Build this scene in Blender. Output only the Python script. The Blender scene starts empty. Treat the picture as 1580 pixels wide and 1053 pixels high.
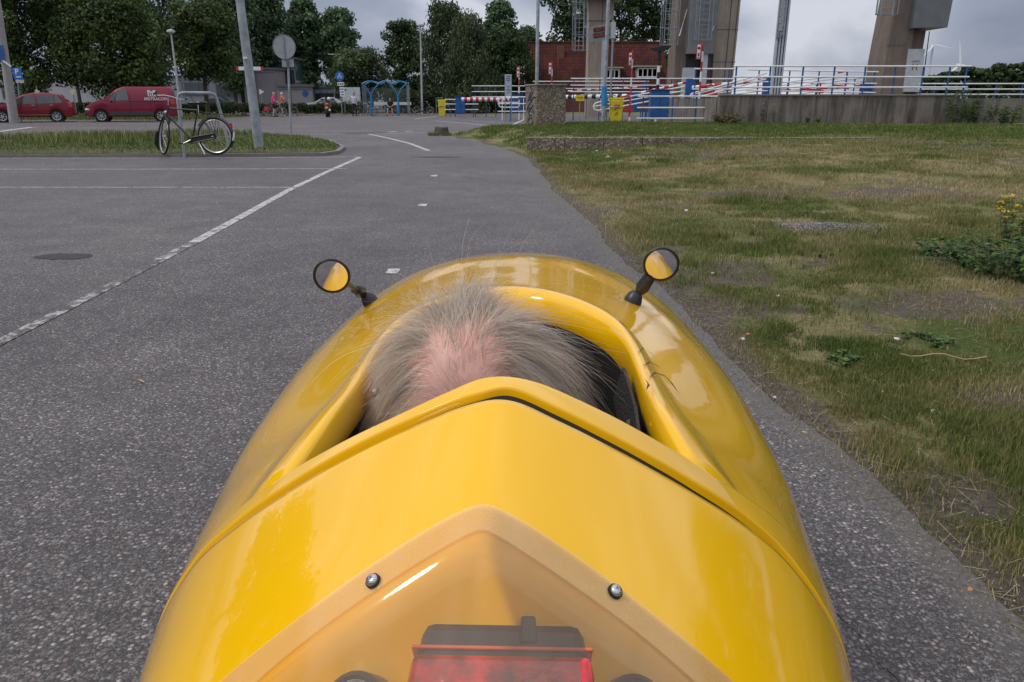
import bpy, bmesh, math, random
import numpy as np
from mathutils import Vector, Matrix, Euler
R = math.radians
random.seed(4); rng = np.random.default_rng(7)
sc = bpy.context.scene
COL = sc.collection

# ------------------------------------------------------------------ camera
H = 1.25; F = 1155.0; PITCH = math.atan((526.5 - 153.4) / F)
cp, sp = math.cos(PITCH), math.sin(PITCH)
cam = bpy.data.objects.new('camera', bpy.data.cameras.new('camera')); COL.objects.link(cam)
cam.location = (0, 0, H); cam.rotation_euler = (math.pi / 2 - PITCH, 0, 0)
cam.data.sensor_width = 36; cam.data.lens = F / 1580 * 36
cam.data.clip_start = 0.02; cam.data.clip_end = 3000
sc.camera = cam

# ------------------------------------------------------------------ sky, sun, exposure
SUN_EL, SUN_AZ = R(52), R(250)       # azimuth clockwise from +Y: behind on the left
w = bpy.data.worlds.new('World'); sc.world = w; w.use_nodes = True
nt = w.node_tree; nt.nodes.clear()
def wn(t, **k):
    n = nt.nodes.new(t)
    for a, b in k.items(): setattr(n, a, b)
    return n
wl = nt.links.new
out = wn('ShaderNodeOutputWorld'); bg = wn('ShaderNodeBackground'); wl(bg.outputs[0], out.inputs[0])
bg.inputs['Strength'].default_value = 0.1
sky = wn('ShaderNodeTexSky', sky_type='NISHITA', sun_disc=False, sun_elevation=SUN_EL, sun_rotation=SUN_AZ)
tc = wn('ShaderNodeTexCoord'); mp = wn('ShaderNodeMapping'); mp.inputs['Scale'].default_value = (1, 1, 2.6)
mp.inputs['Location'].default_value = (0.55, 0.2, 0.1)
wl(tc.outputs['Generated'], mp.inputs[0])
n1 = wn('ShaderNodeTexNoise'); n1.inputs['Scale'].default_value = 2.4; n1.inputs['Detail'].default_value = 7
n1.inputs['Roughness'].default_value = 0.5; n1.inputs['Distortion'].default_value = 0.35
wl(mp.outputs[0], n1.inputs['Vector'])
cr = wn('ShaderNodeValToRGB'); wl(n1.outputs['Fac'], cr.inputs[0])
el = cr.color_ramp.elements
el[0].position = 0.36; el[0].color = (2.3, 2.6, 3.6, 1)
el[1].position = 0.60; el[1].color = (6.6, 6.8, 7.6, 1)
e = el.new(0.5); e.color = (3.6, 3.95, 5.0, 1)
# an overcast sky is several times brighter overhead than at the horizon
sx = wn('ShaderNodeSeparateXYZ'); wl(tc.outputs['Generated'], sx.inputs[0])
mr = wn('ShaderNodeMapRange'); mr.inputs['From Min'].default_value = 0.12; mr.inputs['From Max'].default_value = 0.9
mr.inputs['To Min'].default_value = 1.0; mr.inputs['To Max'].default_value = 2.7
wl(sx.outputs['Z'], mr.inputs['Value'])
warm = wn('ShaderNodeMix', data_type='RGBA'); warm.inputs['B'].default_value = (3.7, 3.6, 3.6, 1)
mr2 = wn('ShaderNodeMapRange'); mr2.inputs['From Min'].default_value = 0.25; mr2.inputs['From Max'].default_value = 0.8; mr2.inputs['To Max'].default_value = 0.7
wl(sx.outputs['Z'], mr2.inputs['Value']); wl(mr2.outputs[0], warm.inputs['Factor']); wl(cr.outputs[0], warm.inputs['A'])
vm = wn('ShaderNodeVectorMath', operation='SCALE'); wl(warm.outputs['Result'], vm.inputs[0]); wl(mr.outputs[0], vm.inputs['Scale'])
mx = wn('ShaderNodeMix', data_type='RGBA'); mx.inputs['Factor'].default_value = 0.9
wl(sky.outputs[0], mx.inputs['A']); wl(vm.outputs[0], mx.inputs['B']); wl(mx.outputs['Result'], bg.inputs['Color'])
sl = bpy.data.lights.new('sun', 'SUN'); sl.energy = 1.5; sl.angle = R(14); sl.color = (1, 0.95, 0.87)
so = bpy.data.objects.new('sun', sl); COL.objects.link(so)
sd = Vector((math.sin(SUN_AZ) * math.cos(SUN_EL), math.cos(SUN_AZ) * math.cos(SUN_EL), math.sin(SUN_EL)))
so.rotation_euler = sd.to_track_quat('Z', 'Y').to_euler()
sc.view_settings.view_transform = 'Standard'; sc.view_settings.look = 'None'
sc.view_settings.exposure = 0.0; sc.view_settings.gamma = 1.0
sc.cycles.max_bounces = 12; sc.cycles.diffuse_bounces = 8; sc.cycles.transparent_max_bounces = 40

# ------------------------------------------------------------------ pixel -> place
def W(u, v, y):
    """the point at distance y in front of the lens seen at photo pixel (u, v)"""
    t = (v - 526.5) / F; s = y / (cp - t * sp)
    return Vector(((u - 790) / F * s, y, H - s * (sp + t * cp)))
def G(u, v, z=0.0):
    t = (v - 526.5) / F; r = (sp + t * cp) / (cp - t * sp)
    return W(u, v, (H - z) / r)

# ------------------------------------------------------------------ materials
MATS = {}
def mat(name, col, rough=0.6, metal=0.0, coat=0.0, var=0.12, scale=6.0, bump=0.0, bscale=60.0, col2=None, spec=0.5, alpha=1.0):
    """principled surface whose base colour wanders with noise, with optional fine bump"""
    if name in MATS: return MATS[name]
    m = bpy.data.materials.new(name); m.use_nodes = True; n = m.node_tree; b = n.nodes['Principled BSDF']
    b.inputs['Roughness'].default_value = rough; b.inputs['Metallic'].default_value = metal
    b.inputs['Coat Weight'].default_value = coat; b.inputs['Coat Roughness'].default_value = 0.04
    b.inputs['Specular IOR Level'].default_value = spec; b.inputs['Alpha'].default_value = alpha
    t = n.nodes.new('ShaderNodeTexCoord')
    z = n.nodes.new('ShaderNodeTexNoise'); z.inputs['Scale'].default_value = scale; z.inputs['Detail'].default_value = 5
    n.links.new(t.outputs['Object'], z.inputs['Vector'])
    r = n.nodes.new('ShaderNodeValToRGB'); n.links.new(z.outputs['Fac'], r.inputs[0])
    c2 = col2 or tuple(c * (1 - var) for c in col)
    k = 1 + var * 0.6
    r.color_ramp.elements[0].position = 0.35; r.color_ramp.elements[0].color = (*c2, 1)
    r.color_ramp.elements[1].position = 0.65; r.color_ramp.elements[1].color = (*[min(1, c * k) for c in col], 1)
    n.links.new(r.outputs[0], b.inputs['Base Color'])
    if bump:
        z2 = n.nodes.new('ShaderNodeTexNoise'); z2.inputs['Scale'].default_value = bscale; z2.inputs['Detail'].default_value = 4
        n.links.new(t.outputs['Object'], z2.inputs['Vector'])
        bp = n.nodes.new('ShaderNodeBump'); bp.inputs['Strength'].default_value = bump; bp.inputs['Distance'].default_value = 0.02
        n.links.new(z2.outputs['Fac'], bp.inputs['Height']); n.links.new(bp.outputs[0], b.inputs['Normal'])
    MATS[name] = m; return m
def node_mat(name):
    m = bpy.data.materials.new(name); m.use_nodes = True; MATS[name] = m
    return m, m.node_tree, m.node_tree.nodes['Principled BSDF']
def ramp(n, src, stops):
    r = n.nodes.new('ShaderNodeValToRGB'); n.links.new(src, r.inputs[0])
    e = r.color_ramp.elements
    e[0].position, e[0].color = stops[0][0], (*stops[0][1], 1)
    e[1].position, e[1].color = stops[-1][0], (*stops[-1][1], 1)
    for p, c in stops[1:-1]:
        q = e.new(p); q.color = (*c, 1)
    return r.outputs[0]
def noise(n, vec, scale, detail=5, rough=0.5, dist=0.0):
    z = n.nodes.new('ShaderNodeTexNoise'); z.inputs['Scale'].default_value = scale; z.inputs['Detail'].default_value = detail
    z.inputs['Roughness'].default_value = rough; z.inputs['Distortion'].default_value = dist
    n.links.new(vec, z.inputs['Vector']); return z.outputs['Fac']
def mixc(n, fac, a, b, mode='MIX'):
    m = n.nodes.new('ShaderNodeMix'); m.data_type = 'RGBA'; m.blend_type = mode
    for s, v in (('Factor', fac), ('A', a), ('B', b)):
        if hasattr(v, 'links'): n.links.new(v, m.inputs[s])
        elif s == 'Factor': m.inputs[s].default_value = v
        else: m.inputs[s].default_value = (*v, 1)
    return m.outputs['Result']
def mathn(n, op, a, b=0.0):
    m = n.nodes.new('ShaderNodeMath'); m.operation = op
    for i, v in enumerate((a, b)):
        if hasattr(v, 'links'): n.links.new(v, m.inputs[i])
        else: m.inputs[i].default_value = v
    return m.outputs[0]
g3 = lambda v: (v, v, v * 1.02)

# asphalt: dark binder with pale chippings, wandering patches
def asphalt_mat(name, white=False):
    m, n, b = node_mat(name)
    t = n.nodes.new('ShaderNodeTexCoord'); V = t.outputs['Object']
    def vor(scale):
        v = n.nodes.new('ShaderNodeTexVoronoi'); v.inputs['Scale'].default_value = scale; n.links.new(V, v.inputs['Vector']); return v
    v1 = vor(78); v2 = vor(260)
    sep = n.nodes.new('ShaderNodeSeparateColor'); n.links.new(v1.outputs['Color'], sep.inputs[0])
    stone = ramp(n, sep.outputs[0], [(0.0, (0.04, 0.037, 0.039)), (0.35, (0.11, 0.102, 0.105)), (0.68, (0.21, 0.197, 0.2)), (0.9, (0.32, 0.305, 0.305)), (1.0, (0.52, 0.50, 0.50))])
    tint = ramp(n, sep.outputs[1], [(0.0, (1.0, 1.0, 1.03)), (0.7, (1, 0.97, 0.96)), (1.0, (1.2, 0.9, 0.78))])
    stone = mixc(n, 1.0, stone, tint, 'MULTIPLY')
    edge = ramp(n, v1.outputs['Distance'], [(0.25, (0, 0, 0)), (0.55, (1, 1, 1))])
    sep2 = n.nodes.new('ShaderNodeSeparateColor'); n.links.new(v2.outputs['Color'], sep2.inputs[0])
    fine = ramp(n, sep2.outputs[0], [(0.0, (0.035, 0.033, 0.033)), (0.75, (0.085, 0.081, 0.08)), (1.0, (0.26, 0.25, 0.24))])
    c = mixc(n, edge, stone, fine)
    big = ramp(n, noise(n, V, 0.35, 6, 0.55), [(0.3, (0.66, 0.645, 0.66)), (0.7, (1.14, 1.11, 1.13))])
    c = mixc(n, 1.0, c, big, 'MULTIPLY')
    mid = ramp(n, noise(n, V, 2.3, 6, 0.6), [(0.3, (0.78, 0.78, 0.78)), (0.72, (1.2, 1.19, 1.17))])
    c = mixc(n, 1.0, c, mid, 'MULTIPLY')
    if white == 'dust':
        at = n.nodes.new('ShaderNodeAttribute'); at.attribute_name = 'bare'
        dn = mathn(n, 'ADD', at.outputs['Fac'], mathn(n, 'MULTIPLY', mathn(n, 'SUBTRACT', noise(n, V, 5, 9, 0.75), 0.5), 1.5))
        c = mixc(n, ramp(n, dn, [(0.35, (0, 0, 0)), (0.8, (.8, .8, .8))]), c, ramp(n, noise(n, V, 60, 8, 0.7), [(0.3, (0.05, 0.043, 0.037)), (0.7, (0.16, 0.145, 0.128))]))
    elif white:
        th_ = {True: .44, 'worn': .53, 'faint': .60}[white]; wmask = ramp(n, noise(n, V, 9, 8, 0.75), [(th_ - .05, (0, 0, 0)), (th_ + .07, (1, 1, 1))])
        wm = mathn(n, 'MULTIPLY', wmask, ramp(n, v1.outputs['Distance'], [(0.55, (1, 1, 1)), (0.9, (0.15, 0.15, 0.15))]))
        c = mixc(n, wm, c, (0.56, 0.56, 0.55))
    n.links.new(c, b.inputs['Base Color']); b.inputs['Roughness'].default_value = 0.62
    b.inputs['Specular IOR Level'].default_value = 0.45
    bp = n.nodes.new('ShaderNodeBump'); bp.inputs['Strength'].default_value = 0.75; bp.inputs['Distance'].default_value = 0.004
    hsum = mathn(n, 'ADD', v1.outputs['Distance'], mathn(n, 'MULTIPLY', v2.outputs['Distance'], 0.35))
    inv = mathn(n, 'SUBTRACT', 1.0, hsum); n.links.new(inv, bp.inputs['Height']); n.links.new(bp.outputs[0], b.inputs['Normal'])
    return m
M_ASPH = asphalt_mat('asphalt'); M_DUST = asphalt_mat('dusty_asphalt', 'dust'); M_LINE = asphalt_mat('worn_white_paint', True); M_LINE2 = asphalt_mat('very_worn_white_paint', 'worn'); M_LINE3 = asphalt_mat('nearly_gone_white_paint', 'faint')
def soil_mat():
    m, n, b = node_mat('soil_and_short_grass')
    t = n.nodes.new('ShaderNodeTexCoord'); V = t.outputs['Object']
    dirt = ramp(n, noise(n, V, 38, 8, 0.7), [(0.3, (0.06, 0.048, 0.038)), (0.55, (0.135, 0.112, 0.09)), (0.75, (0.26, 0.225, 0.185))])
    straw = ramp(n, noise(n, V, 55, 6, 0.7), [(0.3, (0.12, 0.10, 0.045)), (0.7, (0.36, 0.30, 0.16))])
    green = ramp(n, noise(n, V, 30, 6, 0.7), [(0.3, (0.04, 0.058, 0.014)), (0.7, (0.12, 0.155, 0.04))])
    c = mixc(n, ramp(n, noise(n, V, 0.9, 6, 0.6), [(0.42, (0, 0, 0)), (0.6, (1, 1, 1))]), green, straw)
    at = n.nodes.new('ShaderNodeAttribute'); at.attribute_name = 'bare'
    wob = mathn(n, 'ADD', at.outputs['Fac'], mathn(n, 'MULTIPLY', mathn(n, 'SUBTRACT', noise(n, V, 3.5, 7, 0.65), 0.5), 1.1))
    c = mixc(n, ramp(n, wob, [(0.42, (0, 0, 0)), (0.62, (1, 1, 1))]), c, dirt)
    n.links.new(c, b.inputs['Base Color']); b.inputs['Roughness'].default_value = 0.95; b.inputs['Specular IOR Level'].default_value = 0.15
    bp = n.nodes.new('ShaderNodeBump'); bp.inputs['Strength'].default_value = 0.9; bp.inputs['Distance'].default_value = 0.02
    n.links.new(noise(n, V, 60, 8, 0.75), bp.inputs['Height']); n.links.new(bp.outputs[0], b.inputs['Normal'])
    return m
M_SOIL = soil_mat()
def attr_mat(name, rough=0.7, attr='Col', trans=0.0, spec=0.3, thin=0.0):
    m, n, b = node_mat(name)
    a = n.nodes.new('ShaderNodeAttribute'); a.attribute_name = attr
    t = n.nodes.new('ShaderNodeTexCoord')
    c = mixc(n, 1.0, a.outputs['Color'], ramp(n, noise(n, t.outputs['Object'], 3.0, 3), [(0.3, (0.85, 0.85, 0.85)), (0.7, (1.15, 1.15, 1.15))]), 'MULTIPLY')
    n.links.new(c, b.inputs['Base Color']); b.inputs['Roughness'].default_value = rough; b.inputs['Specular IOR Level'].default_value = spec
    if trans:
        tr = n.nodes.new('ShaderNodeBsdfTranslucent'); n.links.new(c, tr.inputs['Color'])
        ms = n.nodes.new('ShaderNodeMixShader'); ms.inputs[0].default_value = trans
        n.links.new(b.outputs[0], ms.inputs[1]); n.links.new(tr.outputs[0], ms.inputs[2])
        res = ms.outputs[0]
        if thin:
            tp = n.nodes.new('ShaderNodeBsdfTransparent'); m3 = n.nodes.new('ShaderNodeMixShader'); m3.inputs[0].default_value = thin
            n.links.new(res, m3.inputs[1]); n.links.new(tp.outputs[0], m3.inputs[2]); res = m3.outputs[0]
        n.links.new(res, n.nodes['Material Output'].inputs[0])
    return m
M_BLADE = attr_mat('grass_blades', 0.7, trans=0.25, spec=0.2); M_LEAF = attr_mat('leaves', 0.6, trans=0.25)
M_HAIR = attr_mat('ash_grey_hair', 0.35, trans=0.55, spec=1.0, thin=0.22)
def concrete_mat(name, col, dark, streak=True, pebble=False):
    m, n, b = node_mat(name)
    t = n.nodes.new('ShaderNodeTexCoord'); V = t.outputs['Object']
    c = ramp(n, noise(n, V, 1.3, 8, 0.65), [(0.3, dark), (0.7, col)])
    if streak:
        mpn = n.nodes.new('ShaderNodeMapping'); mpn.inputs['Scale'].default_value = (2.2, 2.2, 0.25); n.links.new(V, mpn.inputs[0])
        s = ramp(n, noise(n, mpn.outputs[0], 1.6, 7, 0.7), [(0.38, (0.42, 0.41, 0.4) if streak == True else (.8, .79, .78)), (0.55, (1, 1, 1)), (0.8, (1.2, 1.2, 1.2))])
        c = mixc(n, 1.0, c, s, 'MULTIPLY')
    if pebble:
        v = n.nodes.new('ShaderNodeTexVoronoi'); v.inputs['Scale'].default_value = 26; n.links.new(V, v.inputs['Vector'])
        sp_ = n.nodes.new('ShaderNodeSeparateColor'); n.links.new(v.outputs['Color'], sp_.inputs[0])
        c = mixc(n, 1.0, c, ramp(n, sp_.outputs[0], [(0.0, (0.5, 0.47, 0.42)), (0.7, (1.0, 0.97, 0.9)), (1.0, (2.2, 2.1, 1.95))]), 'MULTIPLY')
    n.links.new(c, b.inputs['Base Color']); b.inputs['Roughness'].default_value = 0.85
    bp = n.nodes.new('ShaderNodeBump'); bp.inputs['Strength'].default_value = 0.4; bp.inputs['Distance'].default_value = 0.02
    n.links.new(noise(n, V, 30, 6, 0.7), bp.inputs['Height']); n.links.new(bp.outputs[0], b.inputs['Normal'])
    return m
M_CONC = concrete_mat('stained_concrete', (0.23, 0.205, 0.185), (0.13, 0.115, 0.105))
M_CONC2 = concrete_mat('pier_concrete', (0.38, 0.325, 0.26), (0.30, 0.25, 0.20), 0.5)
M_PEB = concrete_mat('pebble_concrete', (0.22, 0.19, 0.155), (0.14, 0.12, 0.1), False, True)
M_BROWN = concrete_mat('brown_concrete', (0.20, 0.16, 0.13), (0.15, 0.12, 0.10), 0.5)
def yellow_mat():
    m, n, b = node_mat('glossy_yellow_gelcoat')
    t = n.nodes.new('ShaderNodeTexCoord'); V = t.outputs['Object']
    dust = ramp(n, noise(n, V, 7, 9, 0.75), [(0.58, (0, 0, 0)), (0.85, (0.22, 0.22, 0.22))])
    speck = ramp(n, noise(n, V, 420, 2, 0.5), [(0.70, (0, 0, 0)), (0.76, (0.5, 0.5, 0.5))])
    sx_ = n.nodes.new('ShaderNodeSeparateXYZ'); n.links.new(V, sx_.inputs[0])
    low = n.nodes.new('ShaderNodeMapRange'); low.inputs['From Min'].default_value = 0.80; low.inputs['From Max'].default_value = 0.60
    low.inputs['To Min'].default_value = 0.22; low.inputs['To Max'].default_value = 0.7; n.links.new(sx_.outputs['Z'], low.inputs['Value'])
    d = mathn(n, 'MULTIPLY', mathn(n, 'ADD', mathn(n, 'MULTIPLY', dust, 0.6), speck), low.outputs[0])
    c = mixc(n, d, (0.90, 0.495, 0.001), (0.42, 0.34, 0.20))
    n.links.new(c, b.inputs['Base Color'])
    rg = n.nodes.new('ShaderNodeMapRange'); rg.inputs['To Min'].default_value = 0.22; rg.inputs['To Max'].default_value = 0.6; n.links.new(d, rg.inputs['Value'])
    n.links.new(rg.outputs[0], b.inputs['Roughness'])
    b.inputs['Coat Weight'].default_value = 1.0; b.inputs['Coat IOR'].default_value = 1.54; n.links.new(ramp(n, noise(n, V, 5, 6, .65), [(.42, (.03, .03, .03)), (.75, (.13, .13, .13))]), b.inputs['Coat Roughness'])
    b.inputs['Specular IOR Level'].default_value = 0.2
    b.inputs['Specular Tint'].default_value = (1, 0.8, 0.45, 1)
    bp = n.nodes.new('ShaderNodeBump'); bp.inputs['Strength'].default_value = 0.05; bp.inputs['Distance'].default_value = 0.02
    n.links.new(noise(n, V, 9, 2, 0.4), bp.inputs['Height']); n.links.new(bp.outputs[0], b.inputs['Coat Normal'])
    return m
M_YEL = yellow_mat()

# ------------------------------------------------------------------ object helpers
def tag(o, label=None, cat=None, group=None, kind=None):
    if label: o['label'] = label
    if cat: o['category'] = cat
    if group: o['group'] = group
    if kind: o['kind'] = kind
    return o
def empty(name, loc=(0, 0, 0), rz=0.0, label=None, cat=None, group=None):
    o = bpy.data.objects.new(name, None); COL.objects.link(o); o.empty_display_size = 0.2
    o.location = loc; o.rotation_euler = (0, 0, rz); return tag(o, label, cat, group)
def link(name, me, m=None, parent=None, smooth=False):
    o = bpy.data.objects.new(name, me); COL.objects.link(o)
    if m:
        for x in (m if isinstance(m, (list, tuple)) else [m]): me.materials.append(x)
    if smooth: me.polygons.foreach_set('use_smooth', [True] * len(me.polygons))
    if parent: o.parent = parent
    return o
def kids(o): return [c for c in bpy.data.objects if c.parent is o]
def copy_tree(o, parent=None):
    ch = kids(o); c = o.copy(); COL.objects.link(c)
    if parent: c.parent = parent
    for k in ch: copy_tree(k, c)
    return c
class MB:
    def __init__(s): s.v = []; s.f = []; s.mi = []; s.cur = 0
    def add(s, vs, fs):
        b = len(s.v); s.v += [tuple(x) for x in vs]; s.f += [tuple(i + b for i in f) for f in fs]; s.mi += [s.cur] * len(fs); return s
    def box(s, c, d, rot=None):
        hx, hy, hz = d[0] / 2, d[1] / 2, d[2] / 2
        P = [Vector((x, y, z)) for x in (-hx, hx) for y in (-hy, hy) for z in (-hz, hz)]
        if rot: 
            M = Euler(rot).to_matrix(); P = [M @ p for p in P]
        c = Vector(c); P = [p + c for p in P]
        return s.add(P, [(0, 1, 3, 2), (4, 6, 7, 5), (0, 4, 5, 1), (2, 3, 7, 6), (0, 2, 6, 4), (1, 5, 7, 3)])
    def tube(s, pts, r, n=8, caps=True, closed=False):
        pts = [Vector(p) for p in pts]; N = len(pts); rs = r if isinstance(r, (list, tuple)) else [r] * N
        rings = []; prev = None
        for i, p in enumerate(pts):
            a = pts[(i - 1) % N] if (i or closed) else pts[0]; b = pts[(i + 1) % N] if (i < N - 1 or closed) else pts[-1]
            t = (b - a).normalized()
            if prev is None:
                up = Vector((0, 0, 1)) if abs(t.z) < 0.9 else Vector((1, 0, 0)); x = t.cross(up).normalized()
            else: x = (prev - t * prev.dot(t)).normalized()
            prev = x; y = t.cross(x)
            rings.append([p + (x * math.cos(q) + y * math.sin(q)) * rs[i] for q in (2 * math.pi * k / n for k in range(n))])
        vs = [q for rg in rings for q in rg]; fs = []
        for i in range(N if closed else N - 1):
            j = (i + 1) % N
            for k in range(n): fs.append((i * n + k, i * n + (k + 1) % n, j * n + (k + 1) % n, j * n + k))
        if caps and not closed: fs += [tuple(range(n))[::-1], tuple(range((N - 1) * n, N * n))]
        return s.add(vs, fs)
    def prism(s, poly, a, b, axis='z'):
        """poly in 2D extruded from a to b along axis"""
        def P(u, v, w): return (u, v, w) if axis == 'z' else ((u, w, v) if axis == 'y' else (w, u, v))
        n = len(poly); vs = [P(u, v, a) for u, v in poly] + [P(u, v, b) for u, v in poly]
        return s.add(vs, [tuple(range(n))[::-1], tuple(range(n, 2 * n))] + [(i, (i + 1) % n, (i + 1) % n + n, i + n) for i in range(n)])
    def lathe(s, prof, c=(0, 0, 0), axis=(0, 0, 1), n=24, caps=True):
        """prof = [(radius, height)] turned about axis through c"""
        q = Vector((0, 0, 1)).rotation_difference(Vector(axis)); c = Vector(c); vs = []; fs = []
        for r, h in prof:
            for k in range(n):
                a = 2 * math.pi * k / n; vs.append(c + q @ Vector((r * math.cos(a), r * math.sin(a), h)))
        for i in range(len(prof) - 1):
            for k in range(n): fs.append((i * n + k, i * n + (k + 1) % n, (i + 1) * n + (k + 1) % n, (i + 1) * n + k))
        if not caps: return s.add(vs, fs)
        if prof[0][0] > 1e-6: fs.append(tuple(range(n))[::-1])
        if prof[-1][0] > 1e-6: fs.append(tuple(range((len(prof) - 1) * n, len(prof) * n)))
        return s.add(vs, fs)
    def ell(s, c, r, n=16, m=10):
        c = Vector(c); vs = []; fs = []
        for i in range(m + 1):
            th = math.pi * i / m
            for k in range(n):
                a = 2 * math.pi * k / n; vs.append((c[0] + r[0] * math.sin(th) * math.cos(a), c[1] + r[1] * math.sin(th) * math.sin(a), c[2] + r[2] * math.cos(th)))
        for i in range(m):
            for k in range(n): fs.append((i * n + k, (i + 1) * n + k, (i + 1) * n + (k + 1) % n, i * n + (k + 1) % n))
        return s.add(vs, fs)
    def build(s, name, m=None, parent=None, smooth=False, bevel=0.0):
        me = bpy.data.meshes.new(name); me.from_pydata(s.v, [], s.f)
        o = link(name, me, m, parent)
        if any(s.mi): me.polygons.foreach_set('material_index', s.mi)
        bm = bmesh.new(); bm.from_mesh(me); bmesh.ops.remove_doubles(bm, verts=bm.verts, dist=1e-6)
        bmesh.ops.recalc_face_normals(bm, faces=bm.faces); bm.to_mesh(me); bm.free()
        if smooth: 
            me.polygons.foreach_set('use_smooth', [True] * len(me.polygons))
            if smooth != 'all': me.set_sharp_from_angle(angle=R(40))
        if bevel:
            bv = o.modifiers.new('bevel', 'BEVEL'); bv.width = bevel; bv.segments = 2; bv.limit_method = 'ANGLE'
        return o
def np_mesh(name, V, tris, m, parent=None, col=None, nside=3, smooth=False):
    """fast mesh from arrays; col = per vertex colours"""
    me = bpy.data.meshes.new(name); nv, nf = len(V), len(tris)
    me.vertices.add(nv); me.vertices.foreach_set('co', np.asarray(V, np.float32).ravel())
    me.loops.add(nf * nside); me.loops.foreach_set('vertex_index', np.asarray(tris, np.int32).ravel())
    me.polygons.add(nf); me.polygons.foreach_set('loop_start', np.arange(0, nf * nside, nside, dtype=np.int32))
    me.polygons.foreach_set('loop_total', np.full(nf, nside, np.int32))
    me.update(calc_edges=True)
    if col is not None:
        a = me.attributes.new('Col', 'FLOAT_COLOR', 'POINT')
        c = np.ones((nv, 4), np.float32); c[:, :3] = col; a.data.foreach_set('color', c.ravel())
    return link(name, me, m, parent, smooth)
def vnoise(x, y, s, seed=0):
    """value noise, numpy"""
    x = np.asarray(x) * s + 1000.3 + seed * 17.7; y = np.asarray(y) * s + 1000.7 + seed * 31.1
    xi = np.floor(x).astype(np.int64); yi = np.floor(y).astype(np.int64); fx = x - xi; fy = y - yi
    fx = fx * fx * (3 - 2 * fx); fy = fy * fy * (3 - 2 * fy)
    def h(a, b):
        n = (a * 374761393 + b * 668265263 + seed * 1442695041) & 0x7fffffff
        n = ((n ^ (n >> 13)) * 1274126177) & 0x7fffffff
        return ((n ^ (n >> 16)) & 0xffff) / 65535.0
    return (h(xi, yi) * (1 - fx) + h(xi + 1, yi) * fx) * (1 - fy) + (h(xi, yi + 1) * (1 - fx) + h(xi + 1, yi + 1) * fx) * fy
def fnoise(x, y, s, seed=0): return 0.55 * vnoise(x, y, s, seed) + 0.3 * vnoise(x, y, s * 2.3, seed + 5) + 0.15 * vnoise(x, y, s * 5.1, seed + 9)
def sm(x, a, b):
    t = np.clip((np.asarray(x, float) - a) / (b - a), 0, 1); return t * t * (3 - 2 * t)
# ================================================================== GROUND
# right-hand edge of the cycle path, traced as points on the ground
EDGE_PX = [(690, 209), (760, 223), (815, 246), (850, 290), (930, 370), (1060, 490), (1200, 640), (1330, 740), (1500, 880), (1600, 975)]
EDGE = [G(u, v) for u, v in EDGE_PX]
EY = np.array([p.y for p in EDGE][::-1]); EX = np.array([p.x for p in EDGE][::-1])
EY = np.concatenate([[-12], EY]); EX = np.concatenate([[EX[0] + 0.4], EX])
def edge_x(y): return np.interp(y, EY, EX)
KERB_Y = 20.0
def terr(x, y):
    x = np.asarray(x, float); y = np.asarray(y, float)
    # the lawn rises into a low bank; its left boundary runs from the path to the wall
    xl = np.interp(y, [0, 20, 24, 29, 33, 36, 60], [0.2, 0.3, -0.9, -2.5, 1.5, 4.8, 4.8])
    d = x - np.maximum(edge_x(np.minimum(y, 28.9)), xl)
    back = 0.31 * sm(y, 20.06, 20.3) * sm(d, 0.0, 1.7) * (1 - sm(y, 35.2, 36.4))
    front = 0.30 * sm(y, 7, 19.7) * sm(d, .6, 6.5) * (1 - sm(y, 20.06, 20.3))
    wob = (vnoise(x, y, 0.5, 3) - 0.5) * 0.05 * sm(d, 0.3, 2) + (vnoise(x, y, 2.1, 8) - 0.5) * 0.022 * sm(d, 0.1, 0.8)
    wob = wob * (y < 36)
    return back + front + wob - 0.006
def on_terr(u, v):
    a, b = 0.5, 80.0
    ys = np.linspace(1.0, 60, 6000)
    t = (v - 526.5) / F; r = (sp + t * cp) / (cp - t * sp); s = ys / (cp - t * sp); xs = (u - 790) / F * s
    m = (H - r * ys) <= terr(xs, ys)
    i = int(np.argmax(m)); return Vector((xs[i], ys[i], float(terr(xs[i], ys[i]))))
# terrain sheet: fine near, coarse far
gx = np.unique(np.concatenate([np.linspace(-400, -40, 19), np.linspace(-40, 0, 41), np.linspace(0, 12, 161), np.linspace(12, 40, 57), np.linspace(40, 400, 19)]))
gy = np.unique(np.concatenate([np.linspace(-60, 0, 13), np.linspace(0, 8, 121), np.linspace(8, 19.8, 80), np.linspace(19.8, 20.6, 12), np.linspace(20.6, 40, 60), np.linspace(40, 130, 46), np.linspace(130, 1500, 20)]))
XX, YY = np.meshgrid(gx, gy); ZZ = terr(XX, YY)
nxg = len(gx); idx = np.arange(XX.size).reshape(XX.shape)
q = np.stack([idx[:-1, :-1], idx[:-1, 1:], idx[1:, 1:], idx[1:, :-1]], -1).reshape(-1, 4)
terrain = np_mesh('ground', np.stack([XX, YY, ZZ], -1).reshape(-1, 3), q, M_SOIL, nside=4, smooth=True)
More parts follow.
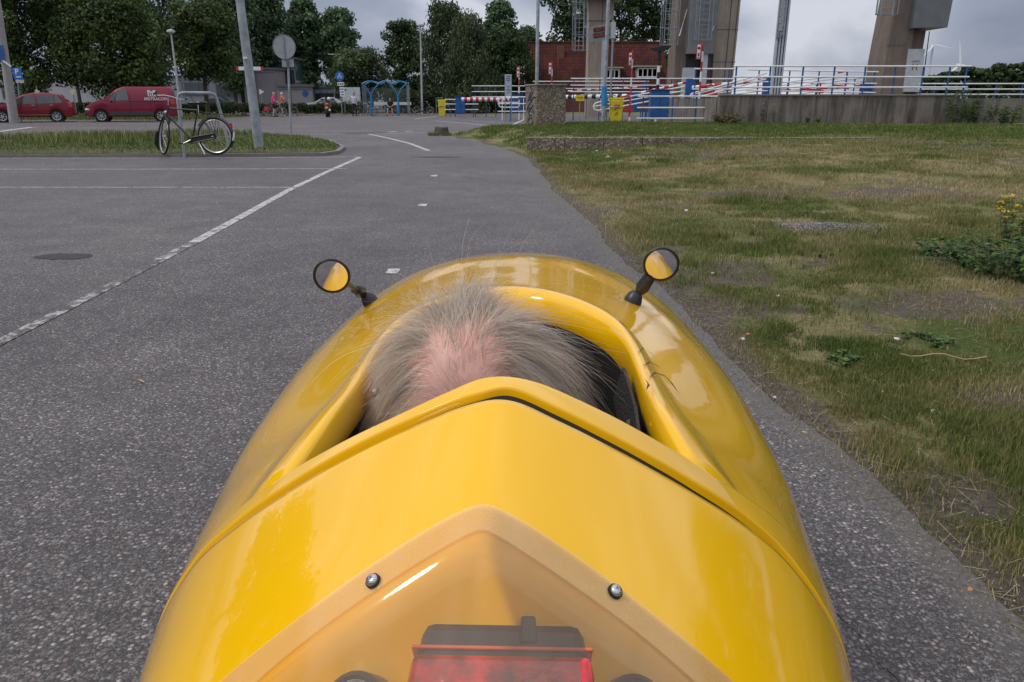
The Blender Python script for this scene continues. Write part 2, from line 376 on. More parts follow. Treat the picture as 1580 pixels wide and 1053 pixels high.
# how bare the soil is: the trodden verge along the path and a few worn patches
BARE = [(1265, 352, 0.75), (1390, 300, 1.2), (1160, 300, 0.8), (1440, 470, 0.6), (1560, 620, 0.35), (1120, 470, 0.55), (1500, 760, 0.3), (1330, 215, 2.0), (1090, 216, 1.6), (1060, 430, 0.5), (1260, 700, 0.35)]
BP = [(on_terr(u, v), r) for u, v, r in BARE]
def bare(x, y):
    d = x - edge_x(y)
    b = (1 - sm(d, 0.0, 0.5)) * 0.85
    b = np.maximum(b, .62 * sm(fnoise(x, y, .55, 21) + .35 * (vnoise(x, y, 2.6, 23) - .5), .56, .72) * (1 - .8 * sm(y, 16, 24)))
    for p, r in BP:
        e = np.exp(-(((x - p.x) / (r * 1.5)) ** 2 + ((y - p.y) / r) ** 2) * 1.3); b = np.maximum(b, e * 0.8)
    return b
a = terrain.data.attributes.new('bare', 'FLOAT', 'POINT'); a.data.foreach_set('value', bare(XX, YY).ravel().astype(np.float32))
tag(terrain, kind='structure')

def sheet(name, poly, z, m, kind='structure'):
    me = bpy.data.meshes.new(name); bm = bmesh.new()
    f = bm.faces.new([bm.verts.new((p[0], p[1], z)) for p in poly]); bmesh.ops.triangulate(bm, faces=[f]); bm.normal_update()
    for f in bm.faces:
        if f.normal.z < 0: f.normal_flip()
    bm.to_mesh(me); bm.free(); o = link(name, me, m); return tag(o, kind=kind)
# crumbled path edge
ep = []
for y in np.concatenate([np.linspace(-12, 0, 5), np.linspace(0.4, 12, 240), np.linspace(12.2, 28.6, 90)]):
    k = 0.045 * min(1, y / 2 + .3)
    ep.append((float(edge_x(y) + (vnoise(y, 0, 1.2, 1) - .5) * 2.4 * k + (vnoise(y, 0, 9, 2) - .5) * .7 * k + (vnoise(y, 0, 30, 3) - .5) * .5 * k), float(y)))
poly = ep + [(-2.0, 30.5), (0.6, 34.5), (4.6, 37.2), (30, 37.2), (30, 72), (-7.0, 66), (-20, 60), (-20.5, 49.5), (-60, 49.5), (-60, -12)]
sheet('road', poly, 0.004, M_ASPH)
ys_ = np.concatenate([np.linspace(.3, 6, 240), np.linspace(6.05, 28, 300)]); ts_ = np.linspace(0, 1, 12)
Wd = (.40 + .03 * ys_)[:, None]; ex_ = np.array([np.interp(y, [p[1] for p in ep], [p[0] for p in ep]) for y in ys_])[:, None]
SX = ex_ + .015 - Wd * (1 - ts_[None]); SY = np.repeat(ys_[:, None], 12, 1); ii = np.arange(SX.size).reshape(SX.shape)
dust = np_mesh('dusty_road_edge', np.stack([SX, SY, np.full_like(SX, .0058)], -1).reshape(-1, 3), np.stack([ii[:-1, :-1], ii[:-1, 1:], ii[1:, 1:], ii[1:, :-1]], -1).reshape(-1, 4), M_DUST, nside=4)
a = dust.data.attributes.new('bare', 'FLOAT', 'POINT'); a.data.foreach_set('value', (np.repeat(ts_[None] ** 1.6, len(ys_), 0) * 1.25 - .25).ravel().astype(np.float32)); tag(dust, kind='structure')
def line_px(name, px, w, z=0.008, m=M_LINE, closed=False, lab=None):
    pts = [G(u, v) if len(px) else None for u, v in px]
    # densify so curves run smoothly
    mb = MB(); L = []; N = len(pts)
    for i, p in enumerate(pts):
        t = (pts[min(i + 1, N - 1)] - pts[max(i - 1, 0)]); t.z = 0; t.normalize(); nrm = Vector((-t.y, t.x, 0))
        L.append((p + nrm * w / 2, p - nrm * w / 2))
    vs = []
    for a_, b_ in L: vs += [(a_.x, a_.y, z), (b_.x, b_.y, z)]
    mb.add(vs, [(2 * i, 2 * i + 1, 2 * i + 3, 2 * i + 2) for i in range(N - 1)])
    o = mb.build(name, m); return tag(o, kind='structure')
line_px('road_marking', [(556, 243), (505, 266), (450, 292), (375, 334), (300, 375)], 0.105)
line_px('road_marking', [(300, 375), (240, 406)], 0.10, m=M_LINE2)
line_px('road_marking', [(240, 406), (180, 438)], 0.10, m=M_LINE3)
line_px('road_marking', [(180, 438), (100, 479), (0, 530), (-60, 560)], 0.085, m=M_LINE2)
line_px('road_marking', [(-120, 262), (200, 262), (536, 261)], 0.075)
line_px('road_marking', [(-120, 290), (200, 290), (458, 290)], 0.06)
line_px('road_marking', [(-120, 245), (200, 244.5), (556, 243)], 0.085)
line_px('road_marking', [(64, 254), (118, 248)], 0.10, m=M_LINE3)
line_px('road_marking', [(567, 207), (600, 214), (632, 222), (661, 233)], 0.13)
line_px('road_marking', [(664.5, 272), (674.5, 272)], 0.28)
line_px('road_marking', [(644.5, 317.5), (658.5, 317.5)], 0.22)
line_px('road_marking', [(597, 420), (616, 420)], 0.17)
line_px('road_marking', [(480, 208.5), (600, 206.5), (700, 204.5), (740, 204)], 0.13)
line_px('road_marking', [(600, 204), (612, 204)], 0.5); line_px('road_marking', [(625, 203), (636, 203)], 0.5)
line_px('road_marking', [(671, 187), (720, 191), (783, 197)], 0.17, 0.0085)
line_px('road_marking', [(783, 197), (808, 185)], 0.17)
line_px('road_marking', [(640, 184), (680, 179)], 0.16); line_px('road_marking', [(585, 178.5), (640, 182)], 0.16)
line_px('road_marking', [(-20, 206), (25, 200), (52, 196.5)], 0.3); line_px('road_marking', [(60, 187), (130, 186)], 0.2)
line_px('road_marking', [(690, 182), (760, 183)], 0.13)
# darker repaired patches and a drain stain
for (u, v, rx, ry) in [(100, 397, .24, .13), (675, 243, .6, .18), (560, 206, .9, .5)]:
    c = G(u, v); k = 22
    sheet('road_patch', [(c.x + rx * math.cos(2 * math.pi * i / k) * random.uniform(.85, 1.1), c.y + ry * math.sin(2 * math.pi * i / k) * random.uniform(.8, 1.1)) for i in range(k)], 0.0075,
          mat('tar_patch', (0.035, 0.034, 0.035), 0.7, bump=0.5, bscale=200))

# grass island with a kerb between the parking and the road
isl = [G(u, v) for u, v in [(-300, 243), (0, 244), (300, 243.5), (500, 241.5), (524, 238), (533, 231), (515, 221), (475, 214), (420, 210), (300, 209.5), (100, 213), (0, 217), (-300, 218)]]
isl = [(p.x, p.y) for p in isl]
mb = MB(); mb.prism(isl, -0.05, 0.08)
tag(mb.build('kerb_stone', mat('kerb_concrete', (0.2, 0.19, 0.175), 0.9, bump=0.4)), kind='structure')
cx = sum(p[0] for p in isl) / len(isl); cy = sum(p[1] for p in isl) / len(isl)
isl2 = [(p[0] + (0.14 if p[0] < cx else -0.14), p[1] + (0.12 if p[1] < cy else -0.12)) for p in isl]
mb = MB(); n_ = len(isl2)
o = sheet('grass_island', isl2, 0.09, mat('turf', (0.085, 0.10, 0.035), 0.95, col2=(0.04, 0.055, 0.015), scale=8, bump=0.8, bscale=40))

# ---- grass blades
PAL = np.array([[0.05, 0.095, 0.02], [0.08, 0.135, 0.028], [0.14, 0.175, 0.045], [0.26, 0.235, 0.095], [0.36, 0.30, 0.16], [0.47, 0.40, 0.24]])
def blades(name, x, y, z, h, dry, width, label, cat='grass', lean=0.6):
    n = len(x); ang = rng.uniform(0, 2 * np.pi, n); la = rng.uniform(0, 2 * np.pi, n); ln = rng.uniform(0.15, lean, n) * h
    dx, dy = np.cos(ang) * width / 2, np.sin(ang) * width / 2; lx, ly = np.cos(la) * ln, np.sin(la) * ln
    V = np.zeros((n, 5, 3)); 
    V[:, 0] = np.stack([x - dx, y - dy, z - .01], -1); V[:, 1] = np.stack([x + dx, y + dy, z - .01], -1)
    V[:, 2] = np.stack([x + dx * .7 + lx * .35, y + dy * .7 + ly * .35, z + h * .6], -1)
    V[:, 3] = np.stack([x - dx * .7 + lx * .35, y - dy * .7 + ly * .35, z + h * .6], -1)
    V[:, 4] = np.stack([x + lx, y + ly, z + h], -1)
    k = np.arange(n)[:, None] * 5
    T = np.concatenate([k + np.array([[0, 1, 2]]), k + np.array([[0, 2, 3]]), k + np.array([[3, 2, 4]])])
    d = np.clip(dry + rng.normal(0, 0.16, n), 0, 0.999) * (len(PAL) - 1); i = d.astype(int); f = (d - i)[:, None]
    c = PAL[i] * (1 - f) + PAL[np.minimum(i + 1, 5)] * f
    c = c * rng.uniform(0.7, 1.25, (n, 1))
    o = np_mesh(name, V.reshape(-1, 3), T, M_BLADE, col=np.repeat(c, 5, 0))
    return tag(o, label, cat, kind='stuff')
def scatter_lawn(N):
    # more blades where they show larger
    r = 1.6 * (34 / 1.6) ** rng.uniform(0, 1, N * 3); th = rng.uniform(R(-6), R(50), N * 3)
    x = r * np.sin(th); y = r * np.cos(th)
    d = x - edge_x(y); xl = np.interp(y, [0, 20, 24, 29, 33, 36], [0.2, 0.3, -0.9, -2.5, 1.5, 4.8])
    d = np.where(y > 19, x - np.maximum(edge_x(np.minimum(y, 28.9)), xl), d)
    ok = (d > -0.05) & (y < 35.4) & (y > 0.7) & ~((x > 8.9) & (y > 31.9)) & ~((np.abs(y - 20.0) < 0.17) & (x > 0.3) & (x < 9.8))
    b = bare(x, y); clump = fnoise(x, y, 3.2, 4); patch = fnoise(x, y, 0.7, 12)
    dens = np.clip(1.15 - b * 1.15, 0, 1) * np.clip((clump - 0.28) * 3.0, 0.06, 1)
    dens = np.maximum(dens * sm(d, -0.08, 0.3), 0.03)
    ok &= rng.uniform(0, 1, N * 3) < dens
    x, y, d, clump, patch, b = [q_[ok][:N] for q_ in (x, y, d, clump, patch, b)]
    dist = np.hypot(x, y)
    h = (0.010 + 0.024 * clump + 0.012 * patch) * (1 + 0.035 * dist) * rng.uniform(0.5, 1.4, len(x))
    h = h * (.7 + .9 * (vnoise(x, y, 1.1, 35) ** 2)) + 0.03 * (vnoise(x, y, 1.7, 33) > 0.78)
    far = sm(y, 14, 22)
    dry = 0.20 + 0.75 * np.clip(1.25 * (0.62 - patch) + 0.25, 0, 1) * (1 - 0.72 * far) + 0.25 * b
    band = np.exp(-((y - 11.5) / 3.5) ** 2) * 0.25; dry = dry + band * (vnoise(x, y, 0.6, 44) > .35)
    wdt = 0.0013 + 0.00062 * dist
    blades('lawn_grass', x, y, terr(x, y), h, np.clip(dry, 0.02, 1), wdt, 'short patchy grass, partly dry, covering the bank right of the path')
scatter_lawn(420000)
# island grass, taller towards the back
N = 22000
def in_poly(x, y, P):
    c = np.zeros(len(x), bool); j = len(P) - 1
    for i in range(len(P)):
        xi, yi = P[i]; xj, yj = P[j]
        c ^= ((yi > y) != (yj > y)) & (x < (xj - xi) * (y - yi) / (yj - yi + 1e-9) + xi); j = i
    return c
px = rng.uniform(-24, -4, N * 2); py = rng.uniform(16.6, 29, N * 2); k_ = in_poly(px, py, isl2); px, py = px[k_], py[k_]
tall = sm(py, 19, 25) * (px < -9) * (vnoise(px, py, 1.1, 3) > 0.3)
hh = (0.03 + 0.05 * fnoise(px, py, 1.2, 6) + tall * 0.12) * rng.uniform(0.5, 1.4, len(px))
blades('island_grass', px, py, np.full(len(px), 0.09), hh, 0.22 + 0.35 * np.clip(fnoise(px, py, .8, 2) * 1.6 - .55, 0, 1) + 0.25 * (py < 18.4), 0.02, 'rough green and straw coloured grass on the kerbed island by the parked bicycle')
# tall straw stems on the island
N = 240; px = rng.uniform(-14.5, -8.3, N); py = rng.uniform(20.5, 24.5, N)
blades('straw_stems', px, py, np.full(N, .09), rng.uniform(.2, .7, N), np.full(N, .85), 0.010, 'thin tall straw stems rising from the island grass in front of the van', lean=0.25)
# grit and small stones along the crumbling path edge
N = 5200; gy_ = 1.0 + 9 * rng.uniform(0, 1, N) ** 1.6; gx_ = edge_x(gy_) + rng.normal(0, .16, N) - .03; rr_ = rng.uniform(.0012, .0042, N) * (1 + .06 * gy_)
oc = np.array([[1, 0, 0], [0, 1, 0], [-1, 0, 0], [0, -1, 0], [0, 0, .8], [0, 0, -.4]]); tf_ = np.array([[0, 1, 4], [1, 2, 4], [2, 3, 4], [3, 0, 4], [1, 0, 5], [2, 1, 5], [3, 2, 5], [0, 3, 5]])
V_ = oc[None] * rr_[:, None, None] * rng.uniform(.6, 1.3, (N, 6, 1)); z_ = np.maximum(terr(gx_, gy_), .006); V_ = V_ + np.stack([gx_, gy_, z_], -1)[:, None]
gc_ = np.repeat(rng.uniform(.06, .42, (N, 1)) * np.array([[1, .95, .88]]), 6, 0)
tag(np_mesh('grit', V_.reshape(-1, 3), (tf_[None] + np.arange(N)[:, None, None] * 6).reshape(-1, 3), attr_mat('grit_stone', .9, spec=.2), col=gc_), 'loose grit and small stones along the edge of the path', 'gravel', kind='stuff')
pc_ = on_terr(1272, 352); N = 6000; gx_ = pc_.x + rng.normal(0, .42, N); gy_ = pc_.y - .15 * (gx_ - pc_.x) + rng.normal(0, .13, N); rr_ = rng.uniform(.003, .012, N)
V_ = oc[None] * rr_[:, None, None] * rng.uniform(.6, 1.3, (N, 6, 1)) + np.stack([gx_, gy_, terr(gx_, gy_) + .05 * np.exp(-((gx_ - pc_.x) / .5) ** 2 - ((gy_ - pc_.y + .15 * (gx_ - pc_.x)) / .16) ** 2) * rng.uniform(.3, 1, N)], -1)[:, None]
gc_ = np.repeat(rng.uniform(.14, .40, (N, 1)) * np.array([[1, .93, .87]]), 6, 0)
tag(np_mesh('gravel_heap', V_.reshape(-1, 3), (tf_[None] + np.arange(N)[:, None, None] * 6).reshape(-1, 3), MATS['grit_stone'], col=gc_), 'low spread heap of pale grey gravel in the lawn', 'gravel', kind='stuff')
# dead stalks and bits of straw lying in the grass
N = 3000; r_ = 1.5 * (12 / 1.5) ** rng.uniform(0, 1, N); th_ = rng.uniform(R(8), R(42), N); lx_ = r_ * np.sin(th_); ly_ = r_ * np.cos(th_); k_ = lx_ > edge_x(ly_) - .05; lx_, ly_ = lx_[k_], ly_[k_]; n_ = len(lx_)
an = rng.uniform(0, 6.28, n_); ll = rng.uniform(.012, .05, n_) * (1 + .05 * ly_); wd_ = rng.uniform(.0005, .0012, n_) * (1 + .12 * ly_); tz = terr(lx_, ly_) + rng.uniform(.004, .02, n_)
dx_, dy_ = np.cos(an) * ll, np.sin(an) * ll; qx, qy = -np.sin(an) * wd_, np.cos(an) * wd_; dz_ = rng.normal(0, .006, n_)
V_ = np.stack([np.stack([lx_ - dx_ - qx, ly_ - dy_ - qy, tz - dz_], -1), np.stack([lx_ - dx_ + qx, ly_ - dy_ + qy, tz - dz_], -1), np.stack([lx_ + dx_ + qx, ly_ + dy_ + qy, tz + dz_], -1), np.stack([lx_ + dx_ - qx, ly_ + dy_ - qy, tz + dz_], -1)], 1)
tag(np_mesh('dead_straw', V_.reshape(-1, 3), np.arange(n_ * 4).reshape(n_, 4), M_BLADE, col=np.repeat(rng.uniform(.16, .48, (n_, 1)) * np.array([[1, .84, .55]]), 4, 0), nside=4), 'short dead straws lying flat in the lawn', 'straw', kind='stuff')
# far verges behind the road
N = 26000; px = rng.uniform(-45, -6, N); py = rng.uniform(49.7, 62, N)
k_ = (px < -20.5) | (py > 60.5 + (px + 20) * .4); px, py = px[k_], py[k_]
blades('verge_grass', px, py, terr(px, py), rng.uniform(.06, .22, len(px)), rng.uniform(.15, .45, len(px)), 0.05, 'green verge grass behind the parked cars and the far road')
def clump_plant(name, base, n, hgt, spread, cols, leaf, label, cat, flowers=None, stalk=True, group=None):
    """leafy weed: stems with leaves, optional flower heads"""
    root = empty(name, base, 0, label, cat, group)
    sm_ = MB(); V = []; T = []; C_ = []; fl = MB()
    for i in range(n):
        a_ = random.uniform(0, 6.28); r_ = spread * math.sqrt(random.random()); hh_ = hgt * random.uniform(.5, 1.05)
        p0 = Vector((r_ * .5 * math.cos(a_), r_ * .5 * math.sin(a_), -0.02)); p1 = Vector((r_ * math.cos(a_), r_ * math.sin(a_), hh_)); pm = (p0 + p1) / 2 + Vector((random.uniform(-.03, .03), random.uniform(-.03, .03), .04 * hgt))
        sm_.tube([p0, pm, p1], [.004, .003, .0015], 4)
        for k in range(random.randint(9, 15)):
            t = random.uniform(.12, .97); c = (p0.lerp(pm, t * 2) if t < .5 else pm.lerp(p1, t * 2 - 1))
            L = leaf * random.uniform(.5, 1.2); az = random.uniform(0, 6.28); d = Vector((math.cos(az), math.sin(az), random.uniform(-.25, .5))).normalized(); sd_ = d.cross(Vector((0, 0, 1))).normalized() * L * .36
            b0 = len(V); V += [c, c + d * L * .3 + sd_, c + d * L * .7 + sd_ * .8, c + d * L + Vector((0, 0, -.25 * L)), c + d * L * .7 - sd_ * .8, c + d * L * .3 - sd_]
            T += [(b0, b0 + 1, b0 + 2), (b0, b0 + 2, b0 + 3), (b0, b0 + 3, b0 + 4), (b0, b0 + 4, b0 + 5)]
            cc = np.array(random.choice(cols)) * random.uniform(.7, 1.25); C_ += [cc] * 6
        if flowers and random.random() < flowers[1]:
            for k in range(flowers[2]):
                o_ = Vector((random.uniform(-1, 1), random.uniform(-1, 1), random.uniform(-.3, .3))) * flowers[3]
                fl.lathe([(0.0, -.004), (.009, 0), (.0085, .004), (0, .006)], p1 + o_, (random.uniform(-.4, .4), random.uniform(-.4, .4), 1), 7)
    sm_.build('stem', mat('weed_stem', (0.09, 0.11, 0.04), .7), root)
    np_mesh('foliage', np.array([tuple(v) for v in V]), np.array(T), M_LEAF, root, np.array(C_))['kind'] = 'stuff'
    if fl.v: fl.build('blossom', flowers[0], root)['kind'] = 'stuff'
    return root
GREENS = [(0.045, 0.10, 0.02), (0.075, 0.145, 0.028), (0.12, 0.20, 0.04), (0.06, 0.11, 0.04)]
M_FLY = mat('yellow_petals', (0.75, 0.5, 0.03), .6)
b = on_terr(1560, 425)
clump_plant('bramble_bush', b, 60, .30, .52, GREENS, .065, 'low dark green bramble bush at the right edge of the lawn', 'bush')
clump_plant('bramble_bush', on_terr(1500, 400), 30, .15, .5, GREENS, .055, 'flat leafy bramble patch spreading left of the yellow-topped weed', 'bush')
clump_plant('ragwort', on_terr(1562, 378) , 15, .42, .16, GREENS, .05, 'ragwort with orange yellow flower heads rising behind the bramble bush', 'weed', (M_FLY, .9, 9, .03))
for (u, v, l) in [(1250, 332, 'dark green dock clump beside the grey soil hump'), (1262, 395, 'flat dark weed rosette in the middle of the lawn'), (1436, 528, 'leafy weed beside the white paper scrap'), (1310, 560, 'small pale green tuft near the path edge of the lawn')]:
    clump_plant('weed_clump', on_terr(u, v), 11, .045, .13, GREENS, .036, l, 'weed')
# ================================================================== VELOMOBILE
VX, VYAW = -0.036, 0.0270
velo = empty('velomobile', (VX, 0, 0), -math.atan(VYAW), 'glossy yellow velomobile with open cockpit, round mirrors and ridged tail, standing on the asphalt', 'velomobile')
def to_loc(P):
    c, s_ = math.cos(math.atan(VYAW)), math.sin(math.atan(VYAW)); x, y = P[0] - VX, P[1]
    return Vector((x * c - y * s_, x * s_ + y * c, P[2]))
YK = [-.50, -.2, 0, .2, .4, .5, .65, .75, 1.0, 1.2, 1.35, 1.7, 2.0, 2.3, 2.5, 2.6]
TK = [.57, .64, .71, .80, .895, .945, 1.0, 1.0, .965, .94, .928, .908, .858, .75, .65, .56]
AY = [-.50, -.2, 0, .2, .4, .6, .8, 1.0, 1.2, 1.4, 1.6, 1.8, 2.0, 2.2, 2.4, 2.52, 2.58, 2.6]
AK = [.01, .14, .21, .27, .322, .362, .408, .440, .455, .458, .452, .425, .372, .30, .20, .115, .05, .004]
def smooth_tab(xs, ys):
    g = np.linspace(xs[0], xs[-1], 1200); v = np.interp(g, xs, ys); k = np.hanning(61); k /= k.sum()
    pv = np.concatenate([2 * v[0] - v[30:0:-1], v, 2 * v[-1] - v[-2:-32:-1]]); return g, np.convolve(pv, k, 'valid')
TG, TV = smooth_tab(YK, TK); AG, AV = smooth_tab(AY, AK)
CB = 0.55
def bT(y): return np.interp(y, TG, TV)
def bA(y): return np.maximum(np.interp(y, AG, AV), 0.003)
def bZ(x, y):
    x = np.asarray(x, float); y = np.asarray(y, float)
    k = sm(y, .80, 1.35); n = 1.16 + k * 1.15; e = .04 * (1 - k)
    s_ = np.sqrt((np.abs(x) / bA(y)) ** 2 + e ** 2) - e
    return CB + (bT(y) - CB) * np.clip(1 - np.clip(s_, 0, 1) ** n, 0, 1) ** .444
def bhit(u, v):
    """where the line of sight through pixel (u, v) meets the body, in the vehicle's own frame"""
    o = to_loc((0, 0, H)); d = to_loc(W(u, v, 1.0)) - o; ts = np.linspace(.25, 3, 9000)
    x, y, z = o.x + d.x * ts, o.y + d.y * ts, o.z + d.z * ts
    m = (z <= bZ(x, y)) & (np.abs(x) < bA(y)); i = int(np.argmax(m)); return Vector((x[i], y[i], float(bZ(x[i], y[i]))))
def s_of(p): return p.x / float(bA(p.y))
def curve_s(px):
    """y as a function of the signed section parameter"""
    P = sorted(((s_of(bhit(*q)), bhit(*q).y) for q in px)); a_ = np.array([p[0] for p in P]); b_ = np.array([p[1] for p in P])
    return lambda s_: np.interp(s_, a_, b_)
ye_raw = curve_s([(770, 588), (740, 592), (700, 609), (640, 636), (600, 655), (545, 681), (500, 705), (400, 768), (345, 815), (830, 597), (795, 589), (900, 628), (1000, 680), (1055, 712), (1120, 755), (1190, 803), (1225, 838)])
yg_raw = curve_s([(770, 617), (740, 622), (650, 655), (540, 706), (440, 765), (360, 822), (318, 857), (850, 646), (800, 622), (925, 683), (1000, 723), (1075, 767), (1150, 815), (1200, 856), (1240, 905)])
S_G = np.linspace(-1, 1, 401)
def smoothf(f, w_=17):
    v = f(S_G); k = np.hanning(w_); k /= k.sum(); pv = np.concatenate([np.full(w_ // 2, v[0]), v, np.full(w_ // 2, v[-1])]); v2 = np.convolve(pv, k, 'valid'); return lambda s_: np.interp(s_, S_G, v2)
ye = smoothf(ye_raw, 21); yg0 = smoothf(yg_raw, 21)
yg = lambda s_: np.minimum(yg0(s_), ye(s_) - .012)
def section_mesh(name, f0, f1, rows, cols, off, m, amax=np.pi / 2 + .0, depress=None, lip=False, under=0):
    """loft between the curves y=f0(s) and y=f1(s) over the body surface, pushed out by off"""
    al = np.linspace(-amax, amax, cols); s_ = np.sin(np.clip(al, -np.pi / 2, np.pi / 2))
    t = np.linspace(0, 1, rows)[:, None]; y = f0(s_)[None] * (1 - t) + f1(s_)[None] * t
    S_ = np.repeat(s_[None], rows, 0); x = S_ * bA(y); z = bZ(x, y)
    if depress is not None: z = z - depress(x, y)
    # outward push along the approximate normal
    e = 1e-3; zx = (bZ(x * .999 + e, y) - bZ(x * .999 - e, y)) / (2 * e); zy = (bZ(x * .98, y + e) - bZ(x * .98, y - e)) / (2 * e)
    zx = np.clip(zx, -6, 6); zy = np.clip(zy, -2, 2)
    nn = np.stack([-zx, -zy, np.ones_like(zx)], -1); nn /= np.linalg.norm(nn, axis=-1, keepdims=True)
    P = np.stack([x, y, z], -1) + nn * (off(t, S_)[..., None] if callable(off) else off)
    return al, P
def grid_obj(name, P, m, parent, uv=False, flip=False):
    r_, c_ = P.shape[:2]; nz = np.cross(P[:-1, 1:] - P[:-1, :-1], P[1:, :-1] - P[:-1, :-1])[..., 2].mean(); flip = flip if abs(nz) < 1e-9 or name in ('underbody', 'tail_underbody', 'cockpit_liner') else nz < 0; idx = np.arange(r_ * c_).reshape(r_, c_)
    q = np.stack([idx[:-1, :-1], idx[:-1, 1:], idx[1:, 1:], idx[1:, :-1]], -1).reshape(-1, 4)
    if flip: q = q[:, ::-1]
    return np_mesh(name, P.reshape(-1, 3), q, m, parent, nside=4, smooth=True)
# --- recess for the lamps, behind the clear cover
def abs_curve(px):
    P = sorted((abs(bhit(*q).x), bhit(*q).y) for q in px); a_ = np.array([p[0] for p in P]); b_ = np.array([p[1] for p in P])
    sl_ = (b_[-1] - b_[-4]) / (a_[-1] - a_[-4]); a_ = np.append(a_, a_[-1] + .12); b_ = np.append(b_, b_[-1] + sl_ * .12 * 1.5)
    g = np.linspace(0, .5, 300); cf = np.polyfit(a_, b_, 3); v = np.polyval(cf, np.minimum(g, a_[-1])); k = np.hanning(13); k /= k.sum()
    pv = np.concatenate([v[6:0:-1], v, np.full(6, v[-1])]); v = np.convolve(pv, k, 'valid'); return lambda x: np.interp(np.abs(x), g, v)
yo = abs_curve([(762, 788), (670, 836), (587, 883), (477, 961), (378, 1053), (887, 861), (975, 924), (1052, 982), (1129, 1053)])
yi = abs_curve([(758, 834), (653, 883), (536, 957), (455, 1016), (843, 883), (938, 949), (1033, 1030)])
def depress(x, y):
    return .056 * sm(yi(x) - y, .004, .062) * sm(y, .06, .12)
# rear lid
off_lid = lambda t, S_: .0045 * np.ones_like(S_) * np.minimum(1, t * 230) - .010 * (t < 1e-6)
al, P = section_mesh('x', yg, lambda s_: np.full_like(s_, -.48), 230, 281, off_lid, None, depress=depress)
rear_lid = grid_obj('rear_lid', P, M_YEL, velo)
# fixed fairing strip behind the driver's head, with a rolled front edge
al, P = section_mesh('x', ye, lambda s_: yg(s_) + .0092 + .0055 * sm(s_, -.03, .05) * (1 - sm(s_, .6, .95)), 26, 241, .0045, None)
roll = []
for dy, dz in ((-.018, -.020), (-.010, -.019), (-.002, -.014), (.002, -.007), (.0015, -.002)):
    q_ = P[0].copy(); q_[:, 1] += dy; q_[:, 2] += dz; roll.append(q_)
tailr = []
for dy, dz in ((-.0004, -.003), (-.0002, -.013)):
    q_ = P[-1].copy(); q_[:, 1] += dy; q_[:, 2] += dz; tailr.append(q_)
P = np.concatenate([np.array(roll), P, np.array(tailr)])
grid_obj('headrest_fairing', P, M_YEL, velo)
# black rubber seam under the gap
M_BLK = mat('black_rubber', (0.006, 0.006, 0.006), .7, var=.2); M_DARK = mat('black_interior', (0.012, 0.012, 0.013), .75, var=.3)
al, P = section_mesh('x', lambda s_: yg(s_) + .024, lambda s_: yg(s_) - .012, 6, 241, -.0035, None)
grid_obj('seam_gasket', P, M_BLK, velo)
# lower tail
def lower_ring(bx, by, n=9, cy=1.0):
    L = []
    for j in range(n):
        a_ = j / (n - 1) * math.pi / 2; k = max(math.cos(a_), 0) ** .45 if j < n - 1 else .35
        k = max(k, .35); L.append(np.stack([bx * k, cy + (by - cy) * (1 - .12 * (1 - k)), np.full_like(bx, CB - .41 * math.sin(a_))], -1))
    return np.array(L)
yt = np.linspace(.74, -.48, 90)
bx = np.concatenate([bA(yt), -bA(yt[::-1])]); by = np.concatenate([yt, yt[::-1]])
lr = lower_ring(bx * 1.004 + np.sign(bx) * .002, by); grid_obj('tail_underbody', lr, M_YEL, velo)

# --- hull with cockpit opening
OPX = [(1068, 740), (1050, 710), (1018, 655), (992, 605), (978, 568), (962, 530), (938, 503), (905, 484), (865, 468), (830, 460)]
OP = [bhit(*q) for q in OPX]; OP = [(abs(p.x), p.y) for p in OP]; OP.insert(0, (OP[0][0] + .005, .56)); OP.append((0.0, OP[-1][1] + .012))
def resample(P, n, pw=1.0):
    P = np.array(P, float); d = np.concatenate([[0], np.cumsum(np.hypot(*np.diff(P, axis=0).T))]); t = np.linspace(0, 1, n) ** pw * d[-1]
    return np.stack([np.interp(t, d, P[:, 0]), np.interp(t, d, P[:, 1])], -1)
def chaikin(P, k=2):
    for _ in range(k):
        Q = [P[0]]
        for a_, b_ in zip(P[:-1], P[1:]): Q += [tuple(np.array(a_) * .75 + np.array(b_) * .25), tuple(np.array(a_) * .25 + np.array(b_) * .75)]
        P = Q + [P[-1]]
    return P
NO = 110
oR = resample(chaikin(OP, 3), NO); yb = np.linspace(.56, 2.6, 900); bR = resample(np.stack([bA(yb), yb], -1), NO)
bR[-1, 0] = 0
O_ = np.concatenate([oR, oR[-2::-1] * [-1, 1]]); B_ = np.concatenate([bR, bR[-2::-1] * [-1, 1]])
Lv = B_ - O_; Ln = np.linalg.norm(Lv, axis=1, keepdims=True); U_ = Lv / Ln
zl = bZ(O_[:, 0], O_[:, 1])
front = sm(O_[:, 1], 1.05, 1.22)      # the rim is a higher cowl at the front
rings = []
def ring(off, dz): 
    p = O_ + U_ * off; return np.stack([p[:, 0], p[:, 1], zl * 1.0 + dz], -1)
rings.append(ring(.004, -.042)); rings.append(ring(.001, -.036)); rings.append(ring(-.001, -.026)); rings.append(ring(.001, -.016)); rings.append(ring(.005, -.004)); rings.append(ring(.012, .003))
for off, dz in ((.024, .0095), (.038, .0115), (.052, .009), (.064, .0055), (.074, .0015), (.085, -.001), (.098, -.0015)):
    p = O_ + U_ * off; rings.append(np.stack([p[:, 0], p[:, 1], bZ(p[:, 0], p[:, 1]) + dz], -1))
for j in range(1, 34):
    t = math.sin(j / 33 * math.pi / 2); g0 = .098 / Ln; g = g0 + (1 - g0) * t; p = O_ + Lv * g
    fade = -.0015 * (1 - j / 33) ** 3
    rings.append(np.stack([p[:, 0], p[:, 1], bZ(p[:, 0], p[:, 1]) + fade * (j < 33)], -1))
P = np.array(rings)
P[-1, :, 2] = CB
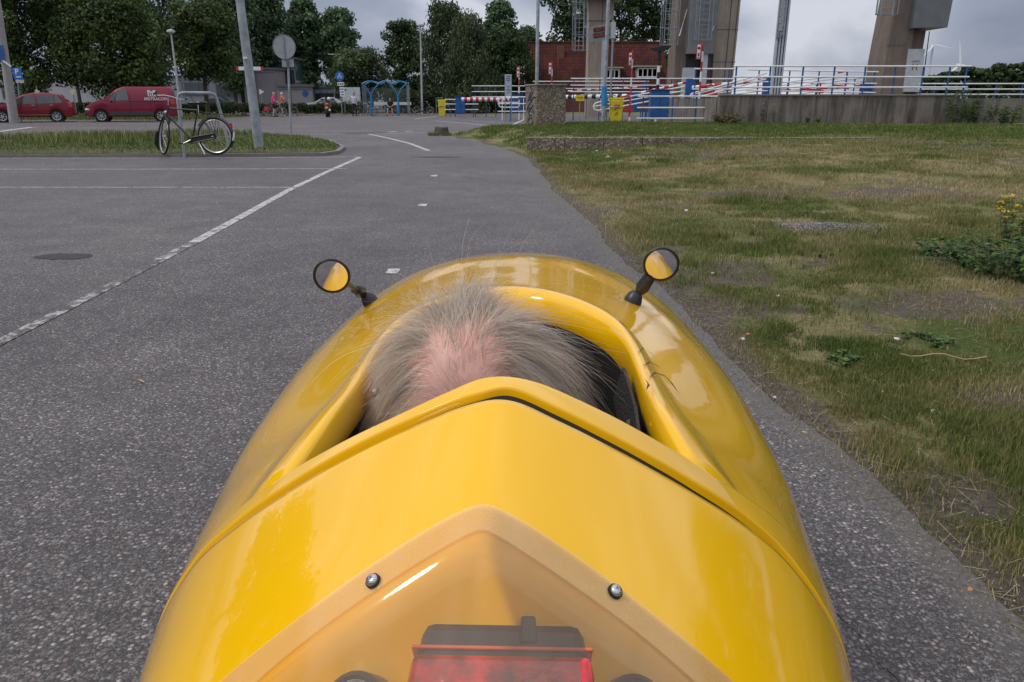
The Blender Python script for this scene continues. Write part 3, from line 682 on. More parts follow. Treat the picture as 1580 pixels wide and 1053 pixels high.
# raised styling crease running round the front hood
xx, yy = P[..., 0], P[..., 1]
crs = np.exp(-((np.hypot(xx / .30, (yy - 1.15) / .52) - 1) / .05) ** 2) * .006 * (yy > 1.15) * sm(yy, 1.15, 1.35)
P[..., 2] += crs
# tuck under the rear fairing
s_all = np.clip(xx / bA(yy), -1, 1); tuck = sm(ye(s_all) - yy, -.004, .03)
P[..., 2] -= .022 * tuck; P[..., 0] *= 1 - .03 * tuck
hull = grid_obj('hull', P, M_YEL, velo, flip=True)
lr = lower_ring(B_[:, 0], B_[:, 1], cy=.9); lr[0, :, :] = P[-1]
grid_obj('underbody', lr, M_YEL, velo, flip=True)
# black liner inside the cockpit
ins = []
for sc_, z_ in ((1.0, None), (1.15, .72), (1.6, .55), (1.7, .3), (1.2, .16), (.1, .15)):
    p = O_.copy(); c0 = np.array([0, .95]); q_ = c0 + (p - c0) * [sc_, 1 + (sc_ - 1) * .4] + U_ * .010
    ins.append(np.stack([q_[:, 0], q_[:, 1], rings[0][:, 2] + .003 if z_ is None else np.full(len(p), z_)], -1))
grid_obj('cockpit_liner', np.array(ins), M_DARK, velo)
mb = MB(); mb.box((0, .52, .44), (.42, .02, .56)); mb.build('rear_bulkhead', M_DARK, velo)
# seat and strap, wheels
mb = MB(); seat = [(-.03, .78, .72), (-.03, .95, .45), (-.03, 1.15, .24), (-.03, 1.40, .26)]
for a_, b_ in zip(seat[:-1], seat[1:]):
    a_, b_ = Vector(a_), Vector(b_); d = b_ - a_; mb.box((a_ + b_) / 2, (.30, d.length + .02, .03), (math.atan2(d.z, d.y), 0, 0))
mb.build('seat', mat('seat_mesh_fabric', (.02, .02, .022), .9), velo, bevel=.01)
def wheel(par, name, c, r, wd, ax=(1, 0, 0), spokes=18, tyre=None, rimm=None, hubm=None, tn=40, pr=None):
    """tyre with rim, hub and spokes as sub-parts"""
    tyre = tyre or mat('tyre_rubber', (.015, .015, .015), .85); rimm = rimm or mat('alloy_rim', (.55, .55, .56), .35, .8)
    q = Vector((0, 0, 1)).rotation_difference(Vector(ax)); c = Vector(c)
    mb = MB(); mb.tube([c + q @ Vector((math.cos(a_) * (r - wd / 2), math.sin(a_) * (r - wd / 2), 0)) for a_ in np.linspace(0, 2 * math.pi, tn, endpoint=False)], wd / 2, 8, closed=True)
    o = mb.build(name, tyre, par, smooth=True)
    mb = MB(); ri = r - wd - (pr or .006)
    mb.tube([c + q @ Vector((math.cos(a_) * ri, math.sin(a_) * ri, 0)) for a_ in np.linspace(0, 2 * math.pi, tn, endpoint=False)], wd * .33, 6, closed=True)
    mb.build('rim', rimm, o, smooth=True)
    if spokes:
        mb = MB(); 
        for k in range(spokes):
            a_ = 2 * math.pi * k / spokes; sd_ = .025 if k % 2 else -.025; b_ = a_ + (.35 if k % 4 < 2 else -.35)
            mb.tube([c + q @ Vector((math.cos(b_) * .02, math.sin(b_) * .02, sd_)), c + q @ Vector((math.cos(a_) * ri, math.sin(a_) * ri, 0))], .0013 if tn > 30 else .002, 4)
        mb.lathe([(.018, -.035), (.022, -.03), (.022, .03), (.018, .035)], c, ax, 10)
        mb.build('spokes', rimm, o)
    return o
for x_ in (-.30, .30): wheel(velo, 'wheel', (x_, 1.62, .23), .23, .035)
wheel(velo, 'wheel', (0, .12, .25), .25, .035)
# clear lamp cover
def cover_mat(name, milk, a_):
    m, n, b = node_mat(name); n.nodes.remove(b)
    t = n.nodes.new('ShaderNodeTexCoord'); V = t.outputs['Object']
    tr = n.nodes.new('ShaderNodeBsdfTransparent'); tr.inputs[0].default_value = (1, .97, .94, 1)
    df = n.nodes.new('ShaderNodeBsdfDiffuse'); df.inputs[0].default_value = (*milk, 1)
    f = ramp(n, noise(n, V, 26, 8, .75), [(.35, (a_, a_, a_)), (.62, (a_ * 1.15, a_ * 1.15, a_ * 1.15)), (.75, (a_ * 1.9, a_ * 1.9, a_ * 1.9))])
    ms = n.nodes.new('ShaderNodeMixShader'); n.links.new(f, ms.inputs[0]); n.links.new(tr.outputs[0], ms.inputs[1]); n.links.new(df.outputs[0], ms.inputs[2])
    gl = n.nodes.new('ShaderNodeBsdfGlossy'); gl.inputs['Roughness'].default_value = .07; fr = n.nodes.new('ShaderNodeFresnel'); fr.inputs[0].default_value = 1.55
    m2 = n.nodes.new('ShaderNodeMixShader'); n.links.new(fr.outputs[0], m2.inputs[0]); n.links.new(ms.outputs[0], m2.inputs[1]); n.links.new(gl.outputs[0], m2.inputs[2])
    n.links.new(m2.outputs[0], n.nodes['Material Output'].inputs[0]); return m
def plan_grid(name, fa, fb, xm, rows, cols, off, m):
    x = np.linspace(-xm, xm, cols)[None].repeat(rows, 0); t = np.linspace(0, 1, rows)[:, None]
    y = fa(x[0])[None] * (1 - t) + fb(x[0])[None] * t; z = bZ(x, y) + off(x, y); return grid_obj(name, np.stack([x, y, z], -1), m, velo)
covr = plan_grid('lamp_cover_border', yo, lambda x: yi(x) - .001, .235, 10, 141, lambda x, y: .0075 + 0 * x, cover_mat('milky_cover_rim', (.95, .68, .32), .32))
plan_grid('lamp_cover', yi, lambda x: np.minimum(np.full_like(x, .05), yi(x) - .01), .235, 60, 141, lambda x, y: .0075 + .0015 * sm(yi(x) - y, 0, .05), cover_mat('milky_clear_cover', (.95, .68, .44), .085))
def surf_frame(p, dep=0.0):
    e = .004; x, y = p.x, p.y
    zx = float(bZ(x + e, y) - bZ(x - e, y)) / (2 * e); zy = float(bZ(x, y + e) - bZ(x, y - e)) / (2 * e)
    n_ = Vector((-zx, -zy, 1)).normalized(); return Vector((x, y, p.z - dep)), n_
M_STEEL = mat('polished_steel', (.6, .6, .62), .18, 1.0)
for (u, v) in ((583, 904), (942, 920)):
    p, n_ = surf_frame(bhit(u, v)); p = p + n_ * .0085
    mb = MB(); mb.lathe([(.0048, -.004), (.0048, .0005), (.0043, .0018), (.003, .0028), (.0019, .003), (.0019, .0013), (0, .0012)], p, n_, 24)
    o = mb.build('cover_bolt', M_STEEL, velo, smooth=True)
    mb = MB(); mb.lathe([(.0058, -.004), (.0058, -.0004), (.0046, .0)], p, n_, 24); mb.build('rubber_washer', M_BLK, o, smooth=True)
# rear lamp in the recess
ctr = bhit(774, 985); zy = (float(bT(ctr.y + .02)) - float(bT(ctr.y - .02))) / .04
tdir = Vector((0, -1, -zy)).normalized(); ndir = Vector((0, -zy, 1)).normalized(); org = Vector((ctr.x, ctr.y, float(bT(ctr.y)) - .043)) - tdir * .037
def lampbox(name, t0, t1, w0, w1, n0, n1, m, par, bev=.004):
    mb = MB(); vs = []
    for nn_ in (n0, n1):
        for (x_, t_) in ((-w0, t0), (w0, t0), (w1, t1), (-w1, t1)): vs.append(org + Vector((x_, 0, 0)) + tdir * t_ + ndir * nn_)
    mb.add(vs, [(3, 2, 1, 0), (4, 5, 6, 7), (0, 1, 5, 4), (1, 2, 6, 5), (2, 3, 7, 6), (3, 0, 4, 7)]); return mb.build(name, m, par, bevel=bev)
red = mat('red_lens', (.60, .008, .015), .12, coat=1.0, var=.75, scale=38, bump=.25, bscale=60)
housing = lampbox('rear_lamp', 0, .085, .056, .067, -.02, .022, mat('lamp_housing', (.018, .018, .022), .35), velo, .008)
lampbox('lens_strip', .019, .0215, .062, .0625, -.01, .0245, mat('orange_red_strip', (.75, .13, .05), .3), housing, .0008)
lampbox('red_lens', .025, .088, .061, .067, -.01, .0265, red, housing, .005)
lampbox('lamp_bracket', -.003, .016, .0050, .0062, -.01, .0245, mat('lamp_housing', (.018, .018, .022), .35), housing, .0015).location = (.018, 0, 0)
for (u, v) in ((552, 1064), (975, 1068)):
    p, n_ = surf_frame(bhit(u, v), .018); n_ = (n_ + Vector((0, -.5, .2))).normalized()
    mb = MB(); mb.lathe([(.0, -.01), (.024, -.01), (.024, .010), (.021, .013), (.0185, .010)], p, n_, 32); o = mb.build('indicator_lamp', mat('lamp_housing', (.018, .018, .022), .35), velo, smooth=True)
    mb = MB(); mb.lathe([(.0185, .010), (.014, .004), (.007, .0), (.004, .004), (0, .006)], p, n_, 32); mb.build('reflector', M_STEEL, o, smooth=True)
# antenna-like black stub reflected beside the lamp is left out; mirrors
M_BP = mat('satin_black_plastic', (.018, .018, .022), .38, var=.2); M_MIR = mat('mirror_glass', (.80, .78, .80), .02, 1.0, var=0.0)
def mirror(disc, rpx, dist, base, aim):
    c = to_loc(W(disc[0], disc[1], dist)); d_cam = (to_loc((0, 0, H)) - c)
    zc = dist * cp + (H - W(disc[0], disc[1], dist).z) * sp; r = rpx / F * zc
    tgt = Vector(aim); n_ = (d_cam.normalized() + (tgt - c).normalized()).normalized()
    mb = MB(); mb.lathe([(0, -.018), (r * .55, -.015), (r * .92, -.006), (r, -.001), (r, .0015), (r * .95, .003), (r * .93, .001)], c, n_, 48)
    o = mb.build('wing_mirror', M_BP, velo, smooth=True)
    mb = MB(); mb.lathe([(0, .0035), (r * .3, .0031), (r * .6, .0022), (r * .85, .001), (r * .935, .0004)], c, n_, 48); mb.build('mirror_glass', M_MIR, o, smooth='all')
    bp_ = bhit(*base); _, bn = surf_frame(bp_)
    side = 1 if bp_.x > 0 else -1
    k0 = bp_ + bn * .002; j = k0 + bn * .022 + Vector((side * .006, 0, 0)); k1 = j + (c - j).normalized() * .030; rim = c + (j - c).normalized() * r * .97 - n_ * .006
    mb = MB(); mb.tube([k1 - (k1 - j) * .3, k1, rim], .0042, 10); mb.build('mirror_stem', M_BP, o, smooth=True)
    mb = MB(); mb.lathe([(.0165, -.004), (.0162, .003), (.0135, .012), (.009, .018), (0, .020)], k0, bn, 20); mb.tube([j - (k1 - j) * .15, j + (k1 - j) * .2, k1], [.0095, .0125, .009], 14)
    q_ = (k1 - j).cross(Vector((0, 1, 0))).normalized() * .008; mb.tube([j + q_ + (k1 - j) * .1, k1 + q_], .0055, 8)
    mb.build('mirror_clamp', M_BP, o, smooth=True)
mirror((512, 426), 28.5, 1.30, (572, 467), (-.34, .50, .55))
mirror((1020, 408), 28, 1.32, (976, 466), (.31, .50, .55))
# worn black strap with a rivet hanging inside the right rim; snap rivet on the left
Pst = [bhit(976, 566), bhit(996, 610), bhit(1006, 650), bhit(1022, 690)]
mb = MB(); P_ = [p + Vector((-.013, 0, -.014 - .012 * i)) for i, p in enumerate(Pst)]
for a_, b_ in zip(P_[:-1], P_[1:]):
    d = (b_ - a_); mb.add([a_ + Vector((.004, 0, .012)), a_ + Vector((-.006, 0, -.03)), b_ + Vector((-.008, 0, -.04)), b_ + Vector((.005, 0, .008))], [(0, 1, 2, 3)])
o = mb.build('strap', mat('black_leather', (.015, .015, .016), .45, bump=.5, bscale=300), velo); o.modifiers.new('thickness', 'SOLIDIFY').thickness = .004
mb = MB(); mb.lathe([(.007, -.003), (.006, .002), (0, .004)], P_[1] + Vector((-.004, -.004, -.01)), (-.7, -.5, .5), 18); mb.build('strap_rivet', M_STEEL, o, smooth=True)
mb = MB(); pl = bhit(574, 585) + Vector((.006, -.002, -.016)); mb.lathe([(.006, -.003), (.005, .002), (0, .003)], pl, (.8, -.5, .3), 18); mb.build('snap_fastener', M_STEEL, velo, smooth=True)
# dark scuffs on the right rim and a fine scratch on the lid
def scuff(px, wd, m, lift=.0135):
    pts = [bhit(*q) + Vector((0, 0, lift)) for q in px]; mb = MB()
    L = []
    for i, p in enumerate(pts):
        t = (pts[min(i + 1, len(pts) - 1)] - pts[max(0, i - 1)]).normalized(); _, n_ = surf_frame(p); sd_ = t.cross(n_).normalized() * wd * (1 - abs(2 * i / (len(pts) - 1) - 1)) ** .5
        L += [p + sd_, p - sd_]
    mb.add(L, [(2 * i, 2 * i + 1, 2 * i + 3, 2 * i + 2) for i in range(len(pts) - 1)]); mb.build('scuff_mark', m, velo)
M_SC = mat('dark_scuff', (.10, .055, .01), .7); M_SC2 = mat('faint_scratch', (.62, .33, .01), .5)
scuff([(990, 580), (1002, 574), (1014, 580), (1018, 584)], 0.00195, M_SC); scuff([(982, 560), (992, 552), (1004, 560), (1010, 566)], 0.00135, M_SC)
scuff([(1000, 599), (1010, 591), (1024, 595), (1034, 605), (1041, 615), (1048, 624)], 0.0024000000000000002, M_SC); scuff([(994, 600), (1000, 610), (996, 620)], 0.0018, M_SC)
scuff([(920, 706), (935, 712), (955, 725), (975, 742), (998, 760)], .0005, M_SC2, .0052)

# ================================================================== PEOPLE
def rings_cap(mb, p0, r0, p1, r1, n=12):
    """tapered capsule"""
    p0, p1 = Vector(p0), Vector(p1); d = (p1 - p0); L = d.length; d = d.normalized() if L > 1e-6 else Vector((0, 0, 1))
    pts = [p0 - d * r0 * k for k in (.98, .75, .4)] + [p0, p1] + [p1 + d * r1 * k for k in (.4, .75, .98)]
    rs = [r0 * q for q in (.2, .66, .917)] + [r0, r1] + [r1 * q for q in (.917, .66, .2)]
    mb.tube(pts, rs, n)
def remesh(o, vox, smooth_it=6):
    r_ = o.modifiers.new('skin', 'REMESH'); r_.mode = 'VOXEL'; r_.voxel_size = vox; r_.use_smooth_shade = True
    s_ = o.modifiers.new('soften', 'SMOOTH'); s_.iterations = smooth_it; s_.factor = .5
def figure(J, name='person', skin=None, vox=.008, hd=(.078, .098, .118), facing=None, fingers=True):
    """one continuous body from a joint table: pelvis, chest, neck, head + L/R shoulder, elbow, wrist, hip, knee, ankle, toe"""
    mb = MB(); J = {k: Vector(v) for k, v in J.items()}
    f = Vector(facing or (0, 1, 0)).normalized(); up = (J['head'] - J['neck']).normalized(); side = f.cross(up).normalized(); f = up.cross(side).normalized()
    ms = (J['Rs'] - J['Ls']).normalized()
    for k in (-1, 0, 1):
        rings_cap(mb, J['pelvis'] + ms * .06 * k, .105, J['chest'] + ms * .07 * k, .105); rings_cap(mb, J['chest'] + ms * .07 * k, .105, J['neck'] - (J['neck'] - J['chest']) * .35 + ms * .06 * k, .075)
    rings_cap(mb, J['Ls'], .055, J['Rs'], .055); rings_cap(mb, J['neck'] - (J['neck'] - J['chest']) * .25, .065, J['head'], .055)
    M = Matrix((side, f, up)).transposed()
    def E(c, r, nn=20):
        b0 = len(mb.v); mb.ell((0, 0, 0), r, nn, 14)
        for i in range(b0, len(mb.v)): mb.v[i] = tuple(J['head'] + M @ (Vector(mb.v[i]) + Vector(c)))
    E((0, 0, .01), hd); E((0, .025, -.055), (.055, .065, .06)); E((0, .09, -.02), (.014, .026, .028)); E((0, .083, -.005), (.05, .018, .02))
    E((-.03, .084, .004), (.011, .011, .008)); E((.03, .084, .004), (.011, .011, .008)); E((0, .086, -.062), (.024, .012, .009)); E((0, .078, -.095), (.022, .018, .016))
    for s_ in (-1, 1): E((s_ * (hd[0] + .006), -.008, -.012), (.012, .02, .032))
    for s_ in 'LR':
        rings_cap(mb, J[s_ + 's'], .054, J[s_ + 'e'], .04); rings_cap(mb, J[s_ + 'e'], .041, J[s_ + 'w'], .027)
        wv = (J[s_ + 'w'] - J[s_ + 'e']).normalized(); pv = wv.cross(side).normalized() if abs(wv.dot(side)) < .9 else up; sv = wv.cross(pv).normalized()
        pc = J[s_ + 'w'] + wv * .05; 
        for k in (-1.2, -.4, .4, 1.2): rings_cap(mb, J[s_ + 'w'] + sv * .010 * k, .017, pc + sv * .02 * k + wv * .03, .013, 8)
        if fingers:
            for k, ln in ((-1.3, .058), (-.45, .072), (.4, .078), (1.25, .066)):
                a_ = pc + sv * .02 * k + wv * .035; b_ = a_ + wv * ln * .45 - pv * .012; c_ = b_ + wv * ln * .3 - pv * .028; rings_cap(mb, a_, .0098, b_, .009, 8); rings_cap(mb, b_, .009, c_, .0078, 8)
            t0 = J[s_ + 'w'] + wv * .03 + sv * .024; t1 = t0 + wv * .03 + sv * .022 - pv * .01; rings_cap(mb, t0, .013, t1, .011, 8); rings_cap(mb, t1, .011, t1 + wv * .028 - pv * .008, .009, 8)
        rings_cap(mb, J[s_ + 'h'], .085, J[s_ + 'k'], .056); rings_cap(mb, J[s_ + 'k'], .056, J[s_ + 'a'], .036); rings_cap(mb, J[s_ + 'a'] - Vector((0, 0, .03)), .036, J[s_ + 't'], .03)
    o = mb.build(name, skin or mat('skin', (.52, .30, .22), .5)); remesh(o, vox); return o
def garment(par, name, segs, m, vox=.012, n=14):
    mb = MB()
    for p0, r0, p1, r1 in segs: rings_cap(mb, p0, r0, p1, r1, n)
    o = mb.build(name, m, par); remesh(o, vox, 3); return o
hx = -.052; HC = Vector((hx, .862, .884))
Jd = dict(pelvis=(-.03, 1.22, .34), chest=(-.04, 1.02, .56), neck=(-.045, .915, .74), head=HC, Ls=(-.21, .98, .66), Rs=(.13, .98, .66), Le=(-.25, 1.15, .48), Re=(.18, 1.15, .48), Lw=(-.10, 1.36, .56), Rw=(.05, 1.36, .56),
          Lh=(-.12, 1.24, .32), Rh=(.07, 1.24, .32), Lk=(-.13, 1.66, .55), Rk=(.08, 1.62, .50), La=(-.11, 2.02, .38), Ra=(.07, 1.98, .30), Lt=(-.11, 2.10, .48), Rt=(.07, 2.06, .40))
def scalp_mat():
    m, n, b = node_mat('pink_scalp'); t = n.nodes.new('ShaderNodeTexCoord'); V = t.outputs['Object']
    c = ramp(n, noise(n, V, 14, 7, .6), [(.3, (.50, .235, .19)), (.55, (.62, .335, .275)), (.8, (.70, .42, .35))])
    n.links.new(c, b.inputs['Base Color']); b.inputs['Roughness'].default_value = .5; b.inputs['Subsurface Weight'].default_value = .25; b.inputs['Subsurface Radius'].default_value = (.01, .004, .002); b.inputs['Subsurface Scale'].default_value = .5
    return m
driver = figure(Jd, skin=scalp_mat(), vox=.006, hd=(.088, .104, .118), facing=(.0, 1, .18))
tag(driver, 'person with thinning ash grey hair seated low in the yellow velomobile, seen from behind', 'person')
# keep the root at the seat: the mesh is already in place
garment(driver, 'shirt', [(Jd['pelvis'], .13, Jd['chest'], .135), (Jd['chest'], .135, (-.042, .95, .67), .10), (Jd['Ls'], .065, Jd['Rs'], .065), (Jd['Ls'], .066, Jd['Le'], .055), (Jd['Rs'], .066, Jd['Re'], .055)], mat('dark_shirt', (.02, .022, .03), .9))
garment(driver, 'trousers', [(Jd['Lh'], .10, Jd['Lk'], .07), (Jd['Rh'], .10, Jd['Rk'], .07), (Jd['Lk'], .068, Jd['La'], .05), (Jd['Rk'], .068, Jd['Ra'], .05), (Jd['Lh'], .11, Jd['Rh'], .11)], mat('dark_trousers', (.02, .02, .024), .9))
def hair(n):
    hr = np.array([.088, .104, .118]); c0 = np.array([0.03, -.90, .36]); c0 /= np.linalg.norm(c0)
    d = rng.normal(size=(n * 5, 3)); d /= np.linalg.norm(d, axis=1, keepdims=True)
    ang = np.arccos(np.clip(d @ c0, -1, 1))
    keep = (d[:, 2] > -.35) & ~((d[:, 1] > .55) & (d[:, 2] < .55))
    cb = np.array([.0, -.60, .78]); bald = np.arccos(np.clip(d @ (cb / np.linalg.norm(cb)), -1, 1)); dens = .16 + .84 * sm(bald + .35 * (vnoise(d[:, 0] * 6 + 9, d[:, 1] * 6 + 9, 1.5, 6) - .5), .22, 1.25)
    lf = vnoise(d[:, 0] * 5 + 9, d[:, 1] * 5 + d[:, 2] * 7, 1.3, 3)
    keep &= rng.uniform(0, 1, len(d)) < dens * (.45 + .8 * lf)
    d = d[keep][:n]; ang = ang[keep][:n]; n = len(d)
    root = d * hr; nrm = d / hr; nrm /= np.linalg.norm(nrm, axis=1, keepdims=True)
    f = d - c0; f -= nrm * (f * nrm).sum(1, keepdims=True); f /= np.linalg.norm(f, axis=1, keepdims=True) + 1e-6
    sdw = (sm(np.abs(d[:, 0]), .15, .70) * 1.7)[:, None]; f = f + sdw * (np.array([0, -.55, -.75]) + np.stack([np.sign(d[:, 0]) * .35, 0 * ang, 0 * ang], -1)); f -= nrm * (f * nrm).sum(1, keepdims=True) * .75
    # clumps: neighbouring roots share a sway
    q = lambda k: (vnoise(d[:, 0] * 9 + 20, d[:, 1] * 9 + d[:, 2] * 11 + 20, 1.6, k) - .5)[:, None]
    sway = np.concatenate([q(1), q(2), q(3)], 1) * .85
    f = f + sway + rng.normal(0, .11, (n, 3)); f -= nrm * (f * nrm).sum(1, keepdims=True) * .8; f /= np.linalg.norm(f, axis=1, keepdims=True)
    sidew = np.abs(d[:, 0]) ; frontw = sm(d[:, 1], -.1, .5) * sm(d[:, 2], .3, .8)
    bald = bald[keep][:n]; L = (.048 + .078 * sm(bald, .2, 1.2)) * rng.uniform(.55, 1.35, n); L += .012 * sidew - .055 * sidew * sm(d[:, 2], .25, .6); L = np.maximum(L, .03)
    wild = rng.uniform(0, 1, n) < .035; L = np.where(wild, L * 1.25, L)
    lift = (.12 - .05 * frontw) + (.26 + .08 * (d[:, 0] > 0)) * sidew ** 1.5 + .22 * frontw + .15 * sm(ang, .5, 1.2) + wild * .6 * rng.uniform(0, 1, n)
    grav = .12 + .55 * sidew * (1 - frontw)
    K = 9; t = np.linspace(0, 1, K)[None, :, None]
    L = L[:, None, None]; lift = lift[:, None, None]; grav = grav[:, None, None]
    P = (root - nrm * .002)[:, None] + L * (f[:, None] * (t - .15 * t ** 2) + nrm[:, None] * lift * (t - .35 * t ** 2) + np.array([0, -.12, -1])[None, None] * grav * t ** 2)
    cur = rng.normal(0, 1, (n, 1, 3)) * .09 + sway[:, None] * .09; P = P + L * cur * t ** 2
    # random fine wave
    ph = rng.uniform(0, 6.28, (n, 1, 1)); P = P + np.sin(t * 7 + ph) * L * .018 * rng.normal(0, 1, (n, 1, 3))
    tg = np.gradient(P, axis=1); tg /= np.linalg.norm(tg, axis=2, keepdims=True) + 1e-9
    a_ = np.cross(tg, np.broadcast_to(nrm[:, None], tg.shape)); a_ /= np.linalg.norm(a_, axis=2, keepdims=True) + 1e-9; b_ = np.cross(tg, a_)
    r_ = (rng.uniform(.00014, .00030, n)[:, None, None]) * (1 - .75 * t)
    V = np.stack([P + (a_ * math.cos(k) + b_ * math.sin(k)) * r_ for k in (0, 2.094, 4.189)], 2)   # n,K,3,3
    idx = np.arange(n * K * 3).reshape(n, K, 3)
    Q = np.concatenate([np.stack([idx[:, :-1, k], idx[:, :-1, (k + 1) % 3], idx[:, 1:, (k + 1) % 3], idx[:, 1:, k]], -1).reshape(-1, 4) for k in range(3)])
    base = np.array([[.98, .89, .79], [.90, .77, .65], [1.0, .98, .94], [.55, .38, .27]])
    w_ = rng.choice(4, n, p=[.5, .24, .18, .08]); c = base[w_] * rng.uniform(.8, 1.15, (n, 1))
    mloc = vnoise(d[:, 0] * 4 + 3, d[:, 2] * 4 + d[:, 1] * 3 + 3, 1.5, 8)[:, None]; c = c * (.8 + .4 * mloc)
    f_ = Vector((0, 1, .18)).normalized(); upv = (HC - Vector(Jd['neck'])).normalized(); sdv = f_.cross(upv).normalized(); f_ = upv.cross(sdv).normalized()
    Mx = np.array(Matrix((sdv, f_, upv)).transposed())
    V = V.reshape(-1, 3) @ Mx.T + np.array(HC + upv * .01)
    return np_mesh('hair', V, Q, M_HAIR, driver, np.repeat(c, K * 3, 0), nside=4, smooth=True)
hair(19000)
# ================================================================== BUILDINGS, TREES, BRIDGE
M_WHITE = mat('white_painted_rail', (.72, .73, .74), .35, var=.1, scale=3); M_BLUE = mat('blue_paint', (.012, .09, .30), .4, var=.25, scale=3)
M_BLUED = mat('dark_blue_post', (.02, .05, .16), .5); M_RED = mat('red_paint', (.45, .03, .03), .45, var=.2, scale=3)
M_GREY = mat('galvanised_steel', (.30, .33, .36), .45, .6, var=.15, scale=8); M_DGREY = mat('dark_grey_paint', (.10, .11, .12), .6)
M_BLACK = mat('black_paint', (.012, .012, .013), .5); M_GLASS = mat('dark_window_glass', (.03, .04, .05), .06, spec=.9, var=.4, scale=.6)
M_GWALL = mat('pale_grey_cladding', (.42, .43, .46), .7, var=.1, scale=.4); M_GWALL2 = mat('grey_brown_wall', (.22, .21, .22), .8, var=.12, scale=.5)
M_YB = mat('yellow_bin_plastic', (.62, .53, .02), .5, var=.15, scale=5)
def box_at(mb, u0, u1, v0, v1, y, d):
    """box whose front face fills the pixel rectangle at distance y"""
    a_, b_ = W((u0 + u1) / 2, v0, y), W((u0 + u1) / 2, v1, y); w_ = abs(W(u1, (v0 + v1) / 2, y).x - W(u0, (v0 + v1) / 2, y).x)
    mb.box(((a_.x + b_.x) / 2 if abs(a_.x - b_.x) < .3 else b_.x, y + d / 2, (a_.z + b_.z) / 2), (w_, d, a_.z - b_.z))
def text(name, s, c, size, m, parent, rx=math.pi / 2, rz=0, ext=.004, bold=False):
    cu = bpy.data.curves.new(name, 'FONT'); cu.body = s; cu.size = size; cu.align_x = 'CENTER'; cu.align_y = 'CENTER'; cu.extrude = ext
    if bold: cu.offset = size * .02
    t_ = bpy.data.objects.new(name, cu); COL.objects.link(t_); dg = bpy.context.evaluated_depsgraph_get(); me = bpy.data.meshes.new_from_object(t_.evaluated_get(dg)); bpy.data.objects.remove(t_)
    me.name = name; me.materials.clear(); o = link(name, me, m, parent); o.location = c; o.rotation_euler = (rx, 0, rz); return o

# ---- trees: tapered trunk and limbs, crown of leaf clumps spread through its volume
def tree(name, u, vt, vb, hw, y, label, cols, n=9000, leaf=.26, base_z=0.0, shape='round', trunk=.22, group=None, cl=70, airy=.35, x=None, th=None, dense=0):
    top = W(u, vt, y).z; bot = W(u, vb, y).z; cx = W(u, (vt + vb) / 2, y).x if x is None else x; zc = y * cp
    rw = hw / F * y * 1.0; bot = max(bot, .6)
    if th: top, bot, rw, cl = th
    if shape == 'poplar': cl = 130; n = int(n * 1.7)
    else: n = int(n * 1.25)
    root = empty(name, (cx, y, base_z - .05), 0, label, 'tree', group); Ht = top - base_z; B = bot - base_z
    rs = np.random.default_rng(int(abs(u) * 7 + y)); mb = MB()
    bend = [Vector((rs.normal() * .12 * rw * .3 * k, rs.normal() * .1 * k, Ht * .85 * k)) for k in (0, .25, .5, .75, 1)]
    bend[0] = Vector((0, 0, 0)); mb.tube(bend, [trunk, trunk * .8, trunk * .6, trunk * .4, trunk * .12], 8)
    cen = []
    for i in range(cl):
        k = (i + .5) / cl; h = B + (Ht - B) * (k ** .85)
        if shape == 'poplar': wr = rw * (math.sin(math.pi * min(1, .12 + k * .84)) ** .6)
        elif shape == 'weep': wr = rw * (1 - .75 * k ** 2.2)
        else: wr = rw * (max(0, 1 - (2 * k - .85) ** 2 / 1.6)) ** .5
        a_ = i * 2.399 + rs.uniform(-.5, .5); r_ = wr * rs.uniform(.25, .95); zz = h + rs.normal() * .03 * (Ht - B)
        c = Vector((r_ * math.cos(a_), r_ * math.sin(a_), min(zz, Ht - .3))); cen.append((c, rw * (rs.uniform(.28, .50) if shape == 'poplar' else rs.uniform(.24, .46))))
        if i % 3 == 0:
            b_ = bend[min(4, int(max(0, (h - r_ * .6)) / (Ht * .85) * 4))]; s_ = Vector((b_.x, b_.y, max(B * .7, h - r_ * .7))); mb.tube([s_, s_.lerp(c, .5) + Vector((0, 0, .08 * r_)), c], [trunk * .3, trunk * .2, trunk * .05], 5)
    mb.build('trunk', mat('dark_bark', (.055, .045, .035), .9, bump=.5, bscale=12), root, smooth=True)
    per = n // cl; C = np.array([tuple(c) for c, _ in cen]); Rr = np.array([r for _, r in cen])
    k = np.repeat(np.arange(cl), per); N = len(k); d = rs.normal(size=(N, 3)); d /= np.linalg.norm(d, axis=1, keepdims=True)
    rad = rs.uniform(0, 1, N) ** .45; p = C[k] + d * (Rr[k] * rad)[:, None] * np.array([1, 1, .72])
    if shape == 'weep': p[:, 2] -= rs.uniform(0, 1, N) ** 2 * Rr[k] * 1.1
    p[:, 2] = np.clip(p[:, 2], .25, None)
    nn = d + rs.normal(size=(N, 3)) * .7 + np.array([0, 0, .35]); nn /= np.linalg.norm(nn, axis=1, keepdims=True)
    a_ = np.cross(nn, rs.normal(size=(N, 3))); a_ /= np.linalg.norm(a_, axis=1, keepdims=True); b_ = np.cross(nn, a_)
    s_ = leaf * rs.uniform(.5, 1.25, N)[:, None]
    if shape == 'weep': b_ = b_ * .5 + np.array([0, 0, -.9])
    V = np.stack([p - b_ * s_ * .6, p + a_ * s_ * .42, p + b_ * s_ * .6, p - a_ * s_ * .42], 1).reshape(-1, 3)
    Q = np.arange(N * 4).reshape(N, 4)
    cc = np.array(cols)[rs.integers(0, len(cols), cl)][k] * rs.uniform(.75, 1.3, (N, 1)) * rs.uniform(.8, 1.2, cl)[k][:, None]
    np_mesh('crown', V, Q, M_LEAF, root, np.repeat(cc, 4, 0), nside=4)
    return root
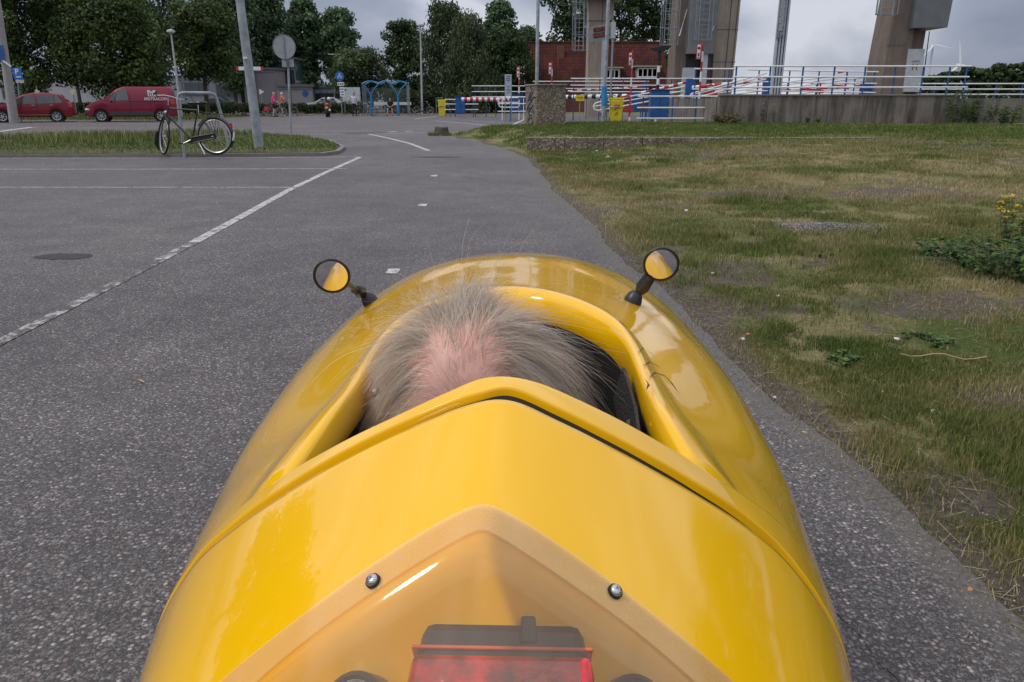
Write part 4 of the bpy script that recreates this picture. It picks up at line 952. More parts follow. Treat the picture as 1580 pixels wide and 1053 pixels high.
LIME = [(.034, .060, .015), (.050, .082, .018), (.070, .108, .024)]; POP = [(.08, .135, .06), (.105, .165, .075), (.06, .11, .05)]
DK = [(.03, .055, .018), (.042, .074, .024), (.058, .095, .03)]; BIR = [(.06, .085, .036), (.075, .105, .045), (.045, .068, .028)]; WIL = [(.06, .09, .035), (.075, .11, .04), (.05, .075, .03)]
GL, GP, GC = 'lime trees in a row behind the parked cars', 'tall poplars behind the road', 'trees of the dense clump right of the shelter'
tree('lime_tree', 28, -70, 132, 72, 62, 'dark lime tree rising behind the parked red car', LIME, 15000, .24, group=GL, trunk=.25)
tree('lime_tree', 168, -8, 140, 82, 62, 'broadest dark lime tree with its crown above the red van', LIME, 16000, .24, group=GL, trunk=.25)
tree('lime_tree', 308, 6, 114, 54, 60, 'dark lime tree with bare trunk beside the small white street lamp', LIME, 12000, .22, group=GL, trunk=.2)
tree('poplar', 95, -120, 100, 40, 92, 'poplar showing between the two left lime trees', POP, 6000, .34, shape='poplar', group=GP, dense=1)
tree('poplar', 222, -110, 128, 55, 92, 'tall poplar rising above the lime tree over the van', POP, 10000, .34, shape='poplar', group=GP, dense=1)
tree('poplar', 350, -80, 130, 46, 90, 'tall poplar just left of the grey steel mast', POP, 10000, .34, shape='poplar', group=GP, dense=1)
tree('poplar', 408, -35, 132, 34, 95, 'tall poplar directly right of the grey steel mast', POP, 9000, .34, shape='poplar', group=GP, dense=1)
tree('poplar', 470, 0, 130, 30, 100, 'rounded poplar behind the back of the round sign', POP, 8000, .36, shape='poplar', group=GP, dense=1)
tree('poplar', 522, 16, 120, 30, 100, 'rightmost poplar, beside the open patch of sky', POP, 8000, .36, shape='poplar', group=GP, dense=1)
tree('willow', 552, 78, 150, 44, 78, 'low spreading green tree behind the round bicycle sign', WIL, 9000, .24, trunk=.15)
tree('broadleaf_tree', 624, 34, 165, 36, 84, 'dark round tree on the left side of the clump, behind the shelter', DK, 9000, .26, group=GC)
tree('birch', 684, 2, 160, 44, 78, 'drooping birch with wispy top in the middle of the clump', BIR, 14000, .22, shape='weep', group=GC)
tree('birch', 722, 22, 166, 46, 74, 'low drooping birch at the front of the clump above the yellow bin', BIR, 14000, .22, shape='weep', group=GC)
tree('poplar', 772, 3, 140, 26, 98, 'pale topped poplar at the back of the clump', POP, 7000, .34, shape='poplar', group=GC)
tree('broadleaf_tree', 778, 48, 150, 44, 80, 'dark tree on the right side of the clump behind the tall pole', DK, 12000, .24, group=GC)
tree('broadleaf_tree', 815, 40, 100, 20, 90, 'light green treetop beside the tall pole', POP, 4000, .26, group=GC)
tree('broadleaf_tree', 885, -75, 76, 42, 112, 'tree behind the left end of the red roof', DK, 8000, .4)
tree('broadleaf_tree', 960, -60, 80, 40, 114, 'open tree behind the red roof between the two concrete piers', DK, 6000, .4)
tree('broadleaf_tree', 1012, -70, 78, 38, 116, 'tree behind the right end of the red roof beside the large pier', DK, 6000, .4)
tree('hawthorn_bush', 1036, 82, 128, 20, 88, 'light green bush between the red house and the large pier', WIL, 2500, .26, trunk=.08)
for i, (u, vt, hw, l) in enumerate([(1490, 103, 14, 'leftmost tree of the far line behind the right pier'), (1512, 106, 14, 'second tree of the far line on the right'), (1540, 100, 16, 'tallest dark tree of the far line on the right'), (1566, 99, 18, 'far tree near the right edge of the view'), (1600, 104, 20, 'far tree cut by the right edge of the view'), (1462, 112, 16, 'low far tree seen past the right pier'), (1436, 118, 14, 'small far tree just right of the right pier')]):
    tree('broadleaf_tree', u, vt, 142, hw, 150, l, DK, 2600, .55, group='far trees beyond the water', cl=26, trunk=.2)
# woods and hedges that read as one mass
def mass(name, u0, u1, vt, y, depth, label, cols, n, leaf, cat='hedge', z0=0):
    x0, x1 = W(u0, 150, y).x, W(u1, 150, y).x; top = W(700, vt, y).z
    x = rng.uniform(x0, x1, n); yy_ = y + rng.uniform(0, depth, n); hh_ = (top - z0) * (.65 + .5 * fnoise(x, yy_ * .3, 2.2 / max(1, top), 3)); z = z0 + hh_ * rng.uniform(0, 1, n) ** .6
    nn = rng.normal(size=(n, 3)); nn /= np.linalg.norm(nn, axis=1, keepdims=True); a_ = np.cross(nn, rng.normal(size=(n, 3))); a_ /= np.linalg.norm(a_, axis=1, keepdims=True); b_ = np.cross(nn, a_); s_ = leaf * rng.uniform(.5, 1.2, (n, 1)); p = np.stack([x, yy_, z], -1)
    V = np.stack([p - b_ * s_ * .6, p + a_ * s_ * .42, p + b_ * s_ * .6, p - a_ * s_ * .42], 1).reshape(-1, 3)
    cc = np.array(cols)[rng.integers(0, len(cols), n)] * rng.uniform(.6, 1.25, (n, 1))
    o = np_mesh(name, V, np.arange(n * 4).reshape(n, 4), M_LEAF, None, np.repeat(cc, 4, 0), nside=4); return tag(o, label, cat, kind='stuff')
mass('hedge', -200, 395, 158, 66, 1.2, 'low dark clipped hedge running behind the parked cars', DK, 16000, .16)
mass('hedge', 395, 560, 159, 70, 1.2, 'low dark hedge behind the two cyclists and the motorcycle', DK, 7000, .16)
mass('shrubbery', 590, 650, 137, 72, 3, 'green shrubs seen through the glass of the blue shelter', WIL, 6000, .18, 'shrubs')
mass('shrubbery', 640, 830, 140, 74, 5, 'dark undergrowth beneath the tree clump right of the shelter', DK, 13000, .22, 'shrubs')
mass('far_wood', -500, 860, 128, 130, 10, 'distant dark wood closing the view behind the buildings', DK, 22000, .8, 'wood')
mass('far_wood', 1440, 2300, 124, 170, 10, 'distant dark wood on the far bank at the right edge', DK, 9000, .9, 'wood')
# trees standing left and right of the path, mirrored in the paintwork
for (x, y, hgt_, r_, l) in ((-17, 7, 8.5, 3.2, 'roadside tree left of the camera, nearest of the three'), (-22, 14, 9, 3.4, 'roadside tree left of the camera, farthest ahead'), (-16, -2, 9, 3.6, 'roadside tree behind the camera on the left'), (22, 7, 9.5, 4.6, 'broad tree right of the lawn, nearest'), (24, 14, 9, 4.6, 'broad tree right of the lawn, farthest ahead'), (20, -3, 9.5, 4.6, 'broad tree right of the lawn, behind the camera')):
    tree('roadside_tree', 790 + x, 0, 100, 10, y, l, LIME, 6000, .3, x=x, th=(hgt_, 2.2, r_, 60), group='trees standing beside the path')

# ---- red roofed house
hy = 80
h = empty('brick_house', (W(930, 150, hy).x, hy, 0), 0, 'long brick house with steep dark red tiled roof and white dormer windows', 'house')
hx0, hx1 = W(812, 100, hy).x - h.location.x, W(1034, 100, hy).x - h.location.x
zr = W(900, 66, hy + 4).z; ze = W(900, 131, hy).z
def tile_mat():
    m, n, b = node_mat('red_roof_tiles'); t = n.nodes.new('ShaderNodeTexCoord'); mpn = n.nodes.new('ShaderNodeMapping'); mpn.inputs['Rotation'].default_value = (R(90), 0, 0); n.links.new(t.outputs['Object'], mpn.inputs[0])
    br = n.nodes.new('ShaderNodeTexBrick'); br.inputs['Scale'].default_value = 2.2; br.inputs['Color1'].default_value = (.085, .028, .022, 1); br.inputs['Color2'].default_value = (.05, .020, .017, 1); br.inputs['Mortar'].default_value = (.035, .015, .013, 1)
    br.inputs['Mortar Size'].default_value = .05; br.inputs['Brick Width'].default_value = .6; br.inputs['Row Height'].default_value = .7; n.links.new(mpn.outputs[0], br.inputs['Vector']); br.offset = 0
    c = mixc(n, 1.0, br.outputs['Color'], ramp(n, noise(n, t.outputs['Object'], .6, 6), [(.3, (.75, .75, .78)), (.7, (1.3, 1.25, 1.2))]), 'MULTIPLY'); n.links.new(c, b.inputs['Base Color']); b.inputs['Roughness'].default_value = .95; b.inputs['Specular IOR Level'].default_value = .1
    bp = n.nodes.new('ShaderNodeBump'); bp.inputs['Strength'].default_value = .7; bp.inputs['Distance'].default_value = .05; n.links.new(br.outputs['Fac'], bp.inputs['Height']); bp.invert = True; n.links.new(bp.outputs[0], b.inputs['Normal']); return m
M_TILE = tile_mat(); M_BRICK = mat('red_brick', (.16, .06, .045), .9, scale=4, bump=.4)
mb = MB(); mb.box(((hx0 + hx1) / 2, 4.2, ze / 2), (hx1 - hx0 - .6, 7.6, ze)); mb.prism([(hx1 - .32, ze), (hx1 - .31, ze), (hx1 - .31, ze + .01)], .5, 8, 'y'); 
mb.build('wall', M_BRICK, h)
mb = MB(); mb.prism([(0, ze - .15), (4.2, zr), (8.4, ze - .15), (8.4, ze - .4), (4.2, zr - .3), (0, ze - .4)], hx0, hx1, 'x')
rf = mb.build('roof', M_TILE, h)
mb = MB(); mb.prism([(.4, ze - .3), (4.2, zr - .32), (8.0, ze - .3)], hx0 + .3, hx1 - .3, 'x'); mb.build('gable_wall', M_BRICK, h)
mb = MB(); mb.tube([(hx0, 4.2, zr + .02), (hx1, 4.2, zr + .02)], .12, 8); mb.build('ridge_tiles', M_TILE, rf)
mb = MB(); p = W(868, 76, hy); mb.box((p.x - h.location.x, 2.9, ze + 3.2), (.7, .5, 1.3)); mb.build('chimney', M_BRICK, rf)
for (u0, u1, v0, v1) in ((934, 955, 108, 121), (984, 1014, 106, 119)):
    a_, b_ = W(u0, v1, hy + .6), W(u1, v0, hy + .6); x0, x1 = a_.x - h.location.x, b_.x - h.location.x
    mb = MB(); mb.box(((x0 + x1) / 2, 2.0, (a_.z + b_.z) / 2), (x1 - x0 + .3, 2.8, b_.z - a_.z + .25)); mb.box(((x0 + x1) / 2, 1.8, b_.z + .2), (x1 - x0 + .8, 3.2, .14)); d_ = mb.build('dormer', mat('dormer_paint', (.30, .28, .27), .7), h)
    n_ = 3 if u0 < 960 else 4; mb = MB()
    for k in range(n_ + 1): mb.box((x0 + (x1 - x0) * k / n_, .57, (a_.z + b_.z) / 2), (.11, .08, b_.z - a_.z))
    mb.box(((x0 + x1) / 2, .56, a_.z), (x1 - x0 + .1, .1, .12)); mb.box(((x0 + x1) / 2, .56, b_.z), (x1 - x0 + .1, .1, .12)); mb.build('window_frame', M_WHITE, d_)
    mb = MB(); mb.box(((x0 + x1) / 2, .62, (a_.z + b_.z) / 2), (x1 - x0, .04, b_.z - a_.z)); mb.build('window_pane', mat('curtained_glass', (.20, .22, .23), .1, scale=1.5, var=.6), d_)
# ---- pale industrial buildings on the left
def hall(name, u0, u1, vt, y, label, m, depth=12, bands=()):
    x0, x1 = W(u0, 150, y).x, W(u1, 150, y).x; top = W((u0 + u1) / 2, vt, y).z
    r_ = empty(name, ((x0 + x1) / 2, y, 0), 0, label, 'building'); L = x1 - x0
    mb = MB(); mb.box((0, depth / 2, top / 2), (L, depth, top)); mb.build('wall', m, r_)
    mb = MB(); mb.box((0, depth / 2, top + .12), (L + .3, depth + .3, .24)); mb.build('roof', M_DGREY, r_)
    mb = MB()
    for k in range(int(L / 3.1)): mb.box((-L / 2 + 1.5 + k * 3.1, -.015, top / 2), (.05, .05, top - .1))
    mb.box((0, -.012, top - .3), (L, .04, .05)); mb.build('cladding_grid', M_DGREY, r_)
    for (w0, w1, z0, z1, cnt) in bands:
        for k in range(cnt):
            xa = -L / 2 + L * (w0 + (w1 - w0) * k / cnt); xb = -L / 2 + L * (w0 + (w1 - w0) * (k + .86) / cnt)
            mb = MB(); mb.box(((xa + xb) / 2, -.03, (z0 + z1) / 2 * top), (xb - xa + .2, .10, (z1 - z0) * top + .2)); o = mb.build('window_frame', M_GREY, r_)
            mb = MB(); mb.box(((xa + xb) / 2, -.085, (z0 + z1) / 2 * top), (xb - xa, .04, (z1 - z0) * top)); mb.build('pane', M_GLASS, o)
    return r_
hall('warehouse', -180, 232, 118, 96, 'long pale grey warehouse behind the parked cars', M_GWALL, bands=((.45, .62, .35, .75, 5), (.85, .97, .3, .7, 3)))
hall('warehouse', 276, 372, 120, 92, 'pale grey building with dark windows behind the small street lamp', M_GWALL, bands=((.08, .5, .45, .85, 3), (.62, .92, .4, .8, 2)))
hall('office_block', 378, 428, 108, 90, 'brown grey windowless office block left of the round sign back', M_GWALL2)
hall('office_block', 427, 459, 92, 94, 'glass fronted office block above the two cyclists', mat('teal_glass_wall', (.035, .07, .075), .15), bands=((.05, .98, .52, .8, 5), (.05, .98, .3, .48, 5)))
hall('garden_wall', 428, 482, 134, 86, 'long plain grey wall behind the cyclists', M_GWALL2, depth=.4)
hall('warehouse', 478, 560, 138, 100, 'low pale building glimpsed under the small green tree', M_GWALL, bands=((.1, .95, .4, .8, 7),))

# ---- lift bridge piers
def ladder_cage(par, x, z0, z1, y, w_, bars=5):
    mb = MB(); n_ = int((z1 - z0) / 1.1) + 1
    for k in range(n_ + 1):
        z = z0 + (z1 - z0) * k / n_
        mb.tube([(x + w_ / 2 * math.cos(a_), y - .55 + .38 * math.sin(a_) * -1, z) for a_ in np.linspace(math.pi, 2 * math.pi, 7)][::-1], .028, 5)
        mb.tube([(x - w_ / 2, y - .5, z), (x + w_ / 2, y - .5, z)], .022, 4)
    for a_ in np.linspace(0, math.pi, bars): mb.tube([(x + w_ / 2 * math.cos(a_), y - .55 + .38 * math.sin(a_), z0), (x + w_ / 2 * math.cos(a_), y - .55 + .38 * math.sin(a_), z1)], .024, 5)
    for s_ in (-.28, .28): mb.tube([(x + s_ * w_, y - .55, z0 - .1), (x + s_ * w_, y - .55, z1)], .03, 5)
    for k in range(int((z1 - z0) / .3)): mb.tube([(x - .28 * w_, y - .55, z0 + k * .3), (x + .28 * w_, y - .55, z0 + k * .3)], .014, 4)
    return mb.build('caged_ladder', M_GREY, par)
y1 = 58; t1 = empty('bridge_pier', (W(921, 150, y1).x, y1, 0), 0, 'slim concrete bridge pier with a platform and caged ladder in front of the red roof', 'pier', 'concrete piers of the lift bridge')
k1 = F / (y1 * cp)
mb = MB(); mb.box((0, .9, 3.3), (1.45, 1.8, 6.8)); mb.box((.12, .9, 8.9), (1.75, 2.0, 4.6)); mb.box((0, .9, 12.2), (1.45, 1.8, 2.4)); mb.build('column', M_CONC2, t1, bevel=.03)
mb = MB(); mb.box((.42, -.12, 2.9), (.42, .2, 5.2)); mb.build('steel_channel', mat('pale_blue_steel', (.40, .44, .50), .5), t1)
mb = MB(); mb.box((.1, .1, 8.0), (2.9, 2.0, .10)); mb.build('platform', M_GREY, t1)
mb = MB()
for z in (8.55, 9.1): mb.tube([(-1.3, -.85, z), (1.5, -.85, z)], .03, 5)
for k in range(6): mb.tube([(-1.3 + k * .56, -.85, 8.0), (-1.3 + k * .56, -.85, 9.1)], .025, 5)
mb.build('platform_rail', M_GREY, t1)
mb = MB(); mb.tube([(-1.25, -.2, 7.9), (-.9, -.2, 5.6), (-.2, -.2, 5.6)], .035, 5); mb.build('bracket', M_GREY, t1)
ladder_cage(t1, -1.45, 4.6, 13, 0, 1.0)
mb = MB()
for x_ in (.18, .5): mb.tube([(x_, -.14, 5.6), (x_, -.12, 11)], .02, 5)
mb.build('cable', M_BLACK, t1)
# middle pier
y2 = 52; X = lambda u, v=110: W(u, v, y2).x; Z_ = lambda v: W(1090, v, y2).z
t2 = empty('bridge_pier', (X(1090), y2, 0), 0, 'broad twin concrete bridge pier with grey steel box and two caged ladders', 'pier', 'concrete piers of the lift bridge')
ox = t2.location.x
mb = MB(); mb.prism([(X(1038, 150) - ox, -.05), (X(1100, 150) - ox, -.05), (X(1104) - ox, 12.5), (X(1050, 0) - ox, 12.5)], 0.25, 2.6, 'y'); mb.build('column', M_BROWN, t2, bevel=.03)
mb = MB(); mb.prism([(X(1098, 150) - ox, -.05), (X(1128, 150) - ox, -.05), (X(1140, 0) - ox + .2, 12.5), (X(1103, 0) - ox, 12.5)], 0.0, 2.8, 'y'); mb.build('column', M_CONC2, t2, bevel=.03)
for v in (96, 46): 
    mb = MB(); mb.box(((X(1098) + X(1134)) / 2 - ox, -.004, Z_(v)), ((X(1134) - X(1098)), .02, .04)); mb.build('joint', M_DGREY, t2)
mb = MB(); mb.box(((X(1056) + X(1096)) / 2 - ox, -.1, (Z_(84) + 12.5) / 2), (X(1096) - X(1056), .9, 12.5 - Z_(84))); mb.build('steel_box', mat('grey_steel_box', (.17, .18, .19), .5, var=.1, scale=2), t2, bevel=.02)
mb = MB(); mb.box(((X(1060) + X(1090)) / 2 - ox, .22, Z_(97)), (X(1092) - X(1059), .1, 1.6)); mb.build('recess', M_BLACK, t2)
mb = MB(); mb.box(((X(1053) + X(1073)) / 2 - ox, -.02, (Z_(105) + Z_(152)) / 2), (X(1073) - X(1054), .5, Z_(105) - Z_(152))); mb.build('door', mat('pale_grey_door', (.42, .45, .47), .5), t2)
mb = MB(); mb.box(((X(1081) + X(1088)) / 2 - ox, -.3, (Z_(82) + Z_(150)) / 2), (.32, .3, Z_(82) - Z_(150))); mb.build('steel_channel', mat('pale_blue_steel', (.40, .44, .50), .5), t2)
ladder_cage(t2, X(1027) - ox, Z_(70), 12.5, 0, 1.15); ladder_cage(t2, X(1075) - ox, Z_(64), 12.5, -.5, 1.05)
mb = MB()
for u in (1118, 1128): mb.tube([(X(u) - ox, -.06, Z_(140)), (X(u) - ox + .15, -.06, 12)], .02, 5)
mb.build('cable', M_BLACK, t2)
mb = MB(); mb.tube([(X(1102) - ox, -.2, Z_(4)), (X(1091) - ox, -.6, Z_(50)), (X(1100) - ox, -.2, Z_(50))], .035, 5); mb.tube([(X(1053) - ox, -.2, Z_(15)), (X(1042) - ox, -.6, Z_(57)), (X(1052) - ox, -.2, Z_(57))], .035, 5); mb.build('bracket', M_GREY, t2)
# right pier
y3 = 42; X = lambda u, v=110: W(u, v, y3).x; Z_ = lambda v: W(1400, v, y3).z
t3 = empty('bridge_pier', (X(1392), y3, 0), 0, 'brown concrete bridge pier standing alone against the sky behind the long wall', 'pier', 'concrete piers of the lift bridge'); ox = t3.location.x
xs = lambda u, v: X(u, v) - ox; dv = X(1400, 110)
mb = MB(); mb.prism([(xs(1357, 150), -.05), (xs(1396, 150), -.05), (xs(1409, 60), Z_(60)), (xs(1409, 60), 9.5), (xs(1381, 60), 9.5), (xs(1366, 90), Z_(90))], 0, 2.0, 'y'); mb.build('column', M_BROWN, t3, bevel=.03)
mb = MB(); mb.prism([(xs(1394, 150), -.05), (xs(1416, 150), -.05), (xs(1434, 48), Z_(46)), (xs(1408, 48), Z_(46))], .35, 2.0, 'y'); mb.build('inner_column', M_BROWN, t3)
mb = MB(); mb.prism([(xs(1393, 140), Z_(142)), (xs(1419, 140), Z_(142)), (xs(1426, 77), Z_(76)), (xs(1401, 77), Z_(76))], -.08, .34, 'y'); mb.build('door', mat('pale_grey_door', (.42, .45, .47), .5), t3)
zd = Z_(104); xd = (xs(1410, 104)); text('door_mark', 'H', (xd, -.09, zd), .45, mat('red_brown_mark', (.16, .06, .05), .7), t3)
mb = MB(); mb.tube([(xd - .22, -.095, zd + .28), (xd + .22, -.095, zd + .32)], .012, 4); mb.build('door_mark_bar', mat('red_brown_mark', (.16, .06, .05), .7), t3)
mb = MB(); mb.prism([(xs(1402, 44), Z_(45)), (xs(1454, 44), Z_(44)), (xs(1463, 0), 6.6), (xs(1463, 0), 9.5), (xs(1408, 0), 9.5)], -.5, 1.6, 'y'); mb.build('steel_box', mat('grey_steel_box2', (.13, .14, .15), .45, var=.1, scale=2), t3, bevel=.02)
mb = MB(); mb.box((xs(1382, 70), -.004, Z_(70)), (1.0, .02, .04)); mb.build('joint', M_DGREY, t3)
ladder_cage(t3, xs(1362, 10), Z_(24), 9.5, 0, 1.1)
mb = MB(); mb.tube([(xs(1427, 130), .2, Z_(140)), (xs(1437, 50), .2, Z_(48))], .025, 5); mb.build('cable', M_BLACK, t3)
# steel mast with slatted board
y4 = 36; X = lambda u, v=110: W(u, v, y4).x; Z_ = lambda v: W(1195, v, y4).z
m4 = empty('steel_mast', (X(1196, 150), y4, 0.25), 0, 'pale blue grey steel mast with a narrow grey board, standing behind the white railings', 'mast')
mb = MB(); 
for x_ in (-.19, -.06, .07, .2): mb.box((x_, 0, 3.3), (.07, .16, 7.4))
mb.box((0, .1, 3.3), (.46, .05, 7.4)); mb.build('post', mat('pale_blue_steel', (.40, .44, .50), .5), m4)
mb = MB(); mb.prism([(-.26, Z_(62) - .25), (.02, Z_(55) - .25), (.02, 7), (-.26, 7)], -.13, -.10, 'y')
mb.build('board', mat('weathered_grey_board', (.2, .21, .24), .7, var=.35, scale=9), m4)
mb = MB(); mb.box((-.12, -.14, (Z_(40) + 6) / 2), (.2, .012, 2.6)); mb.build('board_slats', mat('weathered_pale_slats', (.32, .34, .38), .7, var=.5, scale=14), m4)
# ---- long concrete wall with railings
wy = 32; WX0, WX1 = W(1112, 150, wy).x, W(1482, 150, wy).x; WT = W(1300, 149.5, wy).z
wl_ = empty('concrete_wall', ((WX0 + WX1) / 2, wy, 0), 0, 'long streaked grey concrete wall at the back of the lawn', 'wall')
LX = WX1 - WX0
mb = MB()
for k in range(5): mb.box((-LX / 2 + LX * (k + .5) / 5, .25, WT / 2), (LX / 5 - .012, .5, WT + .1))
mb.build('wall_panel', M_CONC, wl_, bevel=.015)
mb = MB(); mb.box((0, .25, WT + .07), (LX + .05, .58, .05)); mb.build('coping', concrete_mat('coping_concrete', (.28, .26, .24), (.2, .18, .17), False), wl_)
deck = MB(); deck.box(((WX0 + WX1) / 2 + 3, 40.6, .66), (LX + 6, 16.0, 1.25)); tag(deck.build('bridge_deck', M_CONC), kind='structure')
def railing(name, u0, u1, vs, y, base, label, post_u, post_m=None, y2_=None, slope=None, r=.032, pr=.035, group='white railings with blue posts'):
    """white rails at heights vs (photo rows at distance y) carried by blue posts"""
    y2_ = y2_ or y; a0 = W(u0, 150, y).x; b0 = W(u1, 150, y2_).x; zs = [W(790, v, y).z for v in vs]
    rt = empty(name, ((a0 + b0) / 2, (y + y2_) / 2, base), 0, label, 'railing', group); o_ = rt.location
    def at_u(u): return (u - u0) / (u1 - u0)
    for i, z in enumerate(zs):
        dz = (slope or 0); mb = MB(); mb.tube([Vector((a0, y, z)) - o_, Vector((b0, y2_, z + dz)) - o_], r, 8); mb.build('rail', M_WHITE, rt, smooth=True)
    for u in post_u:
        f_ = at_u(u); px_ = a0 + (b0 - a0) * f_; py_ = y + (y2_ - y) * f_; mb = MB(); mb.tube([Vector((px_, py_ + .03, base)) - o_, Vector((px_, py_ + .03, zs[0] + (slope or 0) * f_)) - o_], pr, 6); mb.build('post', post_m or M_BLUE, rt)
    return rt
D = WT + .08
railing('railing', 1128, 1490, (102.5, 119, 135), wy + .3, D, 'long white three rail railing on top of the concrete wall', (1133, 1185, 1235, 1283, 1330, 1376, 1419, 1459, 1485))
railing('railing', 1150, 1350, (108, 126, 140), 39, 1.2, 'white railing behind the wall railing, seen between its bars', (1168, 1215, 1260, 1303, 1345), slope=-.1)
railing('railing', 1228, 1412, (134, 140, 146), 44, 1.28, 'low sloping white railing running to the right pier', (1258, 1316, 1340, 1400), slope=.9)
railing('railing', 1068, 1132, (106.5, 122, 138), 37, .3, 'short white railing rising left of the long wall', (1071, 1122))
railing('railing', 984, 1114, (149, 166.5, 183), 34.5, .22, 'white railing with blue posts on the grass right of the blue cabinet', (993, 1039, 1075, 1108))
railing('railing', 880, 1070, (121.5, 132, 142), 48, 0, 'white railing across the foot of the slim pier', (885, 925, 961, 997, 1035), M_BLUED)
railing('railing', 822, 1000, (126, 137), 54, 0, 'white railing behind the pebble concrete block', (840, 870, 905, 950, 990), M_BLUED)
railing('railing', 728, 812, (133, 141.8, 149.8), 58, 0, 'high white railing left of the pebble block', (733, 750, 765, 780, 800), M_BLUED)
railing('railing', 686, 738, (153.8, 161, 169.5), 58, 0, 'low white railing beside the left yellow bin', (694, 702, 730))
railing('railing', 768, 812, (150, 160.5, 172.3), 48, 0, 'short white railing in front of the second blue cabinet', (775, 808), M_WHITE)
railing('railing', 1415, 1640, (129.5, 138, 146), 40, 1.0, 'low white railing running off to the right edge past the pier', (1440, 1490, 1535, 1575), slope=0)
def bent_rail(u0, u1, vt, vb, y, label, rise=0):
    a_, b_ = W(u0, vt, y), W(u1, vt, y); zt, zb = a_.z, W(u0, vb, y).z; rt = empty('guard_rail', (a_.x, y, 0), 0, label, 'guard rail', 'bent white tube guard rails'); L = b_.x - a_.x
    mb = MB(); mb.tube([(L, 0, zt + rise), (.25, 0, zt), (.08, 0, zt - .06), (0, 0, zt - .2), (0, 0, zb + .2), (.06, 0, zb + .05), (.22, 0, zb), (L, 0, zb + rise)], .035, 8); mb.build('rail_loop', M_WHITE, rt, smooth=True)
    mb = MB(); mb.tube([(.02, 0, (zt + zb) / 2), (L, 0, (zt + zb) / 2 + rise)], .03, 8); mb.build('middle_rail', M_WHITE, rt, smooth=True)
    mb = MB(); mb.tube([(L * .6, .04, -.05), (L * .6, .04, zt + rise * .6)], .04, 6); mb.build('post', M_BLUE, rt)
bent_rail(916, 1054, 158, 171, 40, 'white tube guard rail with rounded end beside the pole with the blue band', .75)
bent_rail(769, 800, 151, 166, 46, 'short white tube guard rail with rounded end left of the pebble block', 0)
bent_rail(1065, 1180, 143, 152, 39, 'white tube guard rail with rounded end under the striped boom', .9)
bent_rail(1102, 1290, 140, 149, 45, 'long thin white guard rail sloping up behind the long wall railing', .8)
# ---- striped booms
def boom(u0, v0, u1, v1, y, y_2, c1, label, r=.10, n=14, col1=None):
    a_, b_ = W(u0, v0, y), W(u1, v1, y_2); rt = empty('barrier_boom', a_, 0, label, 'barrier boom', 'striped barrier booms lying level')
    d = (b_ - a_) / n; mb = MB()
    for k in range(n): mb.cur = k % 2; mb.tube([d * k, d * (k + 1)], r, 10)
    mb.build('beam', [M_WHITE, c1], rt, smooth=True)
    mb = MB(); mb.box(d * n + Vector((.2, 0, -.35)), (.5, .35, 1.1)); mb.build('pivot_stand', M_BLUE, rt, bevel=.02)
    return rt
boom(1068, 135.5, 1180, 124, 42, 42, M_RED, 'red and white banded boom left of the steel mast', .10, 10)
boom(712, 153.5, 792, 154, 54, 54, M_RED, 'striped boom between the two blue cabinets left of the pebble block', .13, 18)
boom(872, 150, 975, 148.5, 50, 46, M_BLACK, 'black and white banded boom behind the yellow sign plate', .13, 16)
boom(975, 147, 1060, 127, 46, 46, M_RED, 'red and white banded boom behind the second yellow bin', .075, 12)
boom(1190, 141, 1330, 133, 41, 43, M_RED, 'thin red and white boom seen between the bars left of the right pier', .07, 10)
for (u, v0, v1, y, l) in ((1100, 133, 150, 41, 'red boom support beneath the striped boom'), (1303, 112, 146, 43, 'red hooked boom support left of the right pier'), (971, 150, 178, 40, 'red support beside the larger yellow bin'), (1264, 128, 147, 41, 'low red boom support behind the long wall railing')):
    p = W(u, v1, y); zt_ = W(u, v0, y).z - p.z; rt = empty('boom_support', p, 0, l, 'support', 'red boom supports'); mb = MB(); mb.tube([(0, 0, -.1), (0, 0, zt_), (-.12, 0, zt_ + .06), (-.5, 0, zt_ - .02)], .05, 8); mb.build('bent_post', M_RED, rt, smooth=True); mb = MB(); mb.box((-.25, 0, zt_ * .35), (.9, .12, .16), (0, .12, 0)); mb.build('cross_arm', M_RED, rt)
boom(876, 141, 990, 134, 56, 56, M_RED, 'thin red and white boom across the foot of the slim pier', .06, 16)
def cabinet(u0, u1, v0, v1, y, label):
    a_, b_ = W(u0, v1, y), W(u1, v0, y); w_ = b_.x - a_.x; hgt = b_.z - a_.z; rt = empty('control_cabinet', ((a_.x + b_.x) / 2, y, a_.z), 0, label, 'cabinet', 'blue control cabinets')
    mb = MB(); mb.box((0, .3, hgt / 2), (w_, .6, hgt)); mb.build('casing', M_BLUE, rt, bevel=.02)
    mb = MB()
    for s_ in (-1, 1): mb.box((s_ * w_ / 4, -.012, hgt * .48), (w_ / 2 - .05, .02, hgt * .86))
    d_ = mb.build('door', M_BLUE, rt, bevel=.005); mb = MB(); mb.box((.05, -.035, hgt * .5), (.03, .03, .16)); mb.build('handle', M_DGREY, d_)
    mb = MB(); mb.box((w_ * .2, -.028, hgt * .8), (w_ * .18, .01, hgt * .1)); mb.build('vent', M_BLACK, rt)
    mb = MB(); mb.box((0, .3, hgt + .02), (w_ + .08, .7, .05)); mb.build('lid', M_BLUED, rt)
cabinet(703, 717, 149, 176, 56, 'blue cabinet beside the left yellow bin')
cabinet(786, 806, 146, 175, 50, 'blue cabinet just left of the pebble concrete block')
cabinet(1003, 1034, 139.5, 183, 36.5, 'large blue cabinet beneath the black and white post')
